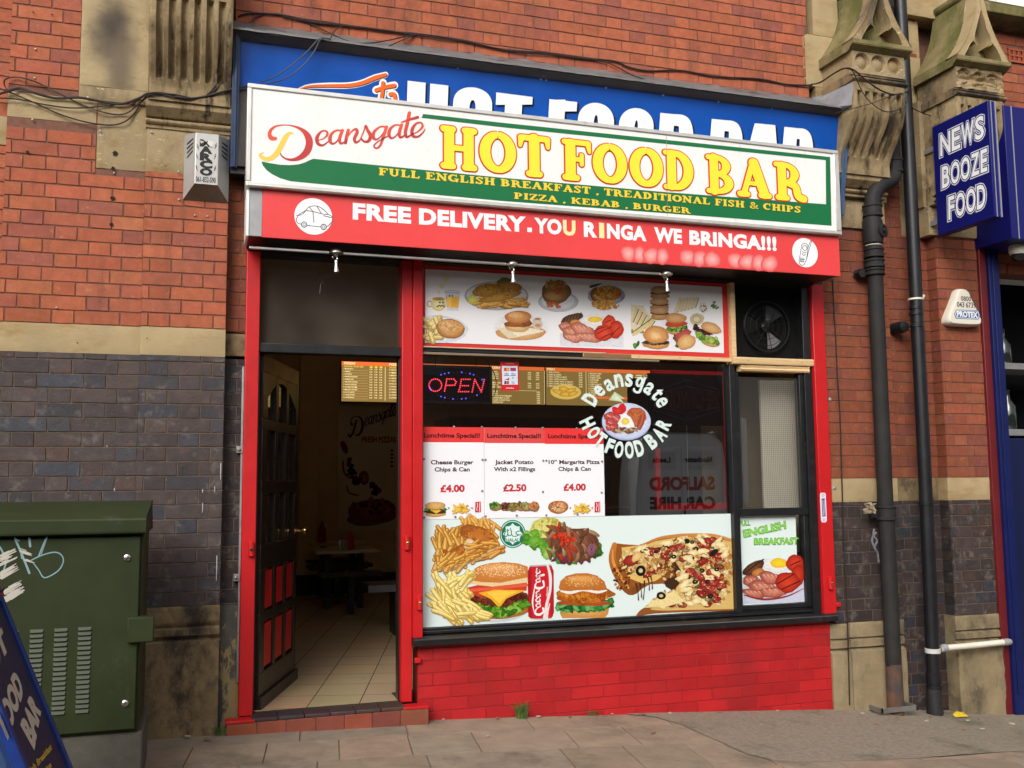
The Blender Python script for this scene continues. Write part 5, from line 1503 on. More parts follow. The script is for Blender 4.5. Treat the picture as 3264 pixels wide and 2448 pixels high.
# cola can
p = Print(Y1, B2)
CR = (204, 30, 40)
p.poly([(862, 1110), (1010, 1103), (1012, 1112), (1028, 1150), (1030, 1440), (1022, 1470), (1008, 1484), (868, 1487), (850, 1472), (847, 1440), (845, 1150)], CR)
p.poly([(845, 1150), (872, 1140), (872, 1478), (850, 1470), (847, 1440)], (172, 22, 32)); p.poly([(1002, 1130), (1028, 1150), (1030, 1440), (1010, 1470)], (178, 24, 34))
p.poly([(862, 1110), (1010, 1103), (1012, 1112), (864, 1120)], (186, 176, 178)); p.line([(868, 1486), (940, 1490), (1010, 1483)], 5, (190, 180, 184), smooth=3)
p.line([(985, 1110), (1004, 1190), (1002, 1290), (980, 1380), (965, 1480)], [14, 22, 18, 20, 26], (240, 224, 224), smooth=5); p.line([(1000, 1380), (985, 1440), (980, 1482)], [6, 14, 16], (240, 224, 224), smooth=5)
LW = (248, 238, 238)
cc = lambda pts: [(882 + (100 - y) * .80, 1462 - x * .82) for x, y in pts]     # script runs up the can
for pts, wd in (([(60, 12), (30, 8), (6, 40), (14, 78), (48, 74), (66, 50)], [14, 12, 17, 15, 9, 5]), ([(92, 38), (76, 34), (70, 62), (88, 72), (102, 52), (94, 38), (120, 42)], 8), ([(142, 42), (126, 36), (116, 62), (132, 74), (152, 56)], [6, 8, 11, 9, 6]), ([(182, 40), (164, 36), (154, 62), (168, 72), (184, 50), (186, 38), (180, 66), (194, 72), (206, 58)], 8),
                ([(208, 48), (224, 46)], 8), ([(292, 10), (250, 4), (232, 40), (240, 78), (270, 76), (290, 52)], [14, 12, 17, 15, 9, 5]), ([(306, 40), (290, 38), (286, 64), (302, 72), (314, 52), (306, 40), (330, 44)], 8), ([(330, 66), (352, 10), (344, 2), (336, 40), (336, 70), (352, 66)], 8), ([(384, 42), (368, 38), (360, 62), (372, 72), (388, 50), (390, 40), (384, 66), (402, 66)], 8),
                ([(18, 88), (110, 104), (210, 90), (262, 86)], [3, 11, 7, 2])):
    p.line(cc(pts), wd, LW, smooth=5)
p.text('classic', None, None, LW, bold=.01, pts=[(988, 1336), (988, 1262), (974, 1262), (974, 1336)])
p.build('cola_can_picture', M_PRINT, wg)
# chicken burger
p = Print(Y1, B2)
p.poly([(1075, 1410), (1420, 1400), (1412, 1450), (1390, 1480), (1090, 1482), (1072, 1450)], (206, 144, 72)); p.blob(1245, 1440, 150, 30, (222, 166, 96), (206, 146, 74), wob=.02)
p.leaves([(1065, 1400), (1150, 1408), (1250, 1404), (1350, 1402), (1430, 1375)], 34, 110, 61, ((60, 146, 70), (36, 108, 52), (120, 190, 110)))
p.blob(1250, 1375, 180, 22, (206, 84, 48), (170, 58, 34), wob=.08)
p.blob(1245, 1320, 200, 62, (212, 132, 44), (156, 84, 24), wob=.07, n=38); p.specks(1245, 1318, 180, 50, 120, 17, [(226, 152, 62), (196, 112, 36), (214, 136, 48), (176, 94, 30)], 62)
p.line([(1085, 1292), (1150, 1304), (1240, 1286), (1340, 1300), (1405, 1288)], [12, 22, 14, 20, 10], (240, 234, 220), smooth=4)
p.poly([(1068, 1270), (1080, 1222), (1120, 1186), (1190, 1168), (1270, 1166), (1340, 1184), (1390, 1224), (1408, 1276), (1330, 1284), (1160, 1288), (1080, 1284)], (190, 112, 44)); p.blob(1235, 1222, 140, 44, (214, 142, 66), (192, 116, 48), wob=.02); p.blob(1225, 1205, 90, 22, (228, 166, 92), (214, 144, 68), wob=.02)
for k in range(60):
    a, q = rnd.uniform(0, 6.28), math.sqrt(rnd.random())
    p.blob(1238 + 140 * q * math.cos(a), 1222 + 42 * q * math.sin(a), 5, 3.2, (240, 214, 160), (214, 168, 106), rot=rnd.uniform(0, 3), n=8, wob=0)
p.build('chicken_burger_picture', M_PRINT, wg)
# pizza with a lifted slice
def pizza_bits(p, cx, cy, rx, ry, n, k, seed):
    rnd = random.Random(seed)
    def put():
        a, q = rnd.uniform(0, 6.28), math.sqrt(rnd.random()); return cx + rx * q * math.cos(a), cy + ry * q * math.sin(a)
    p.specks(cx, cy, rx * 1.02, ry * 1.02, int(n * 2.4), 17 * k, [(240, 222, 168), (228, 196, 124), (214, 166, 92), (236, 208, 146), (206, 140, 76)], seed, .6)
    for i in range(n):
        x, y = put(); t = i % 9
        if t in (0, 5):
            c = rnd.choice([(176, 52, 42), (160, 44, 36), (190, 70, 52)])
            p.blob(x, y, 46 * k, 28 * k, c, (112, 26, 24), rot=rnd.uniform(-.5, .5), wob=.07, seed=i); p.specks(x, y, 34 * k, 18 * k, 7, 6 * k, [(214, 120, 90), (140, 36, 32), (230, 170, 130)], i)
        elif t in (1, 6):
            for q in (22, 17, 13): p.ring(x, y, q * k, q * .8 * k, 7 * k, (28, 26, 22), n=16)
        elif t == 2:
            p.blob(x, y, 27 * k, 17 * k, (196, 172, 126), (122, 92, 56), rot=rnd.uniform(-1, 1), wob=.12, seed=i); p.line([(x - 18 * k, y), (x, y + 8 * k), (x + 18 * k, y)], 3 * k, (80, 58, 36), smooth=3)
        elif t == 3: p.blob(x, y, 22 * k, 10 * k, (84, 124, 54), (40, 70, 30), rot=rnd.uniform(-1, 1), wob=.14, seed=i)
        elif t in (4, 7): p.blob(x, y, 50 * k, 24 * k, (246, 234, 190), (230, 200, 134), rot=rnd.uniform(-1, 1), wob=.16, seed=i)
        else: p.line([(x - 26 * k, y), (x, y - 9 * k), (x + 26 * k, y + 3 * k)], 6 * k, (126, 60, 32), smooth=3)
p = Print(Y1, B3)
body = [(100, 1050), (105, 990), (140, 955), (200, 962), (300, 968), (420, 925), (560, 900), (700, 893), (840, 900), (960, 928), (996, 945), (996, 1425), (900, 1432), (640, 1440), (420, 1450), (285, 1468), (300, 1440), (360, 1390), (460, 1340), (545, 1270), (470, 1240), (380, 1245), (240, 1322), (215, 1300), (150, 1210), (110, 1130)]
p.poly(body, (150, 84, 34))
p.poly([(300, 985), (420, 940), (560, 915), (700, 908), (840, 916), (960, 945), (994, 962), (994, 1418), (640, 1425), (440, 1432), (380, 1420), (470, 1350), (560, 1290), (600, 1180), (520, 1060), (400, 1010)], (222, 186, 110))
p.poly([(180, 985), (300, 970), (440, 985), (520, 1060), (510, 1160), (420, 1220), (330, 1240), (230, 1200), (190, 1110)], (226, 188, 104))
p.poly([(470, 1070), (540, 1050), (600, 1150), (600, 1230), (540, 1290), (490, 1260), (470, 1180)], (66, 40, 24))
p.line([(130, 965), (115, 1060), (150, 1170), (240, 1290), (330, 1250)], [34, 52, 60, 62, 26], [(196, 122, 48), (112, 62, 24)], smooth=6); p.line([(118, 1000), (120, 1080), (160, 1170), (230, 1270)], [10, 18, 20, 14], (222, 152, 72), smooth=6)
p.specks(180, 1180, 60, 110, 60, 9, [(120, 62, 26), (170, 100, 40), (84, 44, 22), (206, 132, 58)], 71)
p.line([(320, 970), (440, 922), (570, 902), (700, 896), (840, 902), (990, 942)], [8, 18, 22, 22, 22, 16], [(196, 124, 52), (214, 150, 74)], smooth=6)
p.line([(290, 1462), (340, 1428), (430, 1436), (640, 1436), (990, 1424)], [10, 26, 16, 10, 8], (150, 88, 38), smooth=5)
pizza_bits(p, 350, 1090, 140, 95, 30, .85, 72)
p.specks(790, 1150, 205, 235, 420, 17, [(240, 222, 168), (226, 192, 120), (206, 150, 82), (236, 206, 142), (196, 120, 66), (244, 230, 186)], 85, .6); p.specks(330, 1080, 140, 92, 150, 15, [(240, 220, 164), (222, 184, 112), (200, 140, 76), (234, 202, 138)], 86, .6); p.specks(520, 1130, 60, 90, 60, 14, [(150, 92, 50), (206, 160, 96), (110, 66, 38), (228, 196, 132)], 87, .8); p.specks(640, 1350, 220, 60, 120, 14, [(242, 226, 176), (228, 196, 126), (206, 152, 86)], 88, .6)
pizza_bits(p, 800, 1040, 150, 96, 46, .95, 73); pizza_bits(p, 800, 1230, 160, 120, 58, .95, 74); pizza_bits(p, 690, 1375, 230, 32, 26, .75, 75); pizza_bits(p, 640, 1010, 120, 80, 24, .9, 76); pizza_bits(p, 760, 945, 190, 32, 22, .75, 77); pizza_bits(p, 930, 1130, 55, 180, 26, .85, 78); pizza_bits(p, 560, 1385, 110, 34, 14, .7, 79); pizza_bits(p, 450, 1010, 120, 34, 14, .7, 80)
p.poly([(400, 1428), (540, 1330), (620, 1310), (700, 1380), (560, 1420)], (238, 216, 150)); p.blob(525, 1340, 34, 27, (26, 24, 22), (14, 14, 12), wob=.02); p.blob(525, 1341, 15, 12, (226, 206, 150), (196, 170, 110), wob=0)
p.blob(378, 1160, 36, 38, (24, 22, 20), (12, 12, 10), wob=.02); p.blob(378, 1160, 16, 17, (226, 206, 160), (190, 166, 110), wob=0)
p.blob(310, 1085, 58, 40, (180, 58, 44), (118, 28, 24), rot=-.3, wob=.06); p.blob(350, 1060, 30, 40, (238, 206, 140), (214, 168, 96), rot=.6, wob=.1)
for a, b in (((345, 1255), (362, 1370)), ((372, 1250), (384, 1350)), ((405, 1235), (396, 1365)), ((430, 1215), (440, 1300)), ((450, 1200), (462, 1290))): p.line([a, ((a[0] + b[0]) / 2 + 4, (a[1] + b[1]) / 2), b], [12, 5, 9], (70, 34, 20), smooth=4)
p.build('pizza_picture', M_PRINT, wg)

# breakfast poster in the casement
bp_ = thing('breakfast_poster', 'small poster reading full english breakfast in green letters in the lower right pane', 'poster', (3.81, GF, .586))
poster_sheet('mint_sheet', bp_, 3.548, 4.0, .571, 1.168, GF, (.60, .70, .70))
p = Print(Y1, B3)
p.poly([(1040, 1260), (1470, 1130), (1470, 1368), (1040, 1382)], (206, 208, 226))
def bl(x, y, a, b, c0, c1, **kw): p.blob(x, y, a, b, c0, c1, **kw)
bl(1270, 1110, 110, 50, (240, 240, 238), (222, 224, 222), wob=.08); bl(1290, 1095, 62, 34, (246, 214, 50), (230, 186, 30), wob=.04)
bl(1110, 1130, 86, 40, (118, 72, 46), (66, 36, 24), rot=-.5, wob=.04)
for k in range(5): p.line([(1050 + k * 26, 1165 - k * 20), (1085 + k * 24, 1140 - k * 18)], 9, (52, 28, 20))
bl(1140, 1160, 44, 26, (206, 140, 70), (170, 104, 50), rot=-.4)
for i, (x, y, a, b, rt) in enumerate(((1110, 1230, 80, 44, .5), (1180, 1270, 110, 50, .2), (1230, 1200, 80, 46, .4), (1250, 1300, 110, 40, -.1), (1110, 1310, 80, 30, .2))):
    bl(x, y, a, b, (214, 142, 118), (146, 62, 48), rot=rt, wob=.08, seed=i)
    for j in range(4): p.line([(x - a * .6 + j * a * .35, y - b * .5), (x - a * .4 + j * a * .35, y), (x - a * .45 + j * a * .35, y + b * .5)], 9, [(232, 176, 150), (176, 86, 66)], smooth=3)
bl(1405, 1100, 62, 66, (218, 66, 38), (160, 36, 20), wob=.05); bl(1425, 1180, 44, 80, (212, 60, 34), (156, 32, 18), wob=.04); bl(1350, 1230, 84, 76, (216, 66, 38), (158, 34, 20), wob=.04)
for a, b in (((1280, 1240), (1400, 1170)), ((1310, 1280), (1440, 1220)), ((1370, 1110), (1440, 1080))): p.line([a, b], 8, (84, 22, 14))
p.line([(1045, 1320), (1180, 1350), (1340, 1330), (1470, 1270)], [8, 14, 10, 4], (150, 50, 40), smooth=4)
GL, GD = (150, 220, 70), (30, 150, 70)
for t, q in (('FULL', [(1016, 830), (1086, 826), (1082, 796), (1014, 800)]), ('ENGLISH', [(1044, 914), (1340, 850), (1332, 798), (1036, 866)]), ('BREAKFAST', [(1116, 964), (1424, 960), (1428, 916), (1116, 922)])):
    p.text(t, None, None, GD, bold=.05, pts=[(q[0][0] - 3, q[0][1] + 4), (q[1][0] + 3, q[1][1] + 4), (q[2][0] + 3, q[2][1] - 4), (q[3][0] - 3, q[3][1] - 4)])
    p.text(t, None, None, GL, bold=.02, pts=q)
p.build('breakfast_picture', M_PRINT, bp_)

# three lunch posters behind the glass
LY = GF - .0012
for n_, (x0, x1, y0, y1, head, l1, l2, pr_, lab) in enumerate((
        (106, 538, 130, 786, (112, 508), ('Cheese Burger', 162, 462), ('Chips & Can', 188, 436), ('\u00a34.00', 228, 400), 'lunch poster offering cheese burger, chips and can for 4.00'),
        (539, 966, 136, 776, (560, 940), ('Jacket Potato', 614, 886), ('With x2 Fillings', 606, 897), ('\u00a32.50', 670, 834), 'lunch poster offering jacket potato with two fillings for 2.50'),
        (968, 1380, 142, 770, (990, 1354), ('10\u201d Margarita Pizza', 992, 1352), ('Chips & Can', 1060, 1288), ('\u00a34.00', 1094, 1252), 'lunch poster offering margarita pizza, chips and can for 4.00'))):
    yl = LY - n_ * .0006
    a, b_ = W(B2, x0, y1, yl), W(B2, x1, y0, yl)
    z1 = W(B2, 539, 138, yl)[1]; z0 = W(B2, 700, 776, yl)[1]
    lp = thing('lunch_poster', lab, 'poster', ((a[0] + b_[0]) / 2, yl, z0), 'lunchtime special posters in the window')
    zh_ = W(B2, x0 + 50, y0 + 112, yl)[1]
    poster_sheet('paper', lp, a[0] + .0025, b_[0] - .0025, z0, z1, yl, (.80, .80, .82), m=mat('poster_paper', (.80, .80, .83), rough=.4))
    p = Print(yl - .0006, B2)
    p.zf = None
    p.poly([(a[0] + .0025, zh_), (b_[0] - .0025, zh_), (b_[0] - .0025, z1), (a[0] + .0025, z1)], ((232, 62, 60), (226, 78, 76), (234, 58, 56))[n_])
    zz = lambda v: z0 + (z1 - z0) * v
    def tx(t, xa, xb, v0, v1, col, bold):
        p.text(t, (W(B2, xa, 400, yl)[0], zz(v0)), (W(B2, xb, 400, yl)[0], zz(v1)), col, bold=bold)
    tx('Lunchtime Special!!', head[0], head[1], .868, .935, (58, 16, 24), .035)
    p.build('heading', M_PRINT, lp)
    p = Print(yl - .0006, B2); p.zf = None
    tx(l1[0], l1[1], l1[2], .578, .640, (66, 36, 44), .03); tx(l2[0], l2[1], l2[2], .500, .562, (66, 36, 44), .03)
    p.build('offer_text', M_PRINT, lp)
    p = Print(yl - .0006, B2); p.zf = None
    tx(pr_[0], pr_[1], pr_[2], .288, .372, (200, 40, 52), .045)
    p.build('price', M_PRINT, lp)
    p = Print(yl - .0009, B2)
    if n_ == 1:
        for k, (x, c) in enumerate(((620, (150, 176, 80)), (690, (110, 60, 56)), (745, (130, 140, 70)), (795, (150, 130, 60)), (840, (166, 176, 110)), (890, (200, 130, 84)))):
            p.blob(x, 698, 42, 32, (206, 170, 120), (120, 78, 42), wob=.06); p.specks(x, 690, 34, 24, 22, 8, [c, tuple(v * .8 for v in c), tuple(min(255, v * 1.2) for v in c)], 80 + k)
        p.leaves([(590, 690), (610, 680)], 18, 10, 81)
    else:
        o = 0 if n_ == 0 else 846
        if n_ == 0:
            p.blob(196, 748, 72, 22, (224, 182, 110), (190, 140, 72), wob=.02); p.blob(196, 730, 74, 20, (86, 50, 34), (56, 32, 22), wob=.06); p.leaves([(126, 716), (190, 714), (266, 716)], 12, 26, 82); p.poly([(160, 722), (240, 722), (200, 746)], (242, 186, 50)); p.blob(194, 690, 72, 28, (232, 188, 116), (198, 146, 76), wob=.02)
        else:
            p.blob(1060, 700, 72, 46, (206, 150, 84), (150, 92, 44), wob=.02); p.blob(1060, 698, 60, 37, (230, 190, 130), (206, 130, 80), wob=.04); p.specks(1060, 698, 54, 32, 40, 6, [(240, 216, 170), (200, 90, 60), (222, 160, 100)], 83)
            for k in range(4): p.line([(1060, 700), (1060 + 70 * math.cos(k * 1.57 + .4), 700 + 44 * math.sin(k * 1.57 + .4))], 2.4, (120, 70, 36))
        cx_ = 372 if n_ == 0 else 1226
        p.fries(cx_ - 40, 692, cx_ + 40, 730, 36, 50, 9, 84, c=((250, 206, 90), (226, 168, 46)), ang=(-1.3, 1.3))
        for x in ((290, 454) if n_ == 0 else (1149, 1302)): p.line([(x - 8, 706), (x + 8, 706)], 3, (70, 60, 70), round_cap=False); p.line([(x, 698), (x, 714)], 3, (70, 60, 70), round_cap=False)
        xc = 496 if n_ == 0 else 1339
        p.poly([(xc - 19, 664), (xc + 19, 660), (xc + 20, 732), (xc - 20, 736)], CR); p.line([(xc + 12, 668), (xc + 10, 730)], 5, (240, 224, 224)); p.line([(xc - 6, 724), (xc - 8, 706), (xc - 2, 690), (xc - 6, 672)], 5, (246, 226, 228), smooth=3)
    p.build('food_picture', M_PRINT, lp)
    fb = MB()
    for x, y in ((x0 + 220, y0 + 4), (x1 - 16, y0 + 6), (x0 + 8, y0 + 230), (x1 - 12, y0 + 236), (x1 - 14, y0 + 456), (x0 + 228, y1 - 18), (x0 + 8, y1 - 12)):
        q = W(B2, x, y, yl - .001); fb.lathe((q[0], yl - .0008, q[1]), (0, -1, 0), [(.0075, 0), (.0075, .003), (.004, .0045)], 10)
    fb.build('clear_fixings', mat('clear_fixing', (.22, .22, .24), rough=.2, spec=.8), lp)

# round decal on the glass
dc = thing('window_decal', 'round window decal with white lettering around a plated english breakfast', 'decal', (2.63, GF, 1.4))
p = Print(GF - .0085, C7)
DW = (222, 238, 232)
for ch, cx, cy, w_, h_, out in (('D', 308, 612, 150, 262, 1), ('e', 455, 480, 136, 196, 1), ('a', 612, 386, 136, 196, 1), ('n', 765, 318, 136, 214, 1), ('s', 930, 312, 124, 214, 1), ('g', 1092, 392, 136, 290, 1), ('a', 1252, 446, 136, 200, 1), ('t', 1388, 532, 112, 236, 1), ('e', 1455, 664, 136, 200, 1),
                                ('H', 264, 996, 148, 236, 0), ('O', 366, 1154, 140, 242, 0), ('T', 470, 1268, 136, 250, 0), ('F', 625, 1370, 120, 246, 0), ('O', 770, 1424, 142, 276, 0), ('O', 934, 1430, 142, 280, 0), ('D', 1092, 1398, 140, 270, 0), ('B', 1284, 1290, 136, 256, 0), ('A', 1418, 1176, 140, 250, 0), ('R', 1484, 1018, 136, 236, 0)):
    if ch == 'H':
        p.build('arched_name', M_PRINT, dc); p = Print(GF - .0085, C7)
    ux, uy = ((cx - 880), (cy - 950)) if out else ((880 - cx), (700 - cy))
    q = math.hypot(ux, uy); ux, uy = ux / q, uy / q
    rx_, ry_ = -uy, ux
    c4 = [(cx + rx_ * a * w_ / 2 + ux * b * h_ / 2, cy + ry_ * a * w_ / 2 + uy * b * h_ / 2) for a, b in ((-1, -1), (1, -1), (1, 1), (-1, 1))]
    if ch == 'g':
        p.af = lambda t: W(C7, cx + rx_ * t[0] + ux * t[1], cy + ry_ * t[0] + uy * t[1], p.Y)
        p.line(arc(-12, 52, 40, 66, 0, 360, 28), 40, DW, round_cap=False)
        p.line([(46, 138), (46, -60), (34, -104), (-4, -120), (-48, -104), (-54, -84)], [40, 40, 40, 36, 38, 34], DW, smooth=4)
        p.af = None
        continue
    p.text(ch, None, None, DW, bold=.05 if ch.isupper() else .026, pts=c4)
p.build('arched_words', M_PRINT, dc)
p = Print(GF - .0085, C7)
p.blob(888, 975, 392, 300, (206, 214, 236), (160, 172, 204), wob=0, n=60); p.blob(888, 962, 384, 286, (216, 224, 244), (196, 206, 232), wob=0, n=60); p.blob(886, 960, 340, 240, (226, 232, 246), (206, 214, 236), wob=0, n=54)
p.poly([(610, 630), (700, 495), (860, 605), (790, 604), (860, 690), (780, 650)], (190, 206, 166)); p.poly([(650, 610), (705, 520), (790, 604), (830, 660), (760, 640)], (214, 226, 196))
p.blob(1040, 900, 170, 150, (206, 120, 78), (176, 84, 52), wob=.05); p.specks(1040, 890, 150, 130, 150, 14, [(226, 140, 90), (196, 100, 62), (214, 126, 78)], 91, .7)
p.poly([(1120, 860), (1190, 850), (1180, 1000), (1120, 1110), (1060, 1090), (1070, 1000)], (158, 74, 52)); p.line([(1160, 870), (1140, 980), (1090, 1080)], 26, (184, 98, 72), smooth=4)
for i, (x, y, a, b, rt) in enumerate(((640, 900, 110, 80, .3), (660, 1010, 110, 90, .8), (620, 1060, 60, 60, 0), (700, 1080, 90, 60, .6), (730, 920, 70, 70, 1))): p.blob(x, y, a, b, (206, 96, 88), (156, 50, 50), rot=rt, wob=.07, seed=i); p.line([(x - 50, y - 30), (x, y), (x + 40, y + 40)], 20, (226, 146, 136), smooth=3)
p.poly([(664, 745), (700, 730), (760, 750), (800, 690), (850, 676), (890, 740), (890, 800), (830, 850), (740, 860), (670, 810)], (206, 36, 36)); p.blob(760, 800, 60, 40, (222, 66, 54), (206, 36, 36))
p.poly([(880, 850), (960, 900), (1010, 990), (1030, 1060), (900, 1090), (800, 1060), (750, 1000), (810, 930), (820, 860)], (242, 242, 240)); p.blob(878, 970, 62, 56, (244, 222, 100), (222, 190, 64), wob=.02)
p.specks(880, 1110, 190, 44, 60, 22, [(190, 160, 120), (150, 112, 76), (206, 180, 140), (120, 86, 58)], 92, .7)
p.build('breakfast_plate_picture', M_PRINT, dc)

# red card-payment sticker inside the glass
cs = thing('card_sticker', 'red sticker with a white panel of payment card logos beside the led sign', 'sticker', W(B0, 930, 1215, GF - .001)[0:1] + (GF - .001, W(B0, 930, 1215, GF - .001)[1]))
p = Print(GF - .001, B0)
p.poly([(842, 950), (1010, 955), (1018, 1215), (850, 1218)], (206, 34, 40)); p.poly([(856, 990), (1000, 992), (1003, 1160), (862, 1162)], (216, 226, 240))
for x, y, c, d in ((875, 1008, (220, 90, 50), (230, 160, 60)), (935, 1008, (50, 70, 150), (190, 50, 60))): p.poly([(x, y), (x + 50, y), (x + 50, y + 30), (x, y + 30)], c); p.blob(x + 18, y + 15, 13, 12, (200, 40, 50), (200, 40, 50), wob=0); p.blob(x + 32, y + 15, 13, 12, d, d, wob=0)
for x in (875, 935): p.poly([(x, 1050), (x + 50, 1050), (x + 50, 1078), (x, 1078)], (236, 240, 248)); p.text('VISA', (x + 3, 1070), (x + 47, 1054), (40, 60, 130), bold=.03); p.poly([(x, 1074), (x + 50, 1074), (x + 50, 1080), (x, 1080)], (40, 60, 130))
p.poly([(880, 1120), (925, 1098), (925, 1120)], (206, 60, 40)); p.poly([(880, 1128), (900, 1128), (900, 1156), (880, 1156)], (60, 60, 80)); p.poly([(903, 1128), (922, 1128), (922, 1156), (903, 1156)], (190, 50, 60))
for k in range(3): p.line([(948 + k * 9, 1132), (952 + k * 9, 1144), (948 + k * 9, 1156)], 3, (90, 100, 130), smooth=3)
for k in range(3): p.line([(950, 1096 + k * 6), (966, 1092 + k * 6)], 3, (120, 130, 170))
p.line([(890, 968), (965, 970)], 5, (236, 170, 160)); p.text('contactless', (895, 1198), (968, 1184), (250, 220, 220), bold=.02)
o = p.build('sticker_face', M_PRINT, cs)

# led OPEN sign
os_ = thing('open_sign', 'black hanging led sign spelling open in red dots inside a blue dotted oval', 'led sign', (1.58, .10, 1.91))
OY = .085
a, b_ = W(C5, 822, 478, OY), W(C5, 1497, 118, OY)
bx('sign_board', mat('black_acrylic', (.006, .006, .008), rough=.25), os_, a[0], b_[0], OY, OY + .025, a[1], b_[1], .004)
fb = MB()
for x0, x1, z0, z1 in ((a[0], b_[0], a[1], a[1] + .018), (a[0], b_[0], b_[1] - .018, b_[1]), (b_[0] - .016, b_[0], a[1] + .018, b_[1] - .018)): fb.box(x0, x1, OY - .006, OY, z0, z1)
fb.build('sign_frame', M_BLACK, os_, bevel=.002)
LR = mat('red_led', (.4, .02, .04), emit=(1, .05, .09), estr=1.5)
LB = mat('blue_led', (.02, .02, .3), emit=(.12, .10, 1), estr=1.5)
LO = mat('unlit_led', (.10, .10, .10), rough=.3)
def led(name, dots, m, parent, y, r=.0046):
    fb = MB()
    for d in dots: fb.lathe((d[0], y, d[1]), (0, -1, 0), [(r, 0), (r, .003), (r * .6, .006)], 8)
    return fb.build(name, m, parent)
def along(pts, step):
    out, acc = [pts[0]], 0
    for (x0, y0), (x1, y1) in zip(pts, pts[1:]):
        l = math.hypot(x1 - x0, y1 - y0); n = max(1, round(l / step))
        out += [(x0 + (x1 - x0) * i / n, y0 + (y1 - y0) * i / n) for i in range(1, n + 1)]
    return out
wc = lambda L_: [W(C5, x, y, OY) for x, y in L_]
led('led_letter', wc([(945 + 62 * math.cos(R(18 * i)), 300 + 60 * math.sin(R(18 * i))) for i in range(20)]), LR, os_, OY)
led('led_letter', wc(along([(1035, 358), (1058, 240), (1125, 240), (1148, 268), (1135, 300), (1060, 303)], 20)), LR, os_, OY)
led('led_letter', wc(along([(1285, 243), (1200, 243), (1188, 305), (1268, 306)], 20) + along([(1185, 325), (1172, 364), (1270, 364)], 20)), LR, os_, OY)
led('led_letter', wc(along([(1305, 366), (1330, 244), (1395, 366), (1424, 246)], 20)), LR, os_, OY)
ell = [(1160 + 272 * math.cos(R(a_)), 305 + 132 * math.sin(R(a_))) for a_ in range(0, 360, 9)]
lit = [i for i in range(40) if i in (33, 34, 26, 27, 28, 31, 37, 38, 19, 18, 14, 13, 11, 8, 9, 5)]
led('led_oval', wc([ell[i] for i in lit]), LB, os_, OY); led('led_oval', wc([e_ for i, e_ in enumerate(ell) if i not in lit and not 15 < i < 24]), LO, os_, OY, .003)
fb = MB()
for x in (950, 1348): fb.tube([(*W(C5, x, 120, OY)[:1], OY + .01, W(C5, x, 120, OY)[1]), (W(C5, x, 50, OY)[0], OY + .01, 2.21)], .0022, 6)
fb.tube(spline3([(W(C5, x, y, OY)[0], OY + .012, W(C5, x, y, OY)[1]) for x, y in ((1462, 55), (1480, 110), (1525, 180), (1545, 260), (1540, 350), (1525, 400), (1500, 414))], 5), .0026, 6)
fb.build('hanging_wires', M_CABLE, os_)
# unlit SANDWICHES led board
ss = thing('unlit_sign', 'dark unlit led board with a dotted diamond outline, behind the right side of the window', 'led sign', (3.22, .10, 1.79))
a, b_ = W(B1, 462, 1480, .09), W(B1, 1112, 1040, .09)
bx('sign_board', MATS['black_acrylic'], ss, a[0], b_[0], .09, .098, a[1], b_[1], .003)
w1 = lambda L_: [W(B1, x, y, .09) for x, y in L_]
led('led_outline', w1(along([(520, 1180), (797, 1080), (1080, 1168), (1080, 1195), (797, 1138), (540, 1200)], 13) + along([(510, 1350), (797, 1438), (1080, 1350), (1080, 1325), (797, 1378), (520, 1310)], 13) + along([(797, 1080), (797, 1138)], 13) + along([(797, 1378), (797, 1438)], 13)), mat('clear_led', (.20, .20, .20), rough=.3), ss, .09, .0016)
p = Print(.089, B1)
p.text('SANDWICHES', (505, 1335), (1075, 1180), (64, 18, 22), bold=.0)
p.build('dull_letters', M_PRINT, ss)
fb = MB(); q = W(B1, 798, 1485, .095); fb.tube([(q[0], .094, a[1]), (q[0], .094, 1.25)], .0015, 6); fb.build('hanging_wires', mat('pale_wire', (.4, .4, .4)), ss)
# red framed display case behind the window
dcase = thing('display_case', 'red framed display case standing inside behind the right of the main window', 'display case', (3.35, .4, .12))
DY = .10
xr0, xr1 = W(B1, 1118, 1200, DY)[0], W(B1, 1182, 1200, DY)[0]
xl0, xl1 = W(B3, 424, 500, DY)[0], W(B3, 458, 500, DY)[0]
zt0, zt1, zq0, zq1 = W(B1, 800, 1045, DY)[1], W(B1, 800, 1000, DY)[1], W(B3, 700, 722, DY)[1], W(B3, 700, 672, DY)[1]
fb = MB(); fb.box(xr0, xr1, DY, DY + .03, zq0, zt1); fb.box(xl0, xl1, DY, DY + .03, zq0, W(B3, 440, 285, DY)[1]); fb.box(xl1 + .0005, xr0 - .0005, DY, DY + .03, zq0, zq1); fb.box(xl1 - .05, xr0 - .0005, DY, DY + .03, zt0, zt1)
fb.build('red_frame', mat('bright_red_paint', (.62, .012, .014), rough=.4), dcase, bevel=.002)
bx('case_body', M_BLACK, dcase, 2.98, 3.54, .131, .55, .125, 1.16, .004)
bx('case_back', mat('case_back', (.03, .025, .022), rough=.6), dcase, 2.98, 3.56, .56, .58, .125, 2.16, .0)

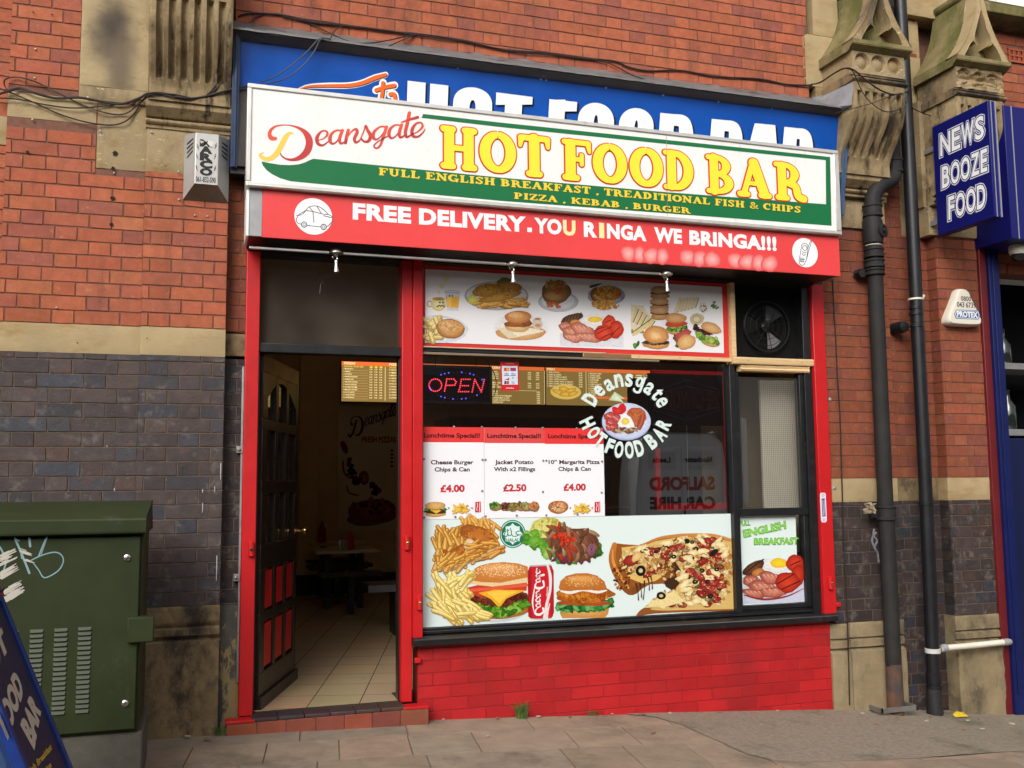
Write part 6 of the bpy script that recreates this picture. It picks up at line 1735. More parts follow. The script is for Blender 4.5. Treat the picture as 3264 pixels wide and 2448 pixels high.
# ------------------------------------------------------------------ inside the shop
rm = thing('shop_interior', 'dim cream painted shop room with a dark tall skirting seen through the doorway', 'room', (3, 3, .12))
bx('back_wall', M_CREAM, rm, .0, 7.6, 6.1, 6.25, .0, 3.2, .0)
bx('left_wall', M_CREAM, rm, .02, .17, .13, 6.1, .0, 3.2, .0)
bx('right_wall', M_CREAM, rm, 7.5, 7.6, .23, 6.1, .0, 3.2, .0)
bx('ceiling', mat('white_ceiling', (.75, .72, .66), rough=.9), rm, .0, 7.6, .12, 6.25, 3.06, 3.2, .0)
bx('wall_pier', M_CREAM, rm, 1.19, 1.40, 5.98, 6.1, .125, 3.06, .003)
bx('skirting', M_DARKW, rm, .17, 7.4, 5.955, 5.978, .125, .36, .003)
bx('front_wall', M_CREAM, rm, 4.26, 5.79, .235, .25, .0, 3.2, .0)
def clip(poly, ax, lim, keep_gt):
    out = []
    for i in range(len(poly)):
        a, b = poly[i], poly[(i + 1) % len(poly)]
        ia, ib = (a[ax] >= lim) == keep_gt, (b[ax] >= lim) == keep_gt
        if ia: out.append(a)
        if ia != ib:
            t = (lim - a[ax]) / (b[ax] - a[ax]); out.append((a[0] + (b[0] - a[0]) * t, a[1] + (b[1] - a[1]) * t))
    return out
fb = MB(); r = random.Random(6); th = R(15.2); ca, sa = math.cos(th), math.sin(th)
for i in range(-8, 26):
    for j in range(-3, 22):
        u0, u1, v0, v1 = i * .295 + .003, (i + 1) * .295 - .003, j * .34 + .012, (j + 1) * .34 + .006
        pl = [(.643 + u * ca + v * sa, -u * sa + v * ca) for u, v in ((u0, v0), (u1, v0), (u1, v1), (u0, v1))]
        c = tuple(v * r.uniform(.9, 1.08) for v in (.50, .365, .22))
        for rx0, rx1, ry0, ry1 in ((.1, 7.4, .26, 6.0), (.347, 1.19, .03, .26)):
            q = pl
            for ax, lim, g_ in ((1, ry0, True), (1, ry1, False), (0, rx0, True), (0, rx1, False)):
                q = clip(q, ax, lim, g_) if len(q) >= 3 else []
            if len(q) >= 3:
                fb.add([(x, y, .1265) for x, y in q], [tuple(range(len(q)))], c)
struct(fb.build('shop_floor', M_FLOOR))
fb = MB(); fb.box(.1, 7.5, .26, 6.1, .02, .1245); fb.box(.347, 1.19, .031, .2595, .02, .1245)
struct(fb.build('shop_floor_grout', M_GROUT))
# menu boards: backlit panels over the counter
MY = 5.96
def lit(name, c, k):
    l = lin(c, 1.0)
    return mat(name, l, rough=.4, emit=l, estr=k)
M_LITP = mat('lit_print', attr=True, rough=.4, estr=.85)
def menu(label, zfa, xa, zfb, xb, draw):
    z1, z0 = 4.31, 3.815
    a, b_ = W(zfa, xa, 300, MY)[0], W(zfb, xb, 300, MY)[0]
    t = thing('menu_board', label, 'menu board', ((a + b_) / 2, MY, 2.42), 'backlit menu boards over the counter')
    zt, zb_ = 2.915, 2.41
    b = MB(); b.box(a, b_, MY, MY + .06, zb_, zt)
    b.build('board_case', M_BLACK, t)
    p = Print(MY - .001)
    p.poly([(a + .008, zb_ + .012), (b_ - .008, zb_ + .012), (b_ - .008, zt - .05), (a + .008, zt - .05)], (140, 110, 58), 1.0)
    p.poly([(a + .008, zt - .05), (b_ - .008, zt - .05), (b_ - .008, zt - .004), (a + .008, zt - .004)], (236, 112, 54), 1.0)
    draw(p, a, b_, zb_, zt)
    p.build('lit_face', M_LITP, t)
CRM, YLW = (255, 238, 176), (246, 214, 80)
X = lambda zf, x: W(zf, x, 300, MY)[0]
def zrow(zf, y): return W(zf, 400, y, MY)[1]
def rows(p, items, x0, z_top, dz, h, maxw, prices=(), px=None, col=CRM):
    for i, t in enumerate(items):
        if not t: continue
        z = z_top - i * dz
        w_ = min(maxw, h * .62 * len(t))
        p.text(t, (x0, z), (x0 + w_, z + h), col, bold=.03)
    for i, pr_ in enumerate(prices):
        if pr_: 
            for k, v in enumerate(pr_.split()): p.text(v, (px[k], z_top - i * dz), (px[k] + h * 2.4, z_top - i * dz + h), col, bold=.03)
def d_pizza(p, a, b_, zb_, zt):
    p.text('PIZZAS', (X(C5, 50), zt - .040), (X(C5, 160), zt - .012), CRM, bold=.05); p.text('PIZZAS', (X(C5, 492), zt - .040), (X(C5, 605), zt - .012), CRM, bold=.05)
    p.text('CHOOSE YOUR SIZE', (X(C5, 48), zt - .074), (X(C5, 240), zt - .056), YLW, bold=.03); p.text('CHOOSE YOUR', (X(C5, 492), zt - .074), (X(C5, 612), zt - .056), YLW, bold=.03)
    for x in (316, 364, 412): p.blob(X(C5, x), zt - .066, .022, .014, YLW, (226, 180, 60), wob=0)
    L_ = ['1. MARGHERITA', '2. ROMANA', '3. HAWAIIAN', '4. PEPPERONI PASSION', '5. FARM HOUSE', '6. PERI PERI CHICKEN', '7. GARLIC CHICKEN', '8. CHICKEN SUPREME', '9. MEXICAN CHICKEN', '10. HOT & SPICY', '11. VEGGI POWER', '12. VEGETARIAN']
    rows(p, L_, X(C5, 45), zt - .102, .0318, .015, .17, ['3.20 5.20 6.20'] * 12, [X(C5, 298), X(C5, 347), X(C5, 395)])
    rows(p, ['13. SEA FOOD', '14. AMERICAN', '15. MIGHTY MEAT', '16. SPECIAL', '17. TEXAS BBQ', '18. FULL HOUSE', '19. GARLIC BREAD', '20. GARLIC BREAD', '21. GARLIC BREAD', '22. CHICKEN', '23. DONNER'], X(C5, 492), zt - .102, .0345, .016, .16)
    for i in range(12): p.line([(X(C5, 90), zt - .111 - i * .0318), (X(C5, 285), zt - .111 - i * .0318)], .003, (206, 180, 116), round_cap=False)
    p.line([(X(C5, 453), zt - .06), (X(C5, 453), zb_ + .03)], .006, CRM, round_cap=False)
def d_kebab(p, a, b_, zb_, zt):
    p.text('BURGERS', (X(C5, 950), zt - .040), (X(C5, 1100), zt - .012), CRM, bold=.05); p.text('KEBABS', (X(C5, 1490), zt - .040), (X(C5, 1640), zt - .012), CRM, bold=.05)
    for x in (1235, 1300, 1360, 1420): p.blob(X(C5, x), zt - .058, .026, .012, YLW, (226, 180, 60), wob=0)
    rows(p, ['DONNER', 'CHICKEN', 'SHISH K', 'SPECIAL', '', 'MIXED KEBAB', 'SPECIAL', 'MEGA KEBAB', '', 'DONNER', 'DONNER', 'PORTION OF DONNER MEAT', 'DONNER MEAT & CHIPS', 'CLASSIC CHICKEN WRAP', 'CHICKEN WRAP'], X(C5, 1505), zt - .090, .0278, .019, .36,
         ['4.00 4.80', '3.70 5.90', '5.00 6.20', '5.00 6.00', '', '5.80 6.20', '6.60 7.10', '7.70 8.50', '', None, None, None, None, None, None], [X(C5, 1850), X(C5, 1930)])
    rows(p, [], 0, zt - .090 - 9 * .0278, .0278, .019, .1, ['3.00', '3.80', '3.00', '3.80', '4.00', '3.00'], [X(C5, 1935)])
    p.line([(X(C5, 1640), zt - .315), (X(C5, 1935), zt - .315)], .004, CRM, round_cap=False); p.line([(X(C5, 2014), zt - .05), (X(C5, 2014), zb_ + .02)], .006, CRM, round_cap=False)
def d_fish(p, a, b_, zb_, zt):
    p.text('FISH', (X(C5, 2040), zt - .040), (X(C5, 2115), zt - .012), CRM, bold=.05)
    rows(p, ['1. FISH (COD)', '2. FISH & CHIPS', '3. FISH, CHIPS & PEAS', '4. FISH, CHIPS & GRAVY', '5. FISH, CHIPS, PEAS & GRAVY', '6. FISH, CHIPS, PEAS & CURRY', '7. FISH BARM'], X(C5, 2040), zt - .078, .0300, .021, .37, ['\u00a33.20', '\u00a34.30', '\u00a34.90', '\u00a34.85', '\u00a35.40', '\u00a35.50', '\u00a33.70'], [X(C7, 124)])
    cx, cz = W(B0, 1440, 1228, MY)
    p.blob(cx, cz, .215, .098, (250, 226, 150), (236, 196, 90), wob=0, n=40)
    for dx, dz, w_ in ((-.09, -.01, .10), (.06, .02, .09), (.0, -.03, .10), (.10, -.02, .07), (-.03, .04, .08)): p.blob(cx + dx, cz + dz, w_, .032, (252, 206, 90), (206, 140, 36), rot=dx * 3, wob=.07)
    p.line([(X(C7, 240), zt - .05), (X(C7, 240), zb_ + .04)], .006, CRM, round_cap=False)
    rows(p, ['1. REGULAR CHIPS', '2. LARGE CHIPS', '3. CHEESY CHIPS', '4. CHIP BARM', '5. CHIP NAN', '6. CHIPS & GRAVY', '7. CHIPS & CURRY', '8. CHIPS & PEAS', '9. ONION RINGS', '10. COLESLAW', '11. CURRY', '12. GRAVY'], X(C7, 278), zt - .078, .0285, .019, .30, ['2.00', '2.50', '2.80', '1.80'], [X(C7, 735)])
    p.poly([(X(C7, 330), zb_ + .105), (X(C7, 1200), zb_ + .105), (X(C7, 1200), zb_ + .135), (X(C7, 330), zb_ + .135)], (236, 112, 54), 1.0)
    p.line([(X(C7, 1168), zt - .05), (X(C7, 1168), zt - .22)], .005, CRM, round_cap=False)
    for i in range(7): p.line([(X(C7, 1040 - i * 10), zt - .075 - i * .028), (X(C7, 1140), zt - .075 - i * .028)], .012, CRM, round_cap=False); p.line([(X(C7, 1205), zt - .075 - i * .028), (X(C7, 1262), zt - .075 - i * .028)], .012, CRM, round_cap=False)
menu('backlit menu board of pizzas seen through the open doorway', C5, 20, C5, 818, d_pizza)
menu('backlit menu board of burgers and kebabs behind the card sticker', C5, 820, C5, 2020, d_kebab)
menu('backlit menu board of fish and chips behind the round decal', C5, 2022, C7, 1312, d_fish)
# wall poster
wp = thing('wall_poster', 'tall pale pizza poster with dark script name on the back wall of the shop', 'poster', (2.0, 6.08, .85))
bx('poster_sheet', mat('poster_cream', (.80, .72, .62), rough=.5), wp, 1.66, 2.43, 6.075, 6.095, .85, 2.38, .002)
p = Print(6.072)
script_name(p, lambda x, y: C8(415 + (x - 180) * .19, 165 + (y - 480) * .36), (40, 16, 14), (40, 16, 14), (40, 16, 14), fx=lambda q: (q[0], q[1] - (q[0] - 180) * .10))
p.zf = None
p.build('script_name', M_PRINT, wp)
p = Print(6.072, C8)
p.text('FRESH PIZZAS', (515, 300), (768, 258), (150, 70, 60), bold=.03)
p.build('wording', M_PRINT, wp); p = Print(6.072, C8)
for k in range(5): p.blob(735, 360 + k * 28, 11, 8, (40, 20, 16), (40, 20, 16))
p.build('small_print', M_PRINT, wp); p = Print(6.072, C8)
p.blob(385, 335, 22, 52, (150, 50, 40), (110, 30, 26), rot=-.4); p.blob(420, 462, 18, 20, (150, 50, 40), (110, 30, 26)); p.blob(530, 560, 38, 52, (180, 90, 70), (130, 30, 26)); p.blob(530, 560, 20, 30, (190, 140, 110), (170, 90, 70)); p.blob(640, 652, 20, 22, (170, 60, 56), (130, 36, 34))
p.leaves([(430, 410), (450, 540), (480, 600)], 30, 14, 95, ((50, 66, 46), (40, 52, 36))); p.leaves([(600, 610), (605, 670)], 30, 10, 96, ((50, 66, 46), (40, 52, 36))); p.line([(375, 440), (385, 520), (430, 560), (520, 560)], 12, (130, 46, 36), smooth=4); p.line([(405, 620), (420, 670), (490, 690)], 10, (130, 46, 36), smooth=4)
p.build('falling_vegetables', M_PRINT, wp); p = Print(6.070, C8)
p.blob(590, 850, 182, 60, (190, 110, 80), (130, 66, 44), rot=-.12, wob=.03, n=36); p.blob(590, 800, 178, 82, (186, 92, 70), (140, 60, 46), rot=-.1, wob=.03, n=36); p.specks(590, 770, 150, 54, 40, 14, [(30, 20, 18), (170, 50, 46), (196, 130, 100)], 97)
p.build('pizza_picture', M_PRINT, wp)
# tables, benches and what stands on them
M_TOP = mat('table_laminate', (.62, .44, .28), rough=.3); M_EDGE = mat('table_edge', (.62, .56, .48), rough=.4)
def table(label, cx, cy, w, d, h=.745):
    t = thing('cafe_table', label, 'table', (cx, cy, .1265))
    bx('tabletop', M_TOP, t, cx - w / 2, cx + w / 2, cy - d / 2, cy + d / 2, h - .012, h, .004)
    bx('table_edge', M_EDGE, t, cx - w / 2 - .003, cx + w / 2 + .003, cy - d / 2 - .003, cy + d / 2 + .003, h - .034, h - .0125, .004)
    for sx in (-1, 1):
        bx('leg', M_BLACK, t, cx + sx * .17 - .035, cx + sx * .17 + .035, cy - .03, cy + .03, .127, h - .035, .004)
    bx('foot_rail', M_BLACK, t, cx - .15, cx + .15, cy - .02, cy + .02, .20, .25, .003)
    for sy in (-1, 1):
        bx('seat', M_BLACK, t, cx - .32 + (sy > 0) * .0, cx + .32, cy + sy * (d / 2 + .22) - .16, cy + sy * (d / 2 + .22) + .16, .50, .54, .01)
        bx('seat_post', M_BLACK, t, cx - .03, cx + .03, cy + sy * (d / 2 + .22) - .03, cy + sy * (d / 2 + .22) + .03, .127, .499, .004)
table('cafe table with red sauce bottle, front one seen through the doorway', 1.52, 4.55, .66, .56)
table('cafe table against the back wall below the pizza poster', 1.60, 5.62, .62, .36, .755)
bn = thing('bench', 'dark bench end showing inside the doorway by the middle red post', 'bench', (1.95, 2.62, .1265))
bx('seat', M_BLACK, bn, 1.42, 2.6, 2.46, 2.80, .50, .565, .006); bx('seat_edge', mat('grey_edge', (.10, .10, .11), rough=.4), bn, 1.42, 2.6, 2.45, 2.4595, .502, .56, .003)
for x in (1.66, 2.45): bx('leg', M_BLACK, bn, x, x + .09, 2.50, 2.76, .127, .499, .004)
b = MB(); b.lathe((1.57, 4.40, .7455), (0, 0, 1), [(.030, 0), (.033, .01), (.033, .13), (.026, .15), (.012, .158), (.009, .17), (.004, .20)], 18)
one(b.build('sauce_bottle', mat('red_plastic', (.55, .02, .02), rough=.35)), 'red squeezy sauce bottle on the front cafe table', 'sauce bottle')
for k, x in enumerate((1.455, 1.50)):
    b = MB(); b.lathe((x, 4.38 + .04 * k, .7455), (0, 0, 1), [(.017, 0), (.02, .004), (.016, .05), (.02, .068), (.018, .09), (.006, .098)], 14)
    one(b.build('salt_shaker', mat('shaker_glass', (.5, .5, .5), rough=.2)), ('small glass shaker on the cafe table, further from the red bottle', 'small glass shaker on the cafe table, nearer the red bottle')[k], 'shaker', 'shakers on the front table')
b = MB(); b.lathe((1.42, 5.6, .7555), (0, 0, 1), [(.045, 0), (.047, .01), (.047, .14), (.02, .2), (.012, .24)], 16)
one(b.build('sauce_bottle', mat('dark_red_plastic', (.22, .02, .02), rough=.35)), 'dark red bottle on the back table under the wall', 'sauce bottle')
# counter
ct = thing('serving_counter', 'long dark serving counter inside behind the main window', 'counter', (3.4, 2.6, .1265))
bx('counter_front', mat('counter_dark', (.02, .017, .015), rough=.5), ct, 2.75, 7.3, 1.9, 2.0, .127, 1.15, .004)
bx('counter_top', mat('counter_top', (.05, .045, .04), rough=.3), ct, 2.72, 7.3, 1.86, 2.5, 1.151, 1.19, .004)
bx('counter_hood', mat('hood', (.05, .035, .02), rough=.4), ct, 2.75, 7.3, 4.9, 5.6, 1.75, 2.18, .004)
# ------------------------------------------------------------------ drainpipes
def zat(zf, x, y, Y): return W(zf, x, y, Y)[1]
pp = thing('drainpipe', 'grey cast iron soil pipe with swan neck bend, collars and round access cap', 'drainpipe', (4.64, -.1, -.2))
PX, PYY, PR = 4.642, -.10, .054
b = MB()
UX, UY_ = 4.895, -.055
ze = lambda x, y, Y: W(C2, x, y, Y)[1]
path = [(UX, UY_, 5.3), (UX, UY_, 4.3), (UX, UY_, ze(1020, 800, UY_)), (UX - .004, UY_ - .004, ze(1000, 860, UY_)), (4.862, -.07, ze(970, 925, -.07)), (4.80, -.085, ze(900, 965, -.08)), (4.725, -.095, ze(830, 1010, -.1)), (4.672, PYY, ze(785, 1090, PYY)), (4.652, PYY, ze(770, 1180, PYY)), (PX + .006, PYY, ze(765, 1280, PYY)), (PX, PYY, 2.6), (PX - .004, PYY, 1.2), (PX, PYY, -.22)]
b.tube(spline3(path[2:10], 6), .056, 18)
b.build('swan_neck', M_IRON, pp, sharp=50)
b = MB(); b.tube(path[:3], .05, 16); b.build('upper_pipe', M_IRON, pp)
b = MB(); b.tube(path[9:], PR, 20); b.build('pipe_shaft', mat('weathered_iron', (.022, .021, .020), spec=.22, rough=.65, var=.35, vscale=8, bump=.45, bscale=50, stain=[((.085, .05, .032), 3.2, .60, .78, (1, 1, .35)), ((.09, .085, .08), 26, .74, .82, (1, 1, .5))]), pp)
def collar(name, par, x, y, z, r, h, m, lips=True):
    b = MB()
    pr_ = [(r * .97, -h / 2)] + ([(r * 1.16, -h / 2 + .002), (r * 1.16, -h / 2 + .014), (r * 1.05, -h / 2 + .02), (r * 1.05, h / 2 - .02), (r * 1.16, h / 2 - .014), (r * 1.16, h / 2 - .002)] if lips else [(r * 1.06, -h / 2 + .002), (r * 1.06, h / 2 - .002)]) + [(r * .97, h / 2)]
    b.lathe((x, y, z), (0, 0, 1), pr_, 24)
    return b.build(name, m, par, sharp=40)
collar('collar', pp, UX, UY_, ze(1020, 800, UY_), .058, .10, M_IRON); collar('collar', pp, UX, UY_, W(C1, 1235, 250, UY_)[1], .053, .13, M_IRON)
collar('collar', pp, PX + .006, PYY, zat(C2, 770, 1290, PYY), .062, .09, M_IRON)
zc_ = zat(C2, 800, 1500, PYY)
b = MB(); b.lathe((PX, PYY, zc_ - .12), (0, 0, 1), [(.054, 0), (.07, .02), (.074, .09), (.07, .18), (.055, .22)], 24); b.build('access_chamber', M_IRON, pp)
b = MB(); b.lathe((PX + .03, PYY - .055, zc_ - .02), (.35, -1, .05), [(.046, 0), (.05, .012), (.05, .022), (.036, .026), (.034, .020), (.001, .020)], 22); b.lathe((PX + .03, PYY - .06, zc_ - .02), (.35, -1, .05), [(.016, 0), (.014, .03), (.004, .034)], 10)
b.build('access_cap', M_IRON, pp, sharp=40)
collar('collar', pp, PX, PYY, zat(B4, 595, 430, PYY), .062, .07, M_IRON); collar('collar', pp, PX, PYY, zat(B4, 595, 500, PYY), .064, .06, M_IRON)
zl_ = zat(B4, 600, 555, PYY); collar('collar', pp, PX, PYY, zl_, .062, .05, M_IRON)
b = MB(); b.prism([(PX - .13, zl_ - .005), (PX - .115, zl_ + .02), (PX - .05, zl_ + .025), (PX - .05, zl_ - .03), (PX - .10, zl_ - .035)], PYY + .02, PYY + .07); b.build('fixing_lug', M_IRON, pp, bevel=.004)
b = MB(); zf_ = zat(B4, 600, 385, PYY); b.lathe((PX, PYY, zf_), (0, 0, 1), [(.056, 0), (.06, .004), (.059, .012), (.054, .016)], 18); b.build('mastic_ring', M_PLAST, pp)
z5 = zat(B5, 510, 372, PYY); collar('collar', pp, PX, PYY, z5, .060, .10, M_IRON)
b = MB(); b.box(PX - .11, PX - .03, PYY + .02, PYY + .06, z5 - .035, z5 + .0); b.build('fixing_lug', M_IRON, pp, bevel=.004)
zb5 = zat(B5, 540, 1352, PYY)
b = MB(); b.box(PX - .17, PX + .13, PYY - .066, PYY - .056, zb5 - .02, zb5 + .014); b.box(PX + .115, PX + .13, PYY - .066, PYY + .09, zb5 - .02, zb5 + .014); b.box(PX - .17, PX - .155, PYY - .066, PYY + .09, zb5 - .02, zb5 + .014)
b.build('base_bracket', mat('galvanised', (.20, .19, .17), rough=.6, metal=.5, var=.3), pp, bevel=.002)
b = MB(); b.lathe((PX, PYY, -.20), (0, 0, 1), [(.0548, 0), (.0552, .02), (.0552, .30), (.0548, .34)], 20); b.build('rusty_foot', mat('rust', (.12, .055, .03), rough=.9, var=.4, vscale=14, bump=.5, stain=((.05, .045, .045), 6, .45, .65, (1, 1, .5))), pp)

p2 = thing('drainpipe', 'straight black plastic downpipe with a white band and side branch', 'drainpipe', (5.0, -.08, -.22))
QX, QY, QR = 5.006, -.08, .047
b = MB(); b.tube([(QX, QY, 5.4), (QX + .008, QY, 3.6), (QX, QY, 1.2), (QX - .018, QY, -.24)], QR, 22); b.build('pipe_shaft', M_PVC, p2)
z7 = zat(B4, 870, 735, QY)
b = MB(); b.lathe((QX, QY, z7), (0, 0, 1), [(.048, -.008), (.054, -.006), (.054, .006), (.048, .008)], 20); b.build('pipe_clip', M_PLAST, p2)
b = MB(); b.tube([(QX + .05, QY + .01, z7 - .02), (QX + .075, QY, z7 + .03), (QX + .07, QY + .07, z7 + .03)], .012, 8); b.build('clip_wing', M_PLAST, p2)
for y, r_ in ((790, .05), (830, .052), (910, .051)):
    b = MB(); b.lathe((QX, QY, zat(B4, 870, y, QY)), (0, 0, 1), [(.047, -.012), (r_, -.01), (r_, .01), (.047, .012)], 20); b.build('pipe_ring', M_PVC, p2)
b = MB(); q = W(B4, 790, 915, -.02); b.lathe((q[0], .1, q[1]), (0, -1, 0), [(.045, 0), (.045, .1), (.038, .13), (.02, .135)], 16); b.build('pipe_bracket', M_BLACK, p2)
collar('collar', p2, QX, QY, zat(B5, 705, 325, QY), .049, .03, M_PVC, False)
b = MB(); zb_ = zat(B5, 745, 1066, QY); b.lathe((QX - .012, QY, zb_), (0, 0, 1), [(.047, -.016), (.0535, -.015), (.0535, .015), (.047, .016)], 22); b.build('white_band', mat('white_band', (.55, .54, .52), rough=.5), p2)
for y0, y1, r_ in ((1180, 1235, .053), (1242, 1258, .056)):
    za, zb2 = zat(B5, 750, y1, QY), zat(B5, 750, y0, QY)
    b = MB(); b.lathe((QX - .014, QY, za), (0, 0, 1), [(.047, 0), (r_, .003), (r_, zb2 - za - .003), (.047, zb2 - za)], 22); b.build('collar', M_PVC, p2)
b = MB(); b.lathe((QX - .018, QY, -.23), (0, 0, 1), [(.056, 0), (.056, .03), (.051, .05), (.051, .17), (.049, .175)], 20); b.build('iron_boot', M_IRON, p2)
wpz = zat(B5, 800, 1054, -.10)
wq = thing('waste_pipe', 'short cream plastic waste pipe running sideways from the black downpipe', 'pipe', (5.35, -.1, wpz))
b = MB(); b.tube([(QX + .05, -.10, wpz), (5.30, -.115, wpz + .006), (5.62, -.09, wpz + .008)], .021, 14); b.build('pipe_shaft', M_PLAST, wq)
b = MB(); b.lathe((QX + .05, -.10, wpz), (1, 0, .01), [(.026, 0), (.028, .004), (.028, .04), (.022, .045)], 16); b.build('coupling', mat('grey_plastic', (.28, .28, .28), rough=.5), wq)
b = MB(); b.lathe((5.61, -.09, wpz + .008), (1, 0, 0), [(.023, 0), (.025, .004), (.025, .05), (.02, .07)], 16); b.build('coupling', MATS['grey_plastic'], wq)
# rags caught on the old pipe
b = MB(); rnd = random.Random(12); q = W(B5, 432, 350, -.14)
bmv = []
for i in range(9):
    for j in range(7): bmv.append((q[0] - .05 + .1 * i / 8 + rnd.uniform(-.012, .012), -.14 + .03 * math.sin(i * 1.3 + j) + rnd.uniform(-.012, .012), q[1] - .05 + .11 * j / 6 + rnd.uniform(-.014, .014)))
b.add(bmv, [(i * 7 + j, i * 7 + 7 + j, i * 7 + 8 + j, i * 7 + 1 + j) for i in range(8) for j in range(6)])
b.v = [(q[0] + (x - q[0]) * .62, y, q[1] + (z - q[1]) * .62) for x, y, z in b.v]
one(b.build('crumpled_paper', mat('dirty_paper', (.42, .34, .22), rough=.9, var=.4, vscale=30), sharp=25), 'crumpled pale paper wedged behind the collar of the grey pipe', 'paper')
b = MB(); q0, q1 = W(B5, 458, 455, -.15), W(B5, 478, 620, -.15)
b.tube(spline3([(q0[0], -.14, q0[1]), (q0[0] - .02, -.155, q0[1] - .04), (q0[0] + .004, -.16, q0[1] - .08), (q0[0] - .016, -.155, q0[1] - .12), (q0[0] + .01, -.15, q0[1] - .16), (q1[0], -.145, q1[1])], 6), .007, 7)
b.tube(spline3([(q0[0] + .006, -.15, q0[1] - .02), (q0[0] - .03, -.15, q0[1] - .07), (q0[0] - .012, -.16, q0[1] - .14)], 6), .008, 7)
one(b.build('knotted_cord', mat('grubby_cord', (.13, .13, .15), rough=.8, var=.5, vscale=60)), 'dark knotted cord hanging beside the grey pipe below the paper', 'cord')

# ------------------------------------------------------------------ loose cables
def cable(label, pts, r=.004, k=7, m=None):
    b = MB(); b.tube(spline3([(*W(zf, x, y, Y)[:1], Y, W(zf, x, y, Y)[1]) for zf, x, y, Y in pts], k), r, 6)
    return one(b.build('cable', m or M_CABLE), label, 'cable', 'loose cables on the wall')
cable('thick cable bundle running above the blue fascia from end to end', [(A1, 135, 125, .0), (A1, 150, 108, -.012), (A1, 240, 92, -.014), (A1, 450, 108, -.014), (A1, 680, 155, -.014), (A1, 870, 174, -.014), (A1, 1150, 220, -.014), (A1, 1385, 237, -.014), (A1, 1740, 288, -.014), (A1, 1900, 332, -.014), (A1, 2080, 357, -.014), (A2, 150, 124, -.014), (A2, 280, 133, -.014), (A2, 500, 163, -.014), (A2, 690, 183, -.014), (A2, 780, 220, -.016), (A2, 900, 242, -.014), (A2, 1100, 240, -.014), (A2, 1300, 276, -.014), (A2, 1580, 292, -.014), (A2, 1740, 324, -.014), (A2, 1890, 330, -.02), (C1, 120, 1240, -.03), (C1, 250, 1210, -.08), (C1, 420, 1100, -.25), (C1, 560, 1020, -.36), (C1, 660, 1000, -.40), (C1, 760, 1040, -.385), (C1, 880, 1140, -.38), (C1, 1040, 1265, -.38), (C1, 1180, 1345, -.375), (C1, 1340, 1388, -.37), (C1, 1500, 1350, -.30), (C1, 1560, 1340, -.14)], .006)
cable('second cable of the bundle, looping lower beside the first', [(A1, 450, 116, -.018), (A1, 680, 160, -.02), (A1, 870, 180, -.02), (A1, 1150, 212, -.02), (A1, 1385, 244, -.02), (A1, 1600, 274, -.02), (A1, 1740, 294, -.02), (A1, 2080, 364, -.02), (A2, 280, 140, -.02), (A2, 440, 160, -.02), (A2, 640, 190, -.02), (A2, 800, 268, -.03), (A2, 920, 306, -.07), (A2, 1010, 330, -.15), (A2, 1120, 352, -.24)], .0045)
cable('thin cable sagging between two clips over the fascia', [(A1, 215, 162, -.06), (A1, 262, 118, -.014), (A1, 400, 96, -.014), (A1, 600, 150, -.014), (A1, 790, 240, -.03), (A1, 900, 288, -.10), (A1, 1000, 305, -.12), (A1, 1150, 292, -.08), (A1, 1385, 238, -.016)], .004)
cable('short cable dropping from the bundle onto the lead flashing', [(A1, 780, 272, -.22), (A1, 812, 218, -.06), (A1, 875, 176, -.018)], .0035)
cable('short cable rising from the flashing to the second clip', [(A1, 1170, 336, -.2), (A1, 1280, 286, -.06), (A1, 1385, 242, -.018)], .0035)
cable('grey cable across the blue board, upper of the pair', [(A1, 290, 580, -.36), (A1, 380, 545, -.26), (A1, 470, 490, -.24), (A1, 600, 382, -.24), (A1, 690, 284, -.25), (A1, 730, 262, -.262)], .004, m=mat('grey_cable', (.06, .065, .08), rough=.5))
cable('grey cable across the blue board, lower of the pair', [(A1, 340, 590, -.36), (A1, 470, 552, -.26), (A1, 590, 462, -.24), (A1, 670, 360, -.24), (A1, 715, 275, -.262), (A1, 785, 275, -.26)], .004, m=MATS['grey_cable'])
LB_ = lambda x: -.055 if x < 1110 else -.15
def lcable(label, pts, r=.004): cable(label, [(A0, x, y, LB_(x) - (0.012 if i % 2 else 0)) for i, (x, y) in enumerate(pts)], r)
lcable('thick cable bundle along the stone ledge beside the blue fascia', [(-40, 720), (60, 690), (150, 668), (260, 702), (420, 742), (600, 738), (780, 770), (920, 785), (1050, 742), (1125, 706), (1250, 708), (1400, 742), (1520, 735), (1700, 688), (1900, 640)], .007)
lcable('cable with an open loop at the far left over the stone ledge', [(-30, 655), (60, 690), (34, 645), (40, 600), (110, 582), (200, 596), (320, 640), (450, 708), (620, 790), (780, 848), (900, 866), (980, 842), (1060, 770), (1125, 718), (1230, 700)])
lcable('cable hanging in the shallowest sag under the stone ledge', [(-30, 738), (150, 752), (350, 792), (560, 816), (800, 800), (1000, 766), (1115, 716), (1300, 712), (1500, 742), (1620, 660), (1700, 470), (1740, 340), (1790, 232)])
lcable('cable hanging in the deepest sag across the small stone block', [(60, 690), (250, 772), (450, 862), (650, 922), (830, 945), (940, 920), (1020, 850), (1080, 756), (1200, 716), (1350, 735), (1540, 735), (1650, 650), (1780, 500), (1838, 310), (1845, 205)])
cable('cable slung across the fluted console to the black pipe', [(C1, 620, 1005, -.40), (C1, 720, 1040, -.40), (C1, 800, 1200, -.385), (C1, 860, 1330, -.375), (C1, 940, 1450, -.37), (C1, 1060, 1560, -.37), (C1, 1180, 1630, -.37), (C1, 1300, 1640, -.37), (C1, 1430, 1590, -.34), (C1, 1520, 1500, -.16)], .004)
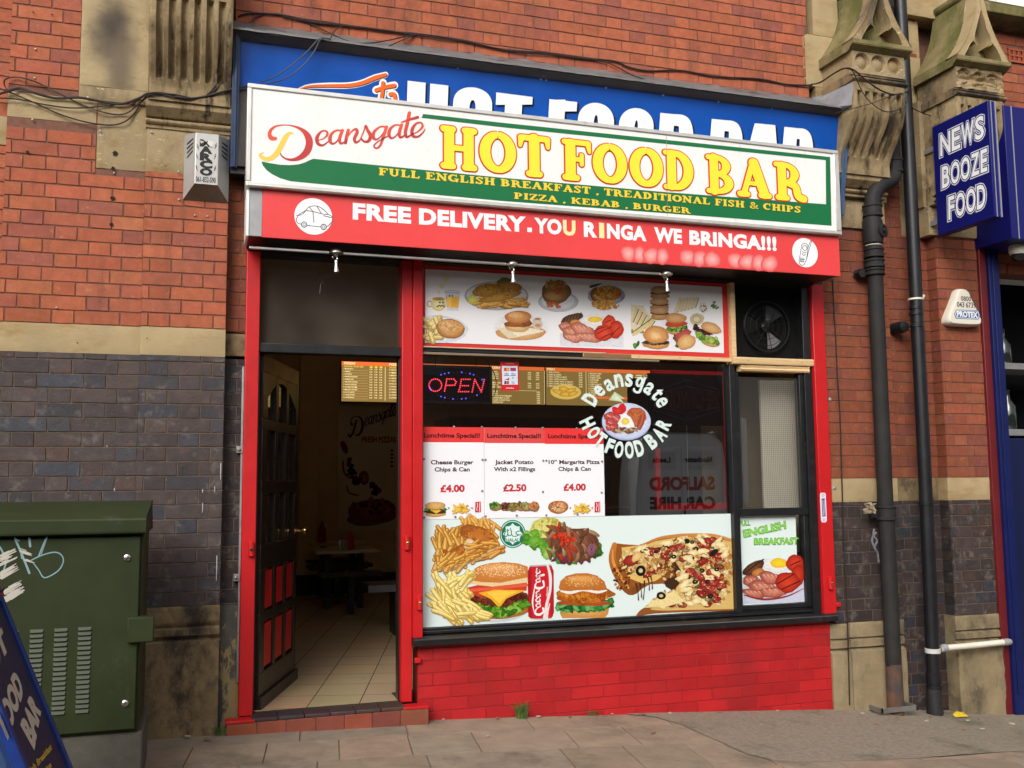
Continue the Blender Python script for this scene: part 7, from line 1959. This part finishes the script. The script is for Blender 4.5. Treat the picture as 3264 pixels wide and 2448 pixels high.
cable('thin cable rising over the flutes of the console', [(A2, 2050, 500, -.27), (C1, 640, 1620, -.33), (C1, 860, 1560, -.375), (C1, 1060, 1500, -.375), (C1, 1260, 1420, -.375), (C1, 1480, 1370, -.34), (C1, 1560, 1360, -.16)], .003)
cable('cable from the black pipe to the projecting blue sign', [(C2, 1195, 150, -.13), (C2, 1280, 190, -.11), (C2, 1360, 225, -.08), (A3, 1190, 890, -.10), (A3, 1290, 885, -.2)], .004)

# ------------------------------------------------------------------ alarm boxes
ab = thing('alarm_box', 'grey metal alarm box with black stacked letters and side slots on the left pilaster', 'alarm box', (.03, -.1, 3.05))
AX0, AX1, AZ0, AZ1, AY = -.098, .156, 3.05, 3.432, -.068
fx0, fx1 = W(A0, 1474, 1200, -.16)[0], W(A0, 1648, 1200, -.16)[0]
fz0, fz1 = W(A0, 1560, 1392, -.16)[1], AZ1 - .006
b = MB()
b.v = [(AX0, AY, AZ0), (AX1, AY, AZ0), (AX1, AY, AZ1), (AX0, AY, AZ1), (fx0, -.16, fz0), (fx1, -.16, fz0), (fx1, -.16, fz1), (fx0, -.16, fz1)]
b.f = [(4, 5, 6, 7), (0, 4, 7, 3), (5, 1, 2, 6), (7, 6, 2, 3), (3, 2, 1, 0)]; b.c = [None] * 5
b.build('casing', mat('brushed_steel_box', (.42, .41, .39), rough=.42, metal=.45, var=.12, vscale=8, stain=((.25, .19, .13), 5, .6, .75, (1, 1, 1))), ab, bevel=.003)
b = MB(); b.v = [(AX0, AY, AZ0), (AX1, AY, AZ0), (fx1, -.1605, fz0 - .0005), (fx0, -.1605, fz0 - .0005)]; b.f = [(0, 1, 2, 3)]; b.c = [None]
b.build('sloping_base', mat('brown_steel', (.16, .12, .085), rough=.5, metal=.4, var=.25, vscale=10), ab)  # sloping underside in a darker brown than the casing
p = Print(-.1606, A0)
for t, y0, y1 in (('M', 1106, 1060), ('A', 1157, 1108), ('R', 1211, 1162), ('C', 1268, 1217), ('O', 1324, 1274)): p.text(t, (1508, y1 + (y0 - y1)), (1606, y1), (24, 22, 22), bold=.07)
p.blob(1592, 1082, 24, 24, (214, 210, 202), (214, 210, 202), wob=.1); p.poly([(1508, 1060), (1540, 1068), (1520, 1085)], (196, 192, 184))
p.text('061-832-590', (1478, 1372), (1630, 1342), (40, 36, 34), bold=.02)
for x, y, s_ in ((1630, 1100, 1), (1624, 1180, 1), (1624, 1270, 1), (1490, 1180, -1), (1486, 1265, -1), (1496, 1108, -1)): p.line([(x + 8 * s_, y - 18), (x - 4 * s_, y + 2), (x + 6 * s_, y), (x - 8 * s_, y + 22)], 5, (36, 32, 32), round_cap=False)
p.build('black_lettering', M_VINYL, ab)
def on_face(A, B, C, D, u, v): return tuple((A[i] * (1 - u) + B[i] * u) * (1 - v) + (D[i] * (1 - u) + C[i] * u) * v for i in range(3))
b = MB()
for side in (0, 1):
    q = ((AX0, AY, AZ0), (fx0, -.16, fz0), (fx0, -.16, fz1), (AX0, AY, AZ1)) if side == 0 else ((fx1, -.16, fz0), (AX1, AY, AZ0), (AX1, AY, AZ1), (fx1, -.16, fz1))
    nx = (-.0012 if side == 0 else .0012)
    for k in range(4):
        v = .60 + k * .075
        s0, s1 = ((v, v + .03), (v + .04, v + .01))[side]
        pts = [on_face(*q, .28, s0), on_face(*q, .80, s1 + .02), on_face(*q, .80, s1 + .05), on_face(*q, .28, s0 + .03)]
        b.add([(a + nx, y - .0012, z) for a, y, z in pts], [(0, 1, 2, 3)])
b.build('sound_slots', M_BLACK, ab)
pb = thing('alarm_box', 'white rounded triangular alarm box with a blue hexagon badge beside the maroon strip', 'alarm box', (5.47, -.05, 2.55 ))
o_ = [(1140, 668), (1160, 660), (1205, 662), (1225, 680), (1262, 748), (1296, 820), (1302, 850), (1290, 888), (1262, 904), (1180, 912), (1108, 906), (1080, 890), (1062, 862), (1060, 836), (1092, 760)]
# outline fitted to the box itself, symmetric about its upright axis
cxx, z0_, z1_ = W(B4, 1182, 790, -.06)[0], zat(B4, 1182, 908, -.06), zat(B4, 1182, 664, -.06)
xl_, xr_ = W(B4, 1096, 850, -.078)[0], W(B4, 1299, 850, -.078)[0]
cxx, half = (xl_ + xr_) / 2, (xr_ - xl_) / 2 / .90
prof = [(.0, 1.0), (.20, .99), (.31, .93), (.40, .80), (.92, .26), (1.0, .15), (.98, .07), (.88, .02), (.5, .0), (0, 0)]
H_ = z1_ - z0_
ol = [(cxx + a * half, z0_ + c * H_) for a, c in prof] + [(cxx - a * half, z0_ + c * H_) for a, c in reversed(prof[1:-1])]
b = MB(); cz_ = z0_ + H_ * .42
b.v = []; n = len(ol)
for sc2, y in ((1.0, -.002), (1.0, -.045), (.97, -.066), (.90, -.078)):
    b.v += [(cxx + (x - cxx) * sc2, y, cz_ + (z - cz_) * sc2) for x, z in ol]
for r_ in range(3):
    for i in range(n): b.f.append((r_ * n + i, (r_ + 1) * n + i, (r_ + 1) * n + (i + 1) % n, r_ * n + (i + 1) % n)); b.c.append(None)
b.f.append(tuple(3 * n + i for i in reversed(range(n)))); b.c.append(None)
b.build('casing', mat('aged_white_plastic', (.68, .64, .54), rough=.4, var=.06, vscale=9, stain=((.4, .34, .24), 6, .6, .8, (1, 1, .5))), pb, sharp=40)
PB = -.0786
p = Print(PB, B4)
p.text('0800', (1168, 744), (1232, 716), (60, 56, 56), bold=.02); p.text('043 6739', (1142, 786), (1264, 756), (60, 56, 56), bold=.02)
bl_ = (30, 84, 150)
p.poly([(1122, 832), (1136, 802), (1282, 806), (1296, 838), (1282, 868), (1134, 862)], bl_); p.poly([(1128, 832), (1139, 806), (1279, 810), (1290, 838), (1279, 864), (1138, 858)], (236, 236, 232)); p.poly([(1133, 832), (1142, 810), (1276, 814), (1285, 838), (1276, 860), (1141, 854)], bl_)
p.text('PROTEX', (1142, 850), (1278, 818), (240, 240, 238), bold=.05)
p.build('badge', M_VINYL, pb)

# ------------------------------------------------------------------ projecting sign and neighbour shop
M_NAVY = mat('navy_sign', (.006, .0075, .115), rough=.35, spec=.25, var=.08, vscale=4, stain=((.02, .02, .07), 6, .64, .8, (1, 1, .3)))
ns = thing('projecting_sign', 'navy blue projecting sign reading news booze food in outlined white letters', 'sign', (5.24, -.39, 3.2))
NX, NY0, NY1, NZ0, NZ1 = 5.204, -.12, -.66, 3.205, 4.035
bx('sign_box', M_NAVY, ns, NX, NX + .075, NY1, NY0, NZ0, NZ1, .004)
b = MB(); b.box(NX + .02, NX + .026, NY1 - .004, NY1, NZ0, NZ1); b.box(NX + .055, NX + .065, NY1 - .006, NY1, NZ0, NZ1); b.build('edge_trim', mat('silver_trim', (.4, .4, .45), rough=.3, metal=.6), ns)
p = Print(0)
Hs = NZ1 - NZ0
for t, u0, u1, v0, v1 in (('NEWS', .08, .95, .70, .895), ('BOOZE', .08, .97, .405, .60), ('FOOD', .17, .90, .105, .31)):
    p = Print(0)
    for grow, eu, ev, col in ((.085, .028, .017, (235, 236, 240)), (.058, .016, .0096, (16, 18, 92)), (.022, 0, 0, (250, 250, 252))):
        wd_ = [len(ch) * (1.12 if ch in 'WO' else .82 if ch in 'EFS' else 1.0) for ch in t]
        x = u0
        for ch, w_ in zip(t, wd_):
            w_ = (u1 - u0) * w_ / sum(wd_)
            a, c = x + .018, x + w_ - .006
            x += w_
            f = lambda u, v: (.02 + .50 * u, NZ0 + Hs * v)
            p.text(ch, None, None, col, bold=grow, pts=[f(a - eu, v0 - ev), f(c + eu, v0 - ev), f(c + eu + .02, v1 + ev), f(a - eu + .02, v1 + ev)])
    o = p.m
    o.v = [(NX - .0008 + y, NY0 - u, z) for u, y, z in o.v]
    o.build('white_word', M_VINYL, ns)
for z in (3.30, 3.86):
    bx('bracket_arm', M_GREY, ns, NX + .02, NX + .055, NY0 + .001, .09, z, z + .04, .003)

nb = thing('neighbour_shop', 'navy fronted neighbouring shop with maroon edge strip at the right edge', 'shop', (6.6, .1, -.3))
zb_n = gz(5.75) - .05
bx('maroon_strip', mat('maroon_paint', (.12, .010, .012), rough=.45, var=.2, vscale=6, stain=((.22, .10, .06), 4, .62, .78, (1, 1, .3))), nb, 5.66, 5.725, -.03, .10, zb_n, 3.17, .004)
b = MB(); b.box(5.726, 5.822, -.055, .10, zb_n, 3.165); b.box(5.755, 5.79, -.062, -.055, zb_n + .2, 3.165)
b.build('navy_pilaster', mat('navy_paint', (.006, .011, .075), spec=.25, rough=.45, var=.2, vscale=6, stain=[((.20, .05, .05), 9, .70, .78, (1, 1, .5))]), nb, bevel=.003)
b = MB(); b.box(5.655, 8.4, -.355, .04, 3.158, 4.17); b.build('fascia_box', M_NAVY, nb, bevel=.004)
b = MB(); b.box(5.72, 5.728, -.359, -.355, 3.16, 4.168); b.box(5.655, 5.66, -.357, -.30, 4.171, 4.178); b.build('fascia_trim', MATS['silver_trim'], nb)
bx('shop_window_back', mat('dark_interior', (.004, .004, .005), rough=.8, spec=.05), nb, 5.80, 8.4, .62, .64, -.4, 3.16, .0)
bx('shop_window_side', MATS['dark_interior'], nb, 5.826, 5.835, .10, .60, -.4, 3.16, .0)
bx('navy_panel', mat('navy_panel', (.006, .010, .05), rough=.4), nb, 5.836, 8.4, .12, .16, -.45, 1.72, .004)
for z in (2.26, 1.74):
    bx('display_shelf', M_GREY, nb, 5.84, 8.4, .12, .45, z, z + .05, .003)
for k, (x, z, m_) in enumerate(((5.99, 2.311, .13), (6.13, 2.311, .11), (5.98, 1.791, .15), (6.14, 1.791, .14))):
    b = MB(); b.lathe((x, .26, z), (0, 0, 1), [(.055, 0), (.06, .01), (.058, m_ + .05), (.02, m_ + .11), (.018, m_ + .17), (.022, m_ + .18)], 16)
    b.build('dark_bottle', mat('bottle_glass', (.015, .02, .018), rough=.12, spec=.6), nb)
bx('pale_notice', mat('blue_notice', (.12, .2, .4), rough=.5), nb, 5.93, 5.955, .114, .119, 1.28, 1.62, .0)
cm = thing('security_camera', 'cream dome security camera under the navy fascia', 'security camera', (5.9, -.2, 3.05))
q = W(B4, 1540, 390, -.2)
b = MB(); b.lathe((q[0], -.2, 3.157), (0, 0, -1), [(.055, 0), (.062, .01), (.062, .05), (.055, .07)], 22); b.build('base', M_PLAST, cm)
b = MB(); b.lathe((q[0], -.2, 3.0865), (0, 0, -1), [(.047, 0), (.046, .015), (.036, .038), (.018, .05), (.001, .053)], 22); b.build('dome', mat('smoked_dome', (.02, .02, .02), rough=.1), cm)

# sticker on the right post
st = thing('sticker', 'narrow white and purple sticker on the right red post', 'sticker', (4.17, -.03, 1.12))
p = Print(-.0306, B3)
p.poly([(1584, 600), (1612, 598), (1620, 610), (1628, 795), (1620, 808), (1594, 808), (1586, 796), (1578, 614)], (232, 228, 238)); p.poly([(1590, 640), (1612, 638), (1620, 765), (1596, 768)], (90, 60, 130)); p.line([(1598, 650), (1604, 758)], 4, (226, 220, 236)); p.line([(1608, 650), (1614, 758)], 3, (226, 220, 236))
for y in (616, 790): p.ring(1600 + (y - 616) * .04, y, 9, 10, 3, (190, 60, 90))
p.build('sticker_face', M_VINYL, st)
cable('black cable hanging straight down the brick pilaster right of the red post', [(B4, 320, 600, -.012), (B4, 326, 760, -.012), (B4, 340, 1000, -.012), (B4, 352, 1260, -.012), (B4, 368, 1500, -.012), (B5, 288, 120, -.014), (B5, 300, 500, -.012), (B5, 318, 900, -.02), (B5, 330, 1340, -.03)], .005)
# ------------------------------------------------------------------ green street cabinet
M_GREEN = mat('olive_green_paint', (.024, .033, .011), rough=.6, spec=.2, var=.18, vscale=5, bump=.05, bscale=50, stain=[((.020, .026, .012), 3, .5, .72, (1, 1, .4)), ((.055, .055, .04), 6, .58, .76, (1, 1, .6)), ((.10, .09, .07), 40, .72, .78, (1, 1, 1))])
gc = thing('street_cabinet', 'olive green steel street cabinet with louvres, graffiti and two lock screws', 'cabinet', (-.8, -.7, .0))
CX0, CX1, CYF, CYB = -1.45, -.215, -.985, -.40
bx('cabinet_body', M_GREEN, gc, CX0, CX1, CYF, CYB, .30, 1.20, .006)
b = MB(); b.prism_x([(CYF - .055, 1.192), (CYF - .062, 1.20), (CYF - .062, 1.258), (CYF - .05, 1.268), (CYB + .02, 1.335), (CYB + .02, 1.192)], CX0 - .02, CX1 + .012)
b.build('lid', M_GREEN, gc, bevel=.005)
bx('cabinet_plinth', mat('dirty_concrete', (.085, .078, .062), rough=.95, var=.3, vscale=9, bump=.5, stain=((.14, .12, .09), 16, .6, .75, (1, 1, 1))), gc, CX0, CX1 + .02, CYF + .005, CYB, -.2, .298, .01)
CYD = CYF - .022
dr = bx('cabinet_door', M_GREEN, gc, CX0 + .02, W(A5, 697, 900, CYD)[0], CYD, CYF - .002, .315, 1.178, .005)
for k, x in enumerate((20, 145, 268, 388)):
    b = MB()
    xa, xb = W(A5, x, 1100, CYD)[0], W(A5, x + 70, 1100, CYD)[0]
    for i in range(18):
        z = zat(A5, 300, 962 + 24.6 * i, CYD)
        b.add([(xa, CYD - .001, z + .007), (xb, CYD - .001, z + .007), (xb - .004, CYD - .0085, z - .006), (xa + .004, CYD - .0085, z - .006), (xa, CYD - .001, z - .007), (xb, CYD - .001, z - .007)], [(0, 3, 2, 1), (3, 4, 5, 2), (0, 4, 3), (1, 2, 5)])
    o = b.build('louvre_column', mat('worn_louvre', (.040, .050, .024), rough=.4, var=.2, vscale=20), gc, sharp=20); o.parent = dr
for x, y in ((642, 598), (631, 1332)):
    q = W(A5, x, y, CYD); b = MB(); b.lathe((q[0], CYD, q[1]), (0, -1, 0), [(.015, 0), (.015, .005), (.009, .008), (.008, .016), (.003, .017)], 16)
    o = b.build('lock_screw', M_CHROME, gc); o.parent = dr
bx('hasp_cover', M_GREEN, gc, W(A5, 641, 960, CYD - .03)[0], W(A5, 776, 960, CYD - .03)[0], CYD - .03, CYD + .03, zat(A5, 700, 1026, CYD - .03), zat(A5, 700, 898, CYD - .03), .005)
p = Print(CYD - .0006, A5)
LBL = (132, 168, 176)
for pts, wd in (([(195, 590), (215, 540), (232, 500), (238, 494)], 7), ([(238, 498), (222, 540), (206, 588)], 4), ([(158, 610), (210, 586), (270, 570), (305, 580), (320, 610), (305, 650), (270, 680), (222, 698), (195, 660), (165, 620)], 6), ([(75, 500), (110, 580), (148, 675)], 11), ([(148, 500), (152, 540)], 12), ([(80, 505), (95, 512)], 8), ([(0, 545), (30, 600)], 9), ([(40, 600), (20, 655)], 8), ([(105, 560), (110, 600)], 8)):
    p.line(pts, wd, LBL, smooth=4)
WS = (196, 190, 178); rnd = random.Random(3)
def scrape(x0, y0, x1, y1, w, n):
    for i in range(n):
        t = rnd.random(); a = rnd.uniform(-.5, .5)
        dx, dy = (x1 - x0), (y1 - y0)
        s0, s1 = sorted((rnd.uniform(-.05, .5), rnd.uniform(.5, 1.05)))
        off = a * w
        p.line([(x0 + dx * s0 + off * .3, y0 + dy * s0 + off), (x0 + dx * s1 + off * .3, y0 + dy * s1 + off)], [rnd.uniform(3, 9), rnd.uniform(1, 6)], WS, round_cap=False)
scrape(-30, 625, 80, 575, 50, 26); scrape(-20, 700, 90, 640, 34, 22); scrape(10, 800, 120, 735, 62, 40); scrape(100, 560, 160, 580, 22, 8); scrape(120, 610, 175, 625, 14, 6)
o = p.build('graffiti', mat('spray_paint', attr=True, rough=.6), gc); o.parent = dr

# ------------------------------------------------------------------ a-board at the lower left
aw = thing('pavement_board', 'navy folding pavement board with white hot food bar letters at the lower left', 'a-board', (-.6, -2.0, .0))
BS = .405                                    # lean: x falls by this much for each metre of height
def bpl(px, py):
    d = RX * ((px - PW / 2) / FPX) + UY * (-(py - PH / 2) / FPX) + FW
    n_ = Vector((1, 0, BS)); p0 = Vector((-.288, 0, .03))
    t = (p0 - CAM).dot(n_) / d.dot(n_)
    q = CAM + d * t
    return (q.y, q.z)
def bxyz(u, v, off): return (-.288 - (v - .03) * BS + off, u, v + off * BS)
YFAR, YNEAR, ZT = -1.70, -2.36, 1.03
b = MB()
def slab_board(b, u0, u1, v0, v1, d0, d1):
    b.hexa([bxyz(u0, v0, d1), bxyz(u1, v0, d1), bxyz(u1, v1, d1), bxyz(u0, v1, d1), bxyz(u0, v0, d0), bxyz(u1, v0, d0), bxyz(u1, v1, d0), bxyz(u0, v1, d0)])
slab_board(b, YNEAR + .04, YFAR - .04, .10, ZT - .04, -.02, -.004)
b.build('board_panel', mat('navy_board', (.010, .014, .055), rough=.45, var=.15, vscale=6), aw)
b = MB()
slab_board(b, YFAR - .045, YFAR, .02, ZT, -.025, .006); slab_board(b, YNEAR, YNEAR + .045, .02, ZT, -.025, .006); slab_board(b, YNEAR + .046, YFAR - .046, ZT - .045, ZT, -.025, .006); slab_board(b, YNEAR + .046, YFAR - .046, .06, .105, -.025, .006)
b.build('board_frame', mat('blue_frame', (.010, .035, .20), rough=.4, var=.2, vscale=8, stain=((.005, .01, .05), 6, .55, .75, (1, 1, 1))), aw, bevel=.003)
b = MB(); slab_board(b, YFAR - .05, YFAR + .004, ZT - .03, ZT + .012, -.03, .010); b.build('corner_cap', mat('red_cap', (.4, .02, .02), rough=.4), aw, bevel=.004)
b = MB()
m_ = lambda v: (-.288 - (ZT - .03) * BS * 2 + (v - .03) * BS)
b.hexa([(m_(.02) , YFAR, .02), (m_(.02), YNEAR, .02), (m_(ZT) , YNEAR, ZT), (m_(ZT), YFAR, ZT), (m_(.02) + .025, YFAR, .02), (m_(.02) + .025, YNEAR, .02), (m_(ZT) + .025, YNEAR, ZT), (m_(ZT) + .025, YFAR, ZT)])
b.build('rear_panel', MATS['navy_board'], aw)
p = Print(0)
p.af = lambda q: bpl(*A5(*q))
OW = (206, 196, 180)
def bquad(t, q, c, bold=.06): p.text(t, None, None, c, bold=bold, pts=q)
bquad('HOT', [(-78, 1290), (52, 1052), (10, 944), (-112, 1180)], OW)
bquad('FOOD', [(78, 1515 - 0) if False else (-2 + 80, 1516), (122, 1262), (62, 1152), (0, 1398)], OW) if False else None
# each word is fitted to the corners it has on the board
bquad('FOOD', [(45, 1520), (128, 1270), (78, 1150), (-12, 1390)], OW)
bquad('BAR', [(178, 1568), (212, 1372), (160, 1262), (106, 1438)], OW)
YL_ = (214, 190, 70)
bquad('Full English Breakfast', [(90, 1790), (270, 1572), (258, 1530), (76, 1745)], YL_, .03)
bquad('Fish & Chips', [(150, 1800), (268, 1660), (256, 1620), (136, 1760)], YL_, .03)
p.poly([(-60, 1540), (0, 1480), (70, 1660), (60, 1720), (-60, 1800)], (40, 110, 190)); p.poly([(-60, 1600), (-5, 1530), (36, 1640), (20, 1720), (-60, 1780)], (90, 150, 210))
o = p.m
o.v = [bxyz(u, v, -.003 - y * 1.0) for u, y, v in o.v]
o.build('white_letters', M_VINYL, aw)

# ------------------------------------------------------------------ weeds and litter
def tuft(label, x, y, n, h, seed):
    r = random.Random(seed); b = MB()
    for i in range(n):
        a, l = r.uniform(0, 6.28), h * r.uniform(.5, 1.1)
        bx_, by_ = x + r.uniform(-.03, .03), y + r.uniform(-.02, .015)
        lean_ = r.uniform(.1, .8) * l
        z = gz(bx_, by_) + .002
        pts = [(bx_ + lean_ * math.cos(a) * t * t, by_ + lean_ * math.sin(a) * t * t * .7 - .01 * t, z + l * (t - .25 * t * t)) for t in (0, .35, .7, 1)]
        w = .0028
        v = []
        for k, q in enumerate(pts):
            ww = w * (1 - k / 3.2)
            v += [(q[0] - ww, q[1], q[2]), (q[0] + ww, q[1], q[2])]
        c = r.choice([(.07, .13, .025), (.10, .17, .035), (.13, .17, .05), (.05, .10, .02)])
        b.add(v, [(0, 1, 3, 2), (2, 3, 5, 4), (4, 5, 7, 6)], c)
    one(b.build('grass_tuft', mat('grass_blade', attr=True, rough=.6), sharp=180), label, 'weed', 'weeds at the wall foot')
tuft('tall green grass tuft growing at the foot of the red brick base', 1.94, -.035, 130, .13, 1)
tuft('tiny grass sprout to the right of the tall tuft', 2.42, -.015, 22, .05, 2)
tuft('low green weed at the left foot of the tile step', .17, -.09, 60, .06, 3)
rnd = random.Random(21)
M_LIT = [mat('pale_litter', (.42, .36, .27), rough=.9), mat('brown_litter', (.22, .13, .07), rough=.9)]
base = None
spots_ = [(1.45, -.03), (1.78, -.05), (2.05, -.03), (2.25, -.06), (2.55, -.02), (2.75, -.04), (2.95, -.03), (3.3, -.05), (3.75, -.03), (4.05, -.05), (4.35, -.12), (4.55, -.22), (4.72, -.3), (4.86, -.18), (5.1, -.26), (5.25, -.2), (5.42, -.32), (4.2, -.45), (3.4, -.38), (2.6, -.5), (1.6, -.45), (4.8, -.55), (.0, -.12), (.1, -.2), (5.0, -.5)]
for i, (x, y) in enumerate(spots_):
    if i < 2:
        b = MB(); n = 7
        ptsl = [((.010 + .006 * rnd.random()) * math.cos(6.283 * k / n), (.006 + .004 * rnd.random()) * math.sin(6.283 * k / n)) for k in range(n)]
        b.add([(a, c, .003 * rnd.random()) for a, c in ptsl] + [(a, c, .006) for a, c in ptsl], [tuple(range(n, 2 * n))] + [(k, (k + 1) % n, n + (k + 1) % n, n + k) for k in range(n)])
        o = b.build('litter_scrap', M_LIT[i]); base = base or []; base.append(o)
    else:
        o = base[i % 2].copy(); COL.objects.link(o)
    o.location = (x, y, gz(x, y) + .004); o.rotation_euler = (0, 0, rnd.uniform(0, 6)); o.scale = (rnd.uniform(.6, 1.8),) * 2 + (1,)
    tag(o, 'scrap of litter or dead leaf on the pavement along the shop wall', 'litter', 'litter scraps on the pavement')
b = MB(); q = (5.13, -.17); z = gz(*q) + .012
b.add([(q[0] - .05, q[1], z), (q[0] + .055, q[1] - .012, z), (q[0] + .05, q[1] + .03, z + .02), (q[0] - .01, q[1] + .035, z + .03), (q[0] - .05, q[1] + .025, z + .012), (q[0], q[1] + .0, z + .026)], [(0, 1, 5), (1, 2, 5), (2, 3, 5), (3, 4, 5), (4, 0, 5)])
one(b.build('yellow_wrapper', mat('yellow_foil', (.6, .42, .03), rough=.3), sharp=20), 'crumpled yellow wrapper on the pavement at the foot of the black pipe', 'wrapper')
# old fixings and holes in the left pier
kid = None
for i, (zf, x, y, Y) in enumerate(((A0, 268, 375, -.04), (A0, 262, 590, -.04), (A0, 662, 738, -.05), (A0, 245, 905, -.045), (A0, 755, 990, -.05), (A0, 1146, 1000, -.07), (A0, 1350, 1508, -.066), (A0, 1470, 1628, -.066), (A0, 1566, 1634, -.066), (A4, 375, 790, -.04), (A0, 862, 1308, -.04), (A0, 1346, 1298, -.07))):
    q = W(zf, x, y, Y)
    if kid is None:
        b = MB(); b.lathe((0, 0, 0), (0, -1, 0), [(.005, 0), (.006, .004), (.004, .008)], 8); b.box(-.002, .004, -.012, -.006, -.003, .003)
        kid = b.build('wall_nail', mat('nail_metal', (.45, .44, .42), rough=.4, metal=.5)); o = kid
    else:
        o = kid.copy(); COL.objects.link(o)
    o.parent = bld; o.location = Vector((q[0], Y, q[1])) - ORG[bld]
for zf, x, y, r_ in ((A0, 870, 1158, .016), (A0, 855, 1272, .012), (A0, 850, 1495, .014), (A4, 735, 238, .012), (A0, 208, 1148, .010), (A0, 252, 92, .005), (A0, 394, 110, .005), (A4, 972, 992, .004), (A4, 512, 1022, .005), (A0, 1252, 1252, .004), (A0, 160, 100, .0)):
    if not r_: continue
    Y = -.052 if zf is A0 and 700 < x < 1110 and y < 1300 else (-.078 if x > 930 else -.048 if not (zf is A4 and y > 900) else -.052)
    q = W(zf, x, y, Y); rr = random.Random(int(x))
    b = MB(); n = 11
    b.add([(q[0] + r_ * rr.uniform(.7, 1.2) * math.cos(6.283 * k / n), Y, q[1] + r_ * rr.uniform(.6, 1.1) * math.sin(6.283 * k / n)) for k in range(n)], [tuple(range(n))])
    b.build('wall_hole', mat('hole_dark', (.02, .014, .01), rough=1), bld)

# ------------------------------------------------------------------ across the street (seen only in the glass)
ob = thing('brick_terrace', 'dark brick terrace across the street, seen faintly in the window glass', 'building', (6, -20, 0))
bx('facade', mat('dark_brick_far', (.10, .055, .04), rough=.9, var=.3, vscale=3), ob, -34, 46, -24, -20, -1.5, 7.5, .0)
for i in range(15):
    for z in (1.0, 4.4):
        x = -30 + i * 5
        bx('window', mat('far_window', (.04, .045, .05), rough=.15), ob, x, x + 1.5, -20.0, -19.96, z, z + 2.0, .0)
vn = thing('white_van', 'white hire van parked across the road, mirrored in the window with red and black lettering', 'van', (9.5, -13.6, gz(9.5) - .17))
VB = MB(); gx = gz(9.5) - .17
def vbox(b, *a): b.box(*a)
# built with its back doors facing +y, then turned towards the shop
wv, lv, hv = .95, 4.6, 2.95
b = MB(); b.prism([(-wv, .45), (-wv + .01, 1.7), (-wv + .12, 2.72), (-wv + .28, hv), (wv - .28, hv), (wv - .12, 2.72), (wv - .01, 1.7), (wv, .45)], -lv, 0)
parts = [('body', b, mat('van_white', (.75, .75, .75), rough=.3), .05)]
b = MB()
for s in (-1, 1):
    b = MB(); b.box(min(s * .01, s * .80), max(s * .01, s * .80), .001, .02, .55, 2.66); parts.append(('rear_door', b, MATS['van_white'], .02))
    b = MB(); b.box(min(s * .12, s * .68), max(s * .12, s * .68), .021, .024, 2.22, 2.58); parts.append(('door_panel', b, mat('van_grey', (.62, .62, .62), rough=.3), .01))
    b = MB(); b.box(min(s * .83, s * .93), max(s * .83, s * .93), .0, .03, .8, 1.3); parts.append(('tail_light', b, mat('van_red', (.4, .02, .02), rough=.2), .01))
    for y in (-.9, -3.7):
        b = MB(); b.lathe((s * .75, y, .34), (s, 0, 0), [(.34, 0), (.34, .2), (.2, .21)], 20); parts.append(('wheel', b, M_BLACK, 0))
b = MB(); b.box(-.95, .95, .0, .1, .38, .55); parts.append(('bumper', b, mat('van_bumper', (.05, .05, .05), rough=.5), .02))
b = MB(); b.box(.02, .06, .02, .05, 1.25, 1.5); parts.append(('door_handle', b, M_BLACK, .005))
pr = Print(0)
# seen from behind the letters run towards -x
def vt(t, x0, x1, z0, z1, c): pr.text(t, (x0, z0), (x1, z1), c, bold=.05)
vt('SALFORD', -.66, .66, 1.80, 2.08, (200, 40, 36)); vt('CAR HIRE', -.66, .66, 1.42, 1.68, (40, 36, 40))
vt('Manchester', -.62, -.06, 2.36, 2.48, (50, 46, 50)); vt('Leeds', .22, .58, 2.36, 2.48, (50, 46, 50))
rz = math.atan2(-(-.474), .89)               # turn so that the doors face the window
for nm, b_, m_, bev in parts:
    b_.v = [(v[0] + 9.5, v[1] - 13.6, v[2] + gx) for v in b_.v]
    b_.build(nm, m_, vn, bevel=bev)
pr.m.v = [(-u + 9.5, .026 - y - 13.6, z + gx) for u, y, z in pr.m.v]
pr.m.build('lettering', M_VINYL, vn)
vn.location = (9.4, -11.8, gx); vn.rotation_euler = (0, 0, .35)
